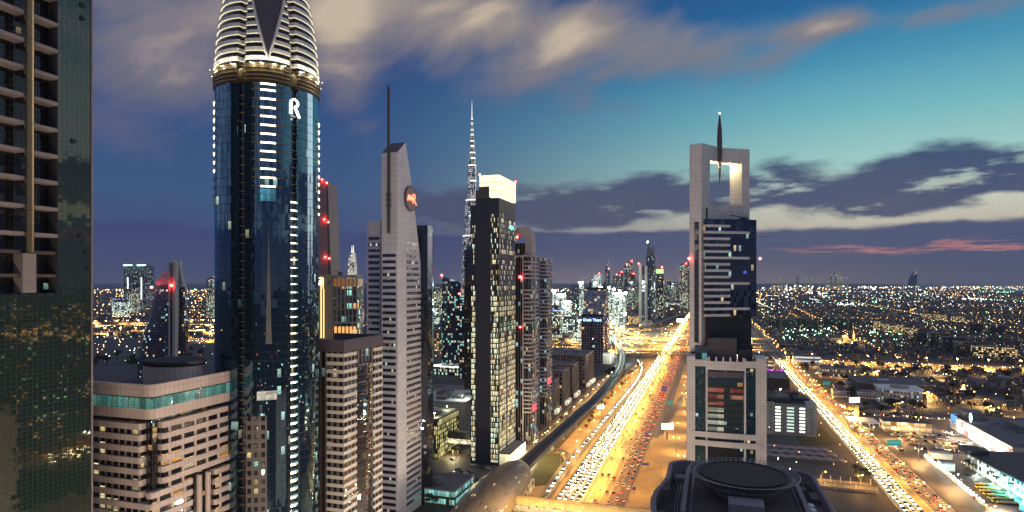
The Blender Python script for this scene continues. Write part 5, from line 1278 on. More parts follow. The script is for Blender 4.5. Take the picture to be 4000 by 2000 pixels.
b = MB(); b.box(hx(1230), hx(1297), 0, 20, 0, hz(1072)); kid('stone_wall', b, [mat('hotel_stone', (.48, .36, .22), .8, var=.1)], t)
b = MB(); b.box(hx(1297.1), 0, 2, 24, 0, hz(1120), 0); kid('window_grid', b, [F_('hotel_grid', (.34, .26, .17), (.02, .03, .03), .22, AMBER, (.4, 1, .8), 1.5, cw=4.6, ch=5.6, fx=.2, fz=.2, jit=.02)], t)
b = MB()
for k in range(7): x = hx(1298 + 15.2 * k); b.box(x, x + .8, 1.3, 1.99, hz(1262), hz(1078))
b.box(hx(1297.1), .3, 1, 20, hz(1082), hz(1074)); b.box(hx(1297.1), .3, 1.2, 20, hz(1264), hz(1258)); kid('white_frame', b, [mat('hotel_trim', (.5, .44, .34), .7)], t)
agm = emit('arcade_glow', (1, .5, .14), 1.1)
for k in range(6): b = MB(); x = hx(1304 + 15 * k); b.box(x, x + 2, 1.5, 1.95, hz(1318), hz(1276)); kid('arch_glow', b, [agm], t)
b = MB(); b.box(hx(1297.1), .3, 4, 20, hz(1119), hz(1088)); kid('lit_attic', b, [emit('attic_glow', (1, .42, .1), .22)], t)
b = MB()
for x0, x1, z0, z1 in ((1254, 1255.2, 1320, 1082), (1264, 1265.2, 1320, 1130), (1262, 1263, 1128, 1086), (1246, 1262, 1087, 1085)): b.box(hx(x0), hx(x1), -.3, -.05, hz(z0), hz(z1))
kid('gold_outline', b, [emit('gold_neon', (1, .74, .25), 5)], t)
b = MB()
def stk(pts, w):
    for (a, c), (e_, g) in zip(pts, pts[1:]): b.tube((hx(a), -.5, hz(c)), (hx(e_), -.5, hz(g)), w, 5)
stk([(1247, 1106), (1252, 1103), (1256, 1094)], .35); stk([(1249, 1096), (1257, 1101), (1252, 1112)], .35); stk([(1246, 1112), (1252, 1108), (1258, 1107)], .3); kid('script_sign', b, [emit('script_white', (.95, 1, .9), 6)], t)
b = MB(); stk([(1291, 1096), (1284, 1098), (1283, 1104), (1289, 1106), (1285, 1112), (1280, 1110)], .25); stk([(1287, 1093), (1282, 1106), (1294, 1104)], .2); kid('script_relief', b, [M['slate']], t)
b = MB(); b.box(hx(1310), hx(1324), 8, 12, hz(1073), hz(1066)); b.tube((hx(1298), 8, hz(1060)), (hx(1332), 8, hz(1066)), .35); kid('roof_crane', b, [M['black']], t)
# far stepped white spire, super-tall tower
M['bk'] = F_('supertall_bands', (.16, .17, .21), (.02, .025, .04), .62, (.92, .97, 1), (1, .95, .8), .75, cw=2.6, ch=7.5, fx=.12, fz=.35, jit=0, detail=False, clump=.75, refl=.22)
M['bkl'] = emit('supertall_light', (1, .97, .88), 1.4); M['bkm'] = emit('mast_light', (.95, .97, 1), .9)
def supertall():
    d = 2400; t = thing('supertall_tower', 'very slender stepped tower with glittering white spire, tallest on the skyline', 'tower', col(1843, d), 0)
    s = d / F; hx = lambda px: (px - 1843) * s; hz = lambda py: zz(py, d)
    tiers = [(1100, 925, 1807, 1878), (925, 786, 1818, 1872), (786, 650, 1828, 1861), (650, 600, 1834, 1857), (600, 555, 1836, 1853), (555, 510, 1838.5, 1850), (510, 468, 1840, 1847.5)]
    for i, (y0, y1, a, c) in enumerate(tiers):
        b = MB(); cx_, r = (hx(a) + hx(c)) / 2, (hx(c) - hx(a)) / 2; z0, z1 = (0 if i == 0 else hz(y0)), hz(y1)
        b.cyl(cx_, 0, z0, z1, r, n=18, m=0); b.cyl(cx_ - r * .55, -r * .5, z0, z1 - (z1 - z0) * .18 * (i < 4), r * .5, n=12, m=0); kid('tier', b, [M['bk']], t)
        b = MB(); b.cyl(cx_, 0, z1, z1 + 5, r * .98, n=18); b.cyl(cx_, -2, z0 + (z1 - z0) * .55, z0 + (z1 - z0) * .55 + 6, r * 1.01, n=18); kid('tier_light', b, [M['bkl']], t)
    b = MB(); b.cyl(hx(1843.5), 0, hz(468), hz(430), 2.6, 1.7, n=8); b.cyl(hx(1843.5), 0, hz(430), hz(394), 1.7, .6, n=8); kid('mast', b, [M['bkm']], t)
    b = MB(); p = [(hx(1835), -30, hz(965)), (hx(1846), -30, hz(965)), (hx(1846), -30, hz(930))]; b.poly(p); b.poly([(x, y + 3, z) for x, y, z in p[::-1]]); kid('lit_fin', b, [M['bkl']], t)
    far('slab_tower', 'black stepped slab with lit edges left of the black hotel', 1811, 1846, 976, 640, F_('black_slab', (.015, .015, .018), (.01, .01, .015), .02, jit=0))
    d2 = 2600; t = thing('spire_tower', 'small white-lit stepped tower with twin spires beyond the beige hotel', 'tower', col(1372, d2), 0)
    hx2 = lambda px: (px - 1372) * d2 / F; hz2 = lambda py: zz(py, d2)
    wl = F_('white_lit_stone', (.6, .55, .42), (.3, .28, .2), .8, (1, .93, .68), (1, .95, .8), 1.6, cw=3, ch=6, jit=0, detail=False)
    for y0, y1, a, c in ((1110, 1030, 1358, 1388), (1030, 1005, 1362, 1385), (1005, 988, 1366, 1382)):
        b = MB(); z0 = 0 if y0 == 1110 else hz2(y0); b.box(hx2(a), hx2(c), 0, 30, z0, hz2(y1)); kid('tier', b, [wl], t)
    b = MB()
    for x in (1371, 1377): b.cyl(hx2(x), 15, hz2(988), hz2(958), 2.2, .8, n=6)
    kid('spires', b, [emit('spire_white', (1, .95, .8), 1.6)], t)
supertall()
# slanted blue tower and neighbours in the gap left of the black hotel
def slant(px0, px1, yl, yr, d, m, label, dep=40, beac=True):
    s = d / F; t = thing('slanted_tower', label, 'tower', col(px1, d), 0); w = (px1 - px0) * s
    p = [(-w, 0, 0), (0, 0, 0), (0, 0, zz(yr, d)), (-w, 0, zz(yl, d))]; q = [(x, dep, z) for x, y, z in p]
    b = MB(); b.poly(p, 0, [(x, z) for x, y, z in p]); b.poly(q[::-1], 0, [(x, z) for x, y, z in q[::-1]])
    for i in range(4): j = (i + 1) % 4; b.poly([p[j], p[i], q[i], q[j]], 0, [(p[j][0] + 0 * 1, p[j][2]), (p[i][0], p[i][2]), (q[i][0] + dep, q[i][2]), (q[j][0] + dep, q[j][2])])
    kid('shaft', b, [m], t)
    b = MB(); b.ball(-w, -1, zz(yl, d) + 1, 1.6); kid('beacon', b, [M['redlamp']], t)
    return t
bl = F_('blue_curtain', (.04, .05, .09), (.02, .03, .07), .22, (.35, 1, .9), (1, .9, .6), 1.3, cw=2.4, ch=3.6, fx=.16, fz=.2, refl=.25, jit=.02)
slant(1726, 1800, 1078, 1104, 900, bl, 'dark blue glass tower with slanting top and red beacon, behind the grey tower')
slant(1795, 1838, 1150, 1165, 860, F_('dark_blue_lit', (.03, .03, .05), (.015, .02, .04), .4, (.4, .9, 1), (1, .75, .4), 1.4, jit=.02), 'lower dark tower dotted with lights between blue tower and black hotel')
t = block('arcade_hotel', 'orange-lit arched hotel with a low hip roof beyond the grey tower', 'hotel', (*col(1726, 1150), 0), 46, 40, 46, [F_('arched_orange', (.42, .30, .17), (.05, .03, .02), .55, AMBER, WARM, 1.5, cw=5, ch=5, jit=0)], units=1)
for a, c, yt, d, m, lab in ((1690, 1716, 1205, 2300, D3, 'cold-lit office slab left of the blue tower'), (1700, 1722, 1120, 3200, D2, 'dotted grey tower far behind the blue tower'), (1668, 1690, 1150, 3600, D2, 'faint grey tower just right of the grey panelled tower'), (1672, 1706, 1240, 2000, D3, 'brightly cold-lit block beside the arched hotel'), (1840, 1870, 1000, 1500, D1, 'dark tower sliver behind the black hotel')):
    far('slab_tower', lab, a, c, yt, d, m)
t = thing('pavilion', 'low angular glass pavilion with white lit edges by the arched hotel', 'pavilion', (*gp(1735, 1468), 0), -.35)
b = MB(); b.prism([(-22, 0), (22, 0), (26, 40), (6, 58)], 0, 14, 0, 1); kid('glass_wall', b, [F_('pavilion_glass', (.08, .08, .07), (.02, .02, .02), .5, (1, .93, .6), COOL, 1.8, cw=3, ch=4.6, jit=0), M['dark']], t)
b = MB(); b.box(-23, 23, -1, 0, 13, 14.4); b.prism([(-23, 0), (-22, 0), (7, 59), (6, 59.5)], 13, 14.4); kid('lit_edge', b, [emit('edge_white', (1, .95, .75), 3)], t)
b = MB()
for k in range(4): b.box(-12 + k * 2, 16, 12 + k * 6, 14 + k * 6, 14.01, 14.5)
kid('violet_strips', b, [emit('violet_strip', (.55, .4, 1), 1.2)], t)
block('low_block', 'small sand-coloured annex with one orange lamp beside the black hotel', 'building', (*col(1826, 700), 0), 52, 26, 12, [mat('sand_wall', (.4, .28, .14), .85)], units=1)
o = bpy.data.objects.new('lamp_light', lamp_light('annex_light', 14000)); COL.objects.link(o); o.location = (*col(1790, 686), 15)
# skyline of the business district beyond the grid hotel
def xp(c): return 2100 + c / 1.9515
def yp(c): return 900 + c / 1.9515
SKY = [(62, 172, 592, 1350, D2, 'office cube with lit floors and blue name strip, left of the grid hotel', 'office_tower'), (178, 308, 680, 1420, D3, 'white low office with many lit windows left of the grid hotel', 'office_tower'),
       (578, 662, 498, 1720, D3, 'unfinished tower glowing blue-green floor by floor, right of the grid hotel', 'construction_tower'), (540, 574, 462, 1900, D3, 'pale lit slab between grid hotel and glowing unfinished tower', 'slab_tower'),
       (512, 549, 300, 3400, D5, 'slim tower with domed tip and red light', 'domed_tower'), (430, 480, 335, 3300, D3, 'blue-white lit tower just above the grid hotel roof', 'slab_tower'), (570, 612, 345, 3300, D1, 'dark tower left half of the beacon-topped pair', 'slab_tower'), (606, 650, 325, 3350, D1, 'dark tower right half of the beacon-topped pair', 'slab_tower'),
       (662, 686, 266, 3500, D1, 'thin dark tower with a lit strip, left of two thin ones', 'slab_tower'), (686, 726, 240, 3550, D1, 'thin dark tower, taller right one of two thin ones', 'slab_tower'), (672, 746, 338, 3000, D1, 'wide dark tower in front of the two thin ones', 'slab_tower'),
       (746, 772, 380, 3200, D1, 'low dark tower left of the white slab', 'slab_tower'), (903, 960, 292, 2300, D1, 'dark tower with green lit top right of the crowned tower', 'slab_tower'), (852, 878, 422, 2150, D4, 'slender golden lit tower in front of the crowned tower', 'slab_tower'),
       (1086, 1144, 262, 3000, D2, 'dotted tower with red tops beside the framed tower', 'slab_tower'), (1144, 1166, 215, 3100, D1, 'dark sliver tower touching the framed tower', 'slab_tower'), (980, 1088, 552, 3300, D3, 'long low lit block under the slanted tower', 'low_block'),
       (1018, 1086, 404, 4200, D1, 'dark blocks between slanted and dotted towers', 'slab_tower'), (258, 312, 428, 2600, D5, 'dark tower with diagonal lit lines, left of the grid hotel', 'slab_tower'), (80, 140, 470, 2300, D3, 'unfinished lit tower far left behind the office cube', 'construction_tower'), (150, 210, 505, 2100, D3, 'second unfinished lit tower behind the office cube', 'construction_tower'),
       (205, 250, 560, 1800, D3, 'lit mid-rise between office cube and grid hotel', 'construction_tower'), (318, 345, 408, 2300, D3, 'floodlit slab edge touching the grid hotel', 'construction_tower'), (690, 770, 655, 2000, D4, 'warm low terminal beside the white slab', 'low_block'), (60, 110, 560, 1700, D2, 'narrow lit block at the banded tower edge', 'slab_tower'), (395, 430, 372, 3000, D3, 'cold-lit tower shoulder behind the grid hotel', 'slab_tower')]
for c0, c1, ct, d, m, lab, nm in SKY:
    t, w, dep, h = far(nm, lab, xp(c0), xp(c1), yp(ct), d, m, dep=max(20, (c1 - c0) / 1.9515 / F * d * .7), beacons=((.2, 6),) if ct < 350 else ())
    if nm == 'construction_tower':
        b = MB()
        for i in range(5): b.ball(-w * (.05 + .22 * i), -2, h + 6, 2.2 + d * .0006)
        kid('floodlights', b, [M['whitelamp']], t)
    if nm == 'domed_tower': b = MB(); b.cyl(-w / 2, dep / 2, h, h + 60, w * .5, 1.0, n=12); kid('domed_tip', b, [D5], t)
    if 'green lit' in lab: b = MB(); b.box(-w, 0, -.4, 0, h - 18, h - 1); kid('green_band', b, [emit('green_band', (.6, 1, .35), 1.2)], t)
    if 'blue name' in lab:
        b = MB(); b.box(-w, 0, -1.2, -.1, h - 9, h - 1); kid('name_strip', b, [mat('name_strip', (.02, .03, .1), .4)], t); text('sign_letters', 'Standard Chartered', 6.0, emit('sign_blue', (.25, .45, 1), 4), t, (-w / 2, -1.4, h - 7.2), (pi / 2, 0, 0), .1)
t = thing('white_slab_tower', 'white twin-slab tower with blue glass between the slabs and red beacon', 'tower', col(xp(830), 2000), -A)
w = 58 / 1.9515 / F * 2000; h = zz(yp(262), 2000)
wsm = panel('white_slab_cladding', (.62, .58, .48), 6, 8, seed=31)
for q in ((-w, -w * .62, 0, 34, 0, h), (-w * .22, 0, 0, 34, 0, h - 4)): b = MB(); b.box(*q); kid('white_slab', b, [wsm], t)
b = MB(); b.box(-w * .619, -w * .221, 2, 30, 0, h - 3); kid('blue_glass', b, [F_('slab_blue_glass', (.05, .05, .06), (.02, .03, .08), .06, (.2, .4, 1), WARM, 2, jit=0)], t)
b = MB(); b.ball(-w, -1, h + 4, 2.4); kid('beacon', b, [M['redlamp']], t)
def horned():
    d = 2080; t = thing('crowned_tower', 'tall dark tower with curved horned crown, highest right of the grid hotel', 'tower', col(xp(896), d), -A)
    s = d / F / 1.9515; X_ = lambda c: (c - 896) * s; Z_ = lambda c: zz(yp(c), d)
    b = MB(); b.box(X_(828), 0, 0, 40, 0, Z_(200)); kid('shaft', b, [D5], t)
    for o in ([(830, 200), (834, 150), (840, 110), (836, 88), (848, 96), (856, 120), (864, 150), (866, 200)], [(868, 200), (870, 150), (880, 122), (886, 124), (882, 150), (890, 200)]):
        b = MB(); p = [(X_(a), 6, Z_(c)) for a, c in o]; q = [(x, 30, z) for x, y, z in p]; b.poly(p[::-1]); b.poly(q)
        for i in range(len(p)): j = (i + 1) % len(p); b.poly([p[i], p[j], q[j], q[i]])
        kid('horn', b, [M['slate']], t)
    b = MB(); b.ball(X_(838), 6, Z_(86), 2.6); kid('tip_light', b, [M['whitelamp']], t)
horned()
slant(xp(962), xp(1018), yp(400), yp(372), 3400, D1, 'dark sharply slanted tower right of the green-topped one')
t = thing('far_station', 'small rounded metro station shell far along the viaduct', 'station', (*gp(xp(838), yp(742)), 0), -A - .8)
b = MB(); b.ball(0, 0, 6, 22, n=16, k=10, rz=17); kid('shell_roof', b, [mat('far_shell', (.28, .25, .2), .5, .3)], t)
b = MB(); b.cyl(0, 0, 0, 6, 18, n=14); kid('hall', b, [D4], t)
block('billboard_block', 'long low lit hall left of the interchange, under the office cube', 'hall', (*col(xp(258), 1330), 0), 105, 40, 22, [F_('hall_lit', (.3, .28, .2), (.1, .1, .05), .85, (1, .95, .5), (1, 1, .7), 1.6, cw=5, ch=7, jit=0)], units=2)
# floodlights of the building sites
for i, (c, y, d) in enumerate(((440, 405, 1500), (545, 438, 1650), (582, 452, 1650), (625, 465, 1650), (675, 480, 1650), (126, 470, 1900), (150, 550, 1700), (200, 585, 1600), (330, 412, 1900), (100, 525, 1900), (668, 640, 1600), (560, 780, 1500), (580, 700, 1500), (230, 600, 1500), (480, 440, 1400))):
    t = thing('floodlight_mast', 'white floodlight mast on the crowded building sites beyond the grid hotel', 'floodlight', (*col(xp(c), d), 0), 0, 'building site floodlights')
    z = max(6, zz(yp(y), d)); b = MB(); b.cyl(0, 0, 0, z, .5, .3, n=5); mst = kid('mast', b, [M['pole']], t)
    b = MB(); b.ball(0, 0, z + 1, 3.0, n=8, k=5); kid('lamp_head', b, [bpy.data.materials.get('site_flood') or emit('site_flood', (.86, 1, .84), 90, False)], mst)
    if i % 2 == 0: o = bpy.data.objects.new('flood_glow', lamp_light('flood_glow', 260000, (.8, 1, .85))); COL.objects.link(o); o.parent = t; o.location = (0, -6, z + 6)
# ------------------------------------------------------------------ right-hand district
W3 = M['white']
gpk = panel('garage_panel', (.30, .27, .27), 2.4, 3.4, seed=41)
t = thing('parking_garage', 'grey parking building with three stacks of lit white slots, by the avenue', 'parking garage', (*col(3190, 536), 0), -A)
w, h = 43, 28
b = MB(); b.box(-w, 0, 0, 46, 0, h, 0, 1); kid('wall', b, [gpk, M['dark']], t)
gpm = panel('garage_pier', (.40, .36, .36), 2, 3.4, seed=42)
for q in ((-8.5, .35, -.4, 47, 0, h + 1.2), (-w - .35, -34, -.4, .01, 0, h + 1.2)): b = MB(); b.box(*q); kid('corner_pier', b, [gpm], t)
gl = emit('garage_slot', (.82, 1, .82), 2.6); gl2 = emit('garage_slot_dim', (.75, 1, .85), .9)
for k in range(8):
    z = 3.4 + 2.9 * k
    for x0, x1, m in ((-33.2, -29, gl), (-23.8, -18, gl2), (-13.6, -9.2, gl)):
        b = MB(); b.box(x0, x1, -.08, .02, z, z + 1.45); kid('lit_slot', b, [m], t)
    for x in (-4.6, -37.6): b = MB(); b.box(x, x + 1, -.5, -.41, z + .3, z + 1.3); kid('small_window', b, [M['black']], t)
for q in ((-40, -20, 8, 30, h, h + 4), (-16, -4, 14, 40, h, h + 3), (-30, -10, 33, 44, h, h + 5)): b = MB(); b.box(*q); kid('roof_room', b, [M['dark']], t)
for p, c in (((-26, 30, h + 8), 'whitelamp'), ((-9, 36, h + 7), 'sodium'), ((2, 44, h + 7), 'sodium')):
    b = MB(); b.tube((p[0], p[1], h), p, .1, 4); b.ball(*p, .6, 1); kid('roof_lamp', b, [M['pole'], M[c]], t)
    o = bpy.data.objects.new('roof_lamp_light', lamp_light('roof_lamp_light', 2500, (1, .9, .7))); COL.objects.link(o); o.parent = t; o.location = p
t = block('low_block', 'dark low block with a violet lit planted roof edge behind the parking building', 'building', (*gp(3085, 1530), 0), 60, 60, 16, [mat('dark_wall', (.06, .05, .05), .8)], units=3)
vb = MB(); rg = random.Random(3)
for i in range(60): vb.ball(-60 + rg.uniform(0, 60), 60 + rg.uniform(-3, 3), 17.5 + rg.uniform(0, 2), rg.uniform(.6, 1.4), rg.randrange(2), 5, 3)
kid('violet_planting', vb, [mat('roof_shrub', (.05, .03, .05), .9), emit('violet_uplight', (.7, .08, 1), 1.3)], t)
block('office_block', 'beige office with three lit rows at the podium tower edge', 'office block', (*gp(3024, 1452), 0), 44, 30, 24, [F_('beige_rows', (.38, .33, .26), (.05, .05, .04), .55, (1, .95, .7), WARM, 1.2, cw=7, ch=5.5, fx=.1, fz=.45, jit=0)])
block('office_block', 'white office with a long lit window strip near the cross road', 'office block', (*gp(3206, 1424), 0), 40, 24, 12, [F_('white_strip', (.5, .48, .44), (.3, .3, .3), .9, (.95, 1, .95), (1, 1, 1), 1.8, cw=30, ch=6, fx=.05, fz=.55, jit=0)])
block('school', 'long beige school with a row of small lit windows', 'school', (*gp(3358, 1484), 0), 48, 36, 14, [F_('school_wall', (.42, .34, .25), (.04, .04, .03), .4, WARM, (1, .9, .6), 1.4, cw=3.4, ch=6.5, fx=.55, fz=.5, jit=0)])
whm = F_('white_villa_wall', (.50, .47, .45), (.03, .03, .04), .14, (1, .95, .8), COOL, 1.6, cw=3.4, ch=4.2, fx=.5, fz=.5, jit=0)
for i, (px, py, w, d, h, lab) in enumerate(((3405, 1528, 26, 26, 10, 'white stepped hall, left and rearmost of the white complex'), (3470, 1548, 30, 22, 14, 'white boxy hall in the middle of the white complex'), (3420, 1560, 44, 16, 7, 'long low white wing in front of the white complex'), (3540, 1540, 26, 20, 9, 'white hall with terrace, right of the white complex'))):
    block('hall', lab, 'hall', (*gp(px, py), 0), w, d, h, [whm, M['roofgrey'], W3], units=2)
def round_hall():
    t = thing('round_hall', 'pale round-fronted hall with lit windows near the petrol station', 'hall', (*gp(3530, 1588), 0), -A)
    b = MB(); ps = [(20 * cos(a), 17 * sin(a) + 10) for a in [-pi + pi * i / 12 for i in range(13)]] + [(20, 34), (-20, 34)]; b.prism(ps, 0, 17, 0, 1); kid('wall', b, [whm, M['roofgrey']], t)
    b = MB(); b.prism([(x * 1.07, y * 1.04 - .4) for x, y in ps], 17.01, 18.4); kid('roof_rim', b, [W3], t)
    b = MB(); b.cyl(0, 16, 18.4, 20, 9, n=18); kid('roof_lantern', b, [M['concrete']], t)
round_hall()
t = block('exhibition_hall', 'large dark sloping hall roof with one pale skylight behind the round hall', 'hall', (*gp(3650, 1560), 0), 78, 60, 15, [mat('hall_wall', (.10, .08, .08), .8), mat('hall_roof', (.085, .075, .085), .7, var=.2)], units=0)
b = MB(); b.box(-50, -38, 30, 40, 15.01, 15.8); kid('skylight', b, [mat('skylight_pane', (.5, .5, .45), .3)], t)
# petrol station
t = thing('petrol_station', 'petrol station with golden lit canopy and striped lit shop front', 'petrol station', (*gp(3640, 1694), 0), -A)
b = MB(); b.box(-38, 0, 0, 15, 0, 8.4, 0, 1); kid('shop', b, [F_('shop_stripes', (.40, .27, .15), (.3, .2, .1), .9, (1, .80, .42), (1, .95, .75), 1.9, cw=4.6, ch=4.2, fx=.12, fz=.3, jit=0), M['dark']], t)
b = MB(); b.box(-66, -42, -2, 20, 6, 7.2); kid('canopy', b, [W3], t)
b = MB()
for x in (-63, -46):
    for y in (2, 16): b.box(x - .4, x + .4, y - .4, y + .4, 0, 5.99)
kid('canopy_posts', b, [W3], t)
b = MB(); b.box(-57, -53, 24, 28, 0, 17); b.ball(-60, 30, 15, 5, n=12, k=6, rz=4); kid('gilded_tower', b, [mat('gilded_wall', (.6, .42, .16), .6)], t)
for x, y, z, e in ((-54, 6, 5, 26000), (-58, 21, 10, 16000), (-20, -9, 6, 16000), (-66, 30, 14, 14000)):
    o = bpy.data.objects.new('forecourt_light', lamp_light('forecourt_light', e, (1, .68, .26))); COL.objects.link(o); o.parent = t; o.location = (x, y, z)
    b = MB(); b.ball(x, y, z + .6, .7); kid('forecourt_lamp', b, [M['sodium']], t)
# shopping mall and showroom
t = thing('shopping_mall', 'big dark roofed mall with blazing shop fronts along its parking side', 'mall', R(214, 548), -A)
b = MB(); b.box(0, 92, 0, 120, 0, 13, 0, 1); kid('wall', b, [mat('mall_wall', (.45, .40, .36), .8, var=.15), mat('mall_roof', (.11, .10, .11), .85, var=.3)], t)
sw, sr, sy = emit('shop_white', (1, .95, .84), 2.6, True), emit('shop_red', (1, .08, .06), 1.6, True), emit('shop_warm', (1, .78, .42), 2.2, True)
y = 2; k = 0
while y < 108:
    wd = 5.5 + (k * 37 % 5); b = MB(); b.box(-.25, -.02, y, y + wd, .6, 5.6); kid('shopfront', b, [(sw, sw, sy, sr, sw, sw)[k % 6]], t)
    b = MB(); b.box(-.6, -.02, y + .6, y + wd - .6, 8, 10.6); kid('shop_sign', b, [(sr, sw, sw, sy, sw)[k % 5]], t); y += wd + 1.5; k += 1
b = MB(); b.box(-1.2, .0, 0, 120, 6.3, 7.2); kid('awning', b, [W3], t)
for q in ((4, 18, 100, 119, 13, 19), (30, 46, 60, 90, 13, 16.5), (55, 80, 20, 40, 13, 15.5)): b = MB(); b.box(*q); kid('roof_room', b, [M['roofgrey']], t)
b = MB()
for i in range(20): b.box(10 + (i * 17 % 70), 13 + (i * 17 % 70), 8 + (i * 29 % 100), 12 + (i * 29 % 100), 13, 14.6)
kid('roof_units', b, [M['roofgrey']], t)
b = MB(); b.box(-.7, 14, 120.01, 120.6, 0, 13.4); b.box(-.7, -.3, 106, 120, 7.5, 13.6); kid('blue_fascia', b, [emit('blue_fascia', (.12, .5, 1), .9)], t)
b = MB(); n = 20
b.poly([(3, 86 - 2.6 * cos(2 * pi * i / n), 17.4 + 3.8 * sin(2 * pi * i / n)) for i in range(n)][::-1]); b.poly([(3.4, 86 - 2.6 * cos(2 * pi * i / n), 17.4 + 3.8 * sin(2 * pi * i / n)) for i in range(n)]); b.box(3.05, 3.35, 85.5, 86.5, 13, 14); kid('oval_sign', b, [emit('oval_sign', (.75, .95, 1), 5)], t)
for yy in (8, 30, 52, 74, 98):
    o = bpy.data.objects.new('shop_light', lamp_light('shop_light', 15000, (1, .90, .74))); COL.objects.link(o); o.parent = t; o.location = (-8, yy, 6)
t = thing('showroom', 'white showroom washed in turquoise light beside the yellow buses', 'showroom', R(187, 462), -A + .10)
b = MB(); b.box(0, 48, 0, 72, 0, 10.5, 0, 1); kid('wall', b, [F_('showroom_wall', (.62, .62, .58), (.04, .05, .06), .35, (.9, 1, .9), COOL, 1.2, cw=5, ch=5.2, fx=.35, fz=.45, jit=0), M['dark']], t)
b = MB(); b.box(-2.5, 50, -2, 74, 10.51, 11.5); b.prism([(-4, 60), (9, 60), (9, 75), (-4, 75)], 11.51, 14.5); kid('roof_slab', b, [M['dark']], t)
for y in range(0, 72, 9): b = MB(); b.box(-.6, -.02, y, y + 1.2, 0, 10.5); kid('pilaster', b, [W3], t)
for yy, e, c in ((-8, 26000, (.1, .95, 1)), (8, 26000, (.2, 1, .88)), (26, 16000, (.7, 1, .9)), (46, 6000, (.9, 1, .9))):
    o = bpy.data.objects.new('wash_light', lamp_light('wash_light', e, c)); COL.objects.link(o); o.parent = t; o.location = (-5, yy, 3)
    b = MB(); b.ball(-5, yy, 1.2, .5); kid('wash_lamp', b, [emit('turquoise_lamp', (.5, 1, .95), 30)], t)
block('kiosk', 'small white kiosk by the lamp-lined wall, near the bottom right corner', 'kiosk', (*R(168, 418), 0), 14, 10, 5, [W3, M['white']], units=0)
block('kiosk', 'white gatehouse box inside the lamp-lined wall', 'kiosk', (*R(167, 515), 0), 8, 9, 5, [W3, M['white']], units=0)
block('kiosk', 'longer white hut where the lamp-lined wall begins', 'kiosk', (*R(176, 548), 0), 14, 8, 4.5, [W3, M['white']], units=0)
t = thing('boundary_wall', 'low pale wall topped by a line of white lamps, edge of the bus yard', 'wall', R(158, 400), -A)
b = MB(); b.box(-.3, .3, 0, 150, 0, 2.2); kid('wall', b, [W3], t)
for i in range(30):
    b = MB(); b.ball(0, 2 + 5 * i, 2.8, .42); kid('globe_lamp', b, [emit('globe_lamp', (.88, 1, .88), 40)] if i == 0 else [bpy.data.materials['globe_lamp']], t)
    if i % 3 == 0: o = bpy.data.objects.new('wall_light', lamp_light('wall_light', 900, (.88, 1, .88))); COL.objects.link(o); o.parent = t; o.location = (-1.4, 2 + 5 * i, 3)
# buses
yb = mat('yellow_bus_paint', (.55, .40, .06), .4); rg = random.Random(8)
for i in range(6):
    t = thing('bus', 'yellow white-roofed bus parked in the row by the turquoise showroom', 'bus', R(171 - .8 * i * 0 + .3 * i, 444 + 7.2 * i), -A - pi / 2 + .1, 'yellow buses')
    b = MB()
    rc = lambda o, z: [(-1.25 + o, -5.5 + o, z), (1.25 - o, -5.5 + o, z), (1.25 - o, 5.5 - o, z), (-1.25 + o, 5.5 - o, z)]
    b.rings([rc(0, .4), rc(0, 1.3)], 0, smooth=False); b.rings([rc(0, 2.4), rc(.05, 2.75), rc(.3, 3.05)], 0, smooth=False); b.rings([rc(.05, 1.31), rc(.08, 2.39)], 1, smooth=False); bd = kid('body', b, [yb, M['carglass']], t)
    b = MB(); b.box(-.8, .8, -3.5, 3.5, 3.06, 3.3); kid('roof_unit', b, [W3], bd)
    for sx in (-1, 1):
        for y in (-3.4, 3.5):
            b = MB(); b.tube((sx * 1.0, y, .48), (sx * 1.28, y, .48), .48, 10); kid('wheel', b, [M['tyre']], t)
# shade tents and walls in the yards left of the avenue
tm = mat('tent_fabric', (.34, .27, .25), .8, var=.1)
for r_ in range(3):
    t = thing('parking_canopy', ('front', 'middle', 'rear')[r_] + ' row of wavy fabric parking shades before the parking building', 'canopy', R(40 - r_ * 3, 508 + 14 * r_), -A)
    b = MB(); n = 48
    for i in range(n):
        x0, x1 = 56 * i / n, 56 * (i + 1) / n; z = lambda x: 3.0 + .9 * abs(sin(x / 56 * pi * 7))
        b.poly([(x0, 0, z(x0) - .8), (x1, 0, z(x1) - .8), (x1, 5, z(x1)), (x0, 5, z(x0))]); b.poly([(x0, 5, z(x0) - .04), (x1, 5, z(x1) - .04), (x1, 0, z(x1) - .84), (x0, 0, z(x0) - .84)])
    kid('fabric', b, [tm], t)
    b = MB()
    for i in range(8): b.cyl(56 * i / 7, 4.6, 0, 3, .12, n=5)
    kid('posts', b, [M['pole']], t)
for u, lab in ((446, 'nearer'), (462, 'farther')):
    t = thing('yard_wall', lab + ' low yard wall with pale posts beside the golden lane', 'wall', R(30, u), -A)
    b = MB(); b.box(0, 72, -.2, .2, 0, 1.8); kid('wall', b, [M['concrete']], t)
    b = MB()
    for i in range(13): b.box(6 * i - .15, 6 * i + .15, -.35, .35, 0, 4.4)
    kid('posts', b, [W3], t)
sheet('golden_lane', [R(30, 448), R(104, 448), R(104, 460), R(30, 460)], .14, M['pave'])
row(lamp_proto('street_lamp', 'lamp over the golden yard lane', 'lamps over the yard lane', 8, (1,), lamp_light('lane_light', 9000), .3), [R(50, 457), R(72, 457), R(94, 457)])
t = thing('water_tower', 'pale mushroom water tower standing among the dark villas', 'water tower', (*gp(3920, 1530), 0), 0)
b = MB(); b.cyl(0, 0, 0, 14.5, 2.6, 2.3, n=16); kid('stem', b, [M['concrete']], t)
b = MB(); b.cyl(0, 0, 14.4, 16, 2.6, 5.2, n=20); b.cyl(0, 0, 16, 19.5, 5.2, n=20); kid('tank', b, [M['concrete']], t)
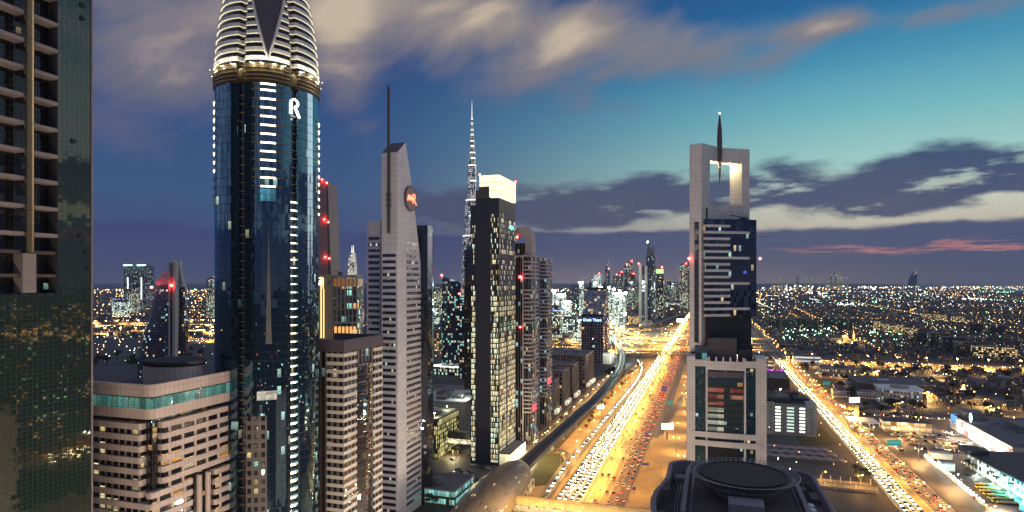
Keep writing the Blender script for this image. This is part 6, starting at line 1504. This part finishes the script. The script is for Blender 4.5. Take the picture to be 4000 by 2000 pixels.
t = thing('mosque', 'golden lit mosque with dome and slim minaret in the dark district', 'mosque', (*gp(3320, 1344), 0), -A)
gm = mat('mosque_stone', (.6, .45, .25), .8)
b = MB(); b.box(-34, 14, 0, 26, 0, 10); kid('prayer_hall', b, [gm], t)
b = MB(); b.ball(-8, 13, 11, 8, n=16, k=8); kid('dome', b, [gm], t)
b = MB(); b.cyl(8, 4, 0, 26, 1.8, 1.5, n=10); b.cyl(8, 4, 26, 34, 1.2, .2, n=10); b.cyl(8, 4, 19, 20.2, 2.8, n=10); kid('minaret', b, [gm], t)
for x, y, z in ((-20, -6, 4), (4, -7, 4), (12, -3, 16), (-8, 4, 24)):
    o = bpy.data.objects.new('mosque_light', lamp_light('mosque_light', 26000, (1, .70, .28))); COL.objects.link(o); o.parent = t; o.location = (x, y, z)
# road signs, billboards
def sign(label, loc, w, h, z, m, txt=None, rz=0.0, name='road_sign', cat='road sign', posts=2):
    t = thing(name, label, cat, loc, rz)
    b = MB(); b.box(-w / 2, w / 2, -.1, .1, z, z + h); pn = kid('panel', b, [m], t)
    b = MB(); b.box(-w / 2 + .15, w / 2 - .15, -.13, -.11, z + h * .48, z + h * .54); kid('sign_rule', b, [M['paint']], pn)
    b = MB()
    for x in ((-w * .35, w * .35) if posts == 2 else (0,)): b.cyl(x, .3, 0, z + h * .8, .18, n=6)
    kid('post', b, [M['pole']], t)
    if txt:
        for i, s in enumerate(txt): text('sign_text', s, h * .26, M['paint'], t, (0, -.14, z + h * (.62 - .36 * i)), (pi / 2, 0, 0), .01)
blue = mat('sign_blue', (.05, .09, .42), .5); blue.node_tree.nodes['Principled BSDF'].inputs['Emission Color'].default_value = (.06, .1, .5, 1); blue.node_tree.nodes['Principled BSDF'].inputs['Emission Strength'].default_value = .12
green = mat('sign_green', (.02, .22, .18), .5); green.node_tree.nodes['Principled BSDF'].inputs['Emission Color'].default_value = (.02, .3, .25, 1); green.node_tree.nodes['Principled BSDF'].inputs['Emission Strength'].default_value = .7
def hs(c, y, z): return (*gp(2000 + c / 1.288, 1000 + y / 1.288, z), 0)
sign('large blue road sign above the slip lanes, farthest of the blue ones', hs(765, 678, 5), 7.2, 5.4, 5, blue); sign('small blue road sign at the right highway edge below the billboard', hs(678, 908, 5), 3.6, 3.4, 5, blue, posts=1)
sign('flat wide blue sign beyond the highway edge, nearest the foreground', hs(672, 1053, 4), 5, 1.8, 4, blue); sign('tiny blue sign on the sand, closest to the footbridge', hs(614, 1176, 3), 2, 1.6, 3, blue, posts=1)
sign('green direction sign over the slip lanes', hs(797, 748, 6), 6, 4.5, 6, green)
sign('green overhead direction sign beside the queue on the avenue', (*R(139, 556), 0), 10.5, 4.6, 6, green, rz=-.1); sign('green overhead gantry sign far along the avenue', (*R(139, 850), 0), 9, 4, 8, green)
bbw = emit('billboard_white', (1, .95, .75), 5)
def billboard(label, loc, w, h, z, m, rz=0.0):
    t = thing('billboard', label, 'billboard', loc, rz); b = MB(); b.box(-w / 2, w / 2, -.3, .3, z, z + h); kid('lit_face', b, [m], t)
    b = MB(); b.cyl(0 if z > 8 else w * .1, .6, 0, z + h * .5, .6, n=8); kid('column', b, [M['pole']], t)
billboard('white glowing billboard on the sand right of the highway', hs(782, 872, 9), 10, 5, 9, bbw, .1); billboard('smaller lit billboard on the sand below the viaduct', hs(446, 770, 6), 7.5, 3.6, 6, emit('billboard_pale', (.9, .95, .9), 2.2), .2)
billboard('lit billboard beside the far highway bend', (*col(2660, 1900), 0), 26, 10, 14, bbw); billboard('white lit panel on the lawn near the avenue', (*gp(3338, 1583), 0), 13, 5.4, 3, emit('lawn_panel', (1, .98, .85), 3), .2)

# ------------------------------------------------------------------ trees
lf = mat('foliage', (.045, .055, .02), .9, var=.5, scale=.7); tk = mat('bark', (.09, .06, .04), .9)
def palm_meshes():
    a = MB(); a.tube((0, 0, 0), (.25, 0, 6.5), .26, 6, 0, .18); c = MB(); rg = random.Random(2)
    for i in range(20):
        th = 2 * pi * i / 20 + rg.uniform(-.1, .1); L = rg.uniform(2.3, 3.1); up = rg.uniform(.1, 1.2); pr = None
        for j in range(6):
            q = j / 5; x = L * q; z = 6.5 + up * q * 1.8 - 2.4 * q * q; wd = .42 * sin(pi * min(1, q * .9 + .1)) + .03
            p = [(.25 + x * cos(th) + s * wd * sin(th), x * sin(th) - s * wd * cos(th), z - abs(s) * .15) for s in (-1, 0, 1)]
            if pr: c.poly([pr[0], p[0], p[1], pr[1]]); c.poly([pr[1], p[1], p[2], pr[2]])
            pr = p
    return a.mesh('palm_trunk', [tk]), c.mesh('palm_crown', [lf])
def bush_meshes(seed):
    rg = random.Random(seed); a = MB(); a.tube((0, 0, 0), (0, 0, 2.6), .28, 6, 0, .18)
    for i in range(5): th = i * 1.26; a.tube((0, 0, 2.2), (1.3 * cos(th), 1.3 * sin(th), 4), .12, 4, 0, .05)
    c = MB()
    lobes_ = [(rg.uniform(-1.7, 1.7), rg.uniform(-1.7, 1.7), rg.uniform(3.2, 5.2), rg.uniform(.9, 1.6)) for _ in range(9)]
    for _ in range(420):
        x, y, z, r = rg.choice(lobes_); u = rg.uniform(-1, 1); th = rg.uniform(0, 6.28); k = sqrt(1 - u * u); rr = r * rg.uniform(.75, 1.08)
        o = (x + rr * k * cos(th), y + rr * k * sin(th), z + rr * u * .8); s = rg.uniform(.2, .42)
        e1 = (rg.uniform(-1, 1), rg.uniform(-1, 1), rg.uniform(-1, 1)); e2 = (rg.uniform(-1, 1), rg.uniform(-1, 1), rg.uniform(-1, 1))
        c.poly([tuple(o[i] + s * e1[i] for i in range(3)), tuple(o[i] + s * e2[i] for i in range(3)), tuple(o[i] - s * e1[i] for i in range(3)), tuple(o[i] - s * e2[i] for i in range(3))])
    return a.mesh('tree_trunk', [tk]), c.mesh('tree_crown', [lf])
PM = palm_meshes(); BM_ = [bush_meshes(i) for i in range(3)]
def tree(x, y, s, label, group, palm=False):
    t = thing('palm_tree' if palm else 'tree', label, 'palm tree' if palm else 'tree', (x, y, 0), random.uniform(0, 6), group); t.scale = (s, s, s * random.uniform(.9, 1.15))
    m = PM if palm else random.choice(BM_)
    for nm, me in zip(('trunk', 'crown'), m): o = bpy.data.objects.new(nm, me); COL.objects.link(o); o.parent = t
for px, py in ((3352, 1625), (3368, 1634), (3385, 1626), (3340, 1640), (3360, 1648), (3395, 1650), (3345, 1865), (3362, 1880), (3378, 1872), (3390, 1890), (3355, 1895)): tree(*gp(px, py), 1.25, 'palm tree at the edge of the avenue', 'palms along the avenue', True)
for px, py in ((3785, 1830), (3800, 1845), (3880, 1880), (3890, 1895), (3905, 1885), (3945, 1925)): tree(*gp(px, py), 1.0, 'palm tree lit turquoise before the showroom', 'showroom palms', True)
for px, py in ((1768, 1786), (1778, 1780), (1790, 1776), (1784, 1790), (1690, 1985), (1676, 1975), (1668, 1990), (1702, 1992)): tree(*gp(px, py), 1.1, 'palm tree in the forecourt behind the station', 'forecourt palms', True)
rg = random.Random(4)
for i in range(46): x, y = R(rg.uniform(142, 420), rg.uniform(720, 1110)); tree(x, y, rg.uniform(1.2, 2.2), 'dark bushy tree among the villas', 'villa trees')
for px, py in ((3400, 1500), (3420, 1502), (3440, 1506), (3460, 1500), (3285, 1520), (3470, 1590), (3500, 1600), (3560, 1602), (3590, 1608), (3600, 1612), (3440, 1620), (3580, 1655)): tree(*gp(px, py), 1.7, 'dark tree beside the white halls', 'trees beside the white halls')
for i in range(24): x, y = R(rg.uniform(-118, -108), 560 + 20 * i); tree(x, y, rg.uniform(.6, 1.0), 'small shrub tree on the sand strip under the viaduct', 'viaduct strip trees')
for px, py in ((2195, 1455), (2205, 1458), (2380, 1465), (2392, 1462), (2402, 1470), (2370, 1480)): tree(*gp(px, py), 1.8, 'dark tree near the foot of the grid hotel', 'grid hotel trees')
for i in range(20): x, y = gp(rg.uniform(365, 840), rg.uniform(1385, 1450)); tree(x, y, rg.uniform(1.6, 3), 'dark tree on the plain behind the beige block', 'plain trees')

# ------------------------------------------------------------------ houses and city beyond
HW = [F_('house_lit%d' % i, w, (.02, .02, .02), l, ca, cb, s, cw=4.2, ch=3.6, fx=.6, fz=.5, jit=0, detail=False, seed=50 + i) for i, (w, l, ca, cb, s) in enumerate((((.16, .12, .09), .10, WARM, AMBER, 1.5), ((.12, .10, .09), .06, WARM, COOL, 1.3), ((.2, .17, .13), .15, (1, .78, .40), WARM, 1.5)))]
def house_mesh(i):
    rg = random.Random(i); b = MB(); w, d, h = rg.uniform(9, 14), rg.uniform(9, 14), rg.uniform(6, 9)
    b.box(-w / 2, w / 2, -d / 2, d / 2, 0, h, 0, 1); b.box(-w / 2 + 1, 0, 0, d / 2 - 1, h, h + 2.8, 0, 1)
    for a in ((-w / 2 - .15, w / 2 + .15, -d / 2 - .15, -d / 2 + .1), (-w / 2 - .15, w / 2 + .15, d / 2 - .1, d / 2 + .15)): b.box(*a, h + .003, h + .9, 1)
    b.box(w / 2, w / 2 + rg.uniform(3, 6), -d / 2 + 1, d / 2 - 2, 0, h * .5, 0, 1)
    return b.mesh('house', [HW[i % 3], M['roofgrey']])
HM = [house_mesh(i) for i in range(9)]
rg = random.Random(12); n_h = 0; HB = MB()
def blocked(v, u):
    if 100 < v < 142: return True
    if 1105 < u < 1195: return True
    return False
spots = []
for iu in range(60):
    u = 735 + iu * 24 * (1 + iu * .012)
    for iv in range(90):
        v = 146 + iv * 26
        if u < 1105 and (v < 330 and u < 1000 and v < 150 + (u - 700) * .4): continue
        x, y = R(v + rg.uniform(-6, 6), u + rg.uniform(-5, 5))
        if blocked(v, u) or rg.random() > (.72 if u > 1195 else .5): continue
        px = CX + x / y * F
        if px > 4060 or px < 2960: continue
        spots.append((y, x, v, u))
spots.sort()
for i, (y, x, v, u) in enumerate(spots):
    if n_h < 230:
        o = bpy.data.objects.new('house', HM[rg.randrange(9)]); COL.objects.link(o); n_h += 1
        nearb = u < 1105
        tag(o, 'flat-roofed villa in the dark streets before the cross road' if nearb else 'flat-roofed house with few lit windows beyond the cross road', 'house', 'villas before the cross road' if nearb else 'houses beyond the cross road'); o.location = (x, y, 0); o.rotation_euler[2] = -A + rg.choice((0, pi / 2, pi))
    else:
        w, d, h = rg.uniform(4.5, 7), rg.uniform(4.5, 7), rg.uniform(5, 9)
        HB.prism([(x - w, y - d), (x + w, y - d), (x + w, y + d), (x - w, y + d)], 0, h, rg.randrange(3), 3, u0=rg.uniform(0, 900), bottom=False)
def scatter(n, px0, px1, d0, d1, hmax, big=1.0):
    for _ in range(n):
        d = d0 * (d1 / d0) ** rg.random(); x, y = col(rg.uniform(px0, px1), d); v, u = VU(x, y)
        if -100 < v < -35 or 100 < v < 142 or (-480 < v < 120 and u < 2000): continue
        w, dd, h = rg.uniform(5, 12) * big, rg.uniform(5, 12) * big, rg.uniform(4, hmax)
        HB.prism([(x - w, y - dd), (x + w, y - dd), (x + w, y + dd), (x - w, y + dd)], 0, h, rg.randrange(3), 3, u0=rg.uniform(0, 900), bottom=False)
scatter(1100, 2950, 4050, 2200, 9000, 12, 1.4); scatter(350, 340, 860, 1500, 8000, 10, 1.4); scatter(600, 1640, 2720, 2400, 8000, 26, 1.8); scatter(160, 2130, 2400, 1500, 2600, 34, 1.3); scatter(200, 1660, 1850, 1100, 2600, 24, 1.2)
tag(ob('city_houses', HB, HW + [M['roofgrey']]), 'thousands of low houses with lit windows spreading to the horizon', 'houses', kind='stuff')
# apartment blocks in the dark district
APT = [F_('apt_dark', (.07, .065, .065), (.02, .02, .02), .07, WARM, COOL, 1.8, cw=4, ch=3.4, fx=.4, fz=.4, jit=0), F_('apt_lit', (.16, .12, .07), (.05, .04, .02), .5, (1, .78, .38), WARM, 2.0, cw=4, ch=3.4, fx=.25, fz=.35, jit=0, clump=.4)]
AP = [(3100, 1290, 30, 20, 30, 0), (3150, 1288, 32, 20, 31, 0), (3205, 1292, 34, 20, 34, 0), (3262, 1288, 30, 20, 35, 0), (3310, 1290, 26, 20, 32, 0), (3360, 1286, 28, 20, 30, 0), (3460, 1292, 26, 20, 26, 1), (3505, 1304, 30, 20, 25, 1), (3555, 1312, 28, 20, 27, 1), (3610, 1330, 26, 20, 28, 1), (3655, 1348, 36, 22, 26, 0), (3710, 1362, 34, 22, 30, 0), (3765, 1380, 34, 22, 30, 0), (3830, 1395, 36, 22, 26, 0), (3900, 1402, 34, 22, 22, 1), (3975, 1405, 32, 22, 20, 1), (3640, 1250, 30, 20, 22, 1), (3700, 1256, 34, 20, 24, 1), (3770, 1262, 34, 20, 22, 1), (3840, 1300, 30, 20, 24, 0), (3930, 1310, 34, 20, 24, 0), (3045, 1280, 30, 20, 26, 0)]
for i, (px, py, w, d, h, k) in enumerate(AP):
    block('apartment_block', ('mid-rise block with many amber lit windows in the dark district' if k else 'dark mid-rise block with scattered lit windows in the dark district'), 'apartment block', (*gp(px, py), 0), w, d, h, [APT[k]], units=2, group='amber lit mid-rise blocks' if k else 'dark mid-rise blocks')
# lights of the plain
LB = MB(); cols = {'o': 0, 'w': 1, 'g': 2, 'r': 3, 'y': 4}
def lights(n, px0, px1, d0, d1, mixs, r=.0006, z=(3, 9), pw=1.0):
    for _ in range(n):
        d = d0 * (d1 / d0) ** (rg.random() ** pw); x, y = col(rg.uniform(px0, px1), d); v, u = VU(x, y)
        LB.octa(x, y, rg.uniform(*z), max(.35, d * r * rg.uniform(.5, 1.5)), cols[rg.choice(mixs)])
def streets(n, px0, px1, d0, d1, r=.00036):
    for _ in range(n):
        d = d0 * (d1 / d0) ** rg.random(); x, y = col(rg.uniform(px0, px1), d); al = rg.random() < .65; k = rg.choice('ooowwywgo'); L = int(rg.uniform(4, 14)); gap = rg.uniform(24, 40) * (1 + d / 9000)
        for i in range(L):
            q = (i - L / 2) * gap; a, c = (x + q * CA, y - q * SA) if al else (x + q * SA, y + q * CA)
            if c < d0 * .8: continue
            LB.octa(a, c, rg.uniform(6, 9), max(.4, c * r * rg.uniform(.6, 1.3)), cols[k])
streets(95, 2960, 4080, 1300, 12000); streets(22, 340, 870, 1700, 12000); lights(300, 2960, 4080, 1250, 9500, 'owwwwygg', .00045); lights(120, 2960, 4080, 4000, 14000, 'owwyy', .0005); lights(240, 340, 870, 1500, 12000, 'ooowwyg'); lights(160, 345, 865, 2600, 14000, 'oooy', .0007)
lights(420, 1640, 2720, 3000, 14000, 'oooowwyr', .0007); lights(260, 2120, 2420, 1500, 3200, 'wwwwyg', .0007, (3, 60)); lights(160, 1650, 1840, 1000, 3000, 'wwyog', .0006, (3, 30)); lights(60, 3060, 3260, 1400, 2000, 'ggggw', .0007); lights(30, 3380, 3560, 1350, 1700, 'ggw', .0007)
lights(220, 2140, 2740, 1150, 1900, 'oooy', .0004, (8, 14)); lights(150, 3000, 4000, 430, 1100, 'oow', .0005); lights(90, 360, 850, 1000, 1600, 'wwoy', .0006)
lights(340, 2600, 3000, 2500, 9000, 'oooyyw', .0005)
for _ in range(700):
    az_, d_ = radians(rg.uniform(40, 86)), 260 * 18 ** rg.random(); LB.octa(d_ * sin(az_), d_ * cos(az_), rg.uniform(4, 14), max(.7, d_ * .0009), cols[rg.choice('oooowwyyg')])
for _ in range(800):
    az_, d_ = radians(rg.uniform(86, 290)), 120 * 12 ** rg.random(); LB.octa(d_ * sin(az_), d_ * cos(az_), rg.uniform(5, 40), max(.6, d_ * .0018), cols[rg.choice('oowwwyyggr')])
lights(170, 3350, 4080, 12000, 20000, 'owy', .0006, (4, 40)); lights(60, 2980, 3420, 9000, 13000, 'oyw', .0008, (4, 90))
def avenue_lights(a, c, n, key='o', z=9, r=1.0, jit=6):
    for i in range(n):
        q = i / (n - 1); LB.octa(a[0] + (c[0] - a[0]) * q + rg.uniform(-jit, jit), a[1] + (c[1] - a[1]) * q + rg.uniform(-jit, jit), z, r, cols[key])
for a, c, n, r in ((R(60, 2500), R(1900, 2350), 70, .9), (R(140, 1900), R(2600, 2600), 90, .9), (R(-600, 3400), R(5000, 5200), 150, 1.5), (R(130, 1200), R(130, 3600), 110, .9), (R(300, 1184), R(420, 3500), 60, .9), (R(700, 1184), R(900, 4500), 70, 1.0), (R(-74, 2300), R(-74, 7000), 150, 2.0), (R(-2600, 1900), R(-330, 1640), 90, 1.0), (R(-2600, 2300), R(-500, 2100), 80, 1.1), (R(1000, 3000), R(6000, 6500), 130, 1.6), (R(-2600, 3200), R(0, 3000), 90, 1.4)): avenue_lights(a, c, n, 'o', 10, r)
for px, py, n, r in ((3190, 1145, 9, 4.5), (3320, 1186, 14, 3.2), (3812, 1168, 14, 3.4), (3560, 1212, 3, 2), (3695, 1160, 5, 3), (3080, 1130, 8, 4), (3800, 1165, 6, 3)):
    x, y = gp(px, py, 15)
    for i in range(n): LB.octa(x + rg.uniform(-.5, .5) * y * .035, y + rg.uniform(-40, 40), 15 + rg.uniform(-6, 6), r, 1 if n > 3 else 0)
tag(ob('city_lights', LB, [emit('far_orange', (1, .50, .13), 9), emit('far_white', (.92, 1, .9), 9), emit('far_green', (.35, 1, .55), 20), emit('far_red', (1, .08, .05), 18), emit('far_yellow', (1, .74, .30), 9)]), 'countless street lights and lamps of the city plain', 'city lights', kind='stuff')
# sail hotel by the sea and the far towers of the marina
d = 9800; t = thing('sail_hotel', 'sail-shaped hotel standing alone at the far shore', 'hotel', col(3567, d), 0); s = d / F
b = MB(); hz = lambda py: zz(py, d)
o = [(-11, 1115), (15, 1115), (15, 1075), (12, 1063), (8, 1063), (0, 1072), (-7, 1088), (-11, 1104)]
p = [(a * s, 0, max(0, hz(c))) for a, c in o]; q = [(x, 60, z) for x, y, z in p]; b.poly(p); b.poly(q[::-1])
for i in range(8): j = (i + 1) % 8; b.poly([p[j], p[i], q[i], q[j]])
kid('sail_body', b, [mat('sail_facade', (.16, .18, .24), .6)], t)
b = MB(); b.tube((12 * s, 10, 0), (12 * s, 10, hz(1050)), 5, 6, 0, 2); b.tube((2 * s, -3, hz(1073)), (13 * s, -3, hz(1064)), 5, 5, 0, 5); kid('mast', b, [emit('sail_mast', (.8, .8, .75), .7)], t)
rg = random.Random(77)
for px, pt in ((3246, 1068), (3257, 1082), (3263, 1066), (3270, 1064), (3277, 1056), (3284, 1078), (3290, 1080), (3310, 1084), (3200, 1086), (3172, 1085), (3150, 1080), (3115, 1082), (3104, 1088), (3045, 1082), (3055, 1088), (3018, 1090), (3240, 1090), (3228, 1088)):
    far('marina_tower', 'faint tower of the far skyline right of the framed tower', px - 3.2, px + 3.2, pt, 11500, F_('faint_tower%d' % px, (.10, .10, .13), (.04, .04, .06), .3, WARM, COOL, 1.2, cw=16, ch=20, jit=0, detail=False) if px in (3246, 3263, 3115) else D2, group='faint far skyline towers')
# ------------------------------------------------------------------ evening haze over the plain
hz_ = MB(); hz_.prism([(-26000, -2500), (26000, -2500), (26000, 24000), (-26000, 24000)], -1.0, 900)
hm = bpy.data.materials.new('haze'); hm.use_nodes = True; hm.node_tree.nodes.clear()
pv = hm.node_tree.nodes.new('ShaderNodeVolumePrincipled'); pv.inputs['Color'].default_value = (.56, .64, .86, 1); pv.inputs['Density'].default_value = 3.0e-5
ho = hm.node_tree.nodes.new('ShaderNodeOutputMaterial'); hm.node_tree.links.new(pv.outputs[0], ho.inputs['Volume'])
tag(ob('haze', hz_, [hm]), 'thin evening haze hanging over the whole city', 'haze', kind='stuff')
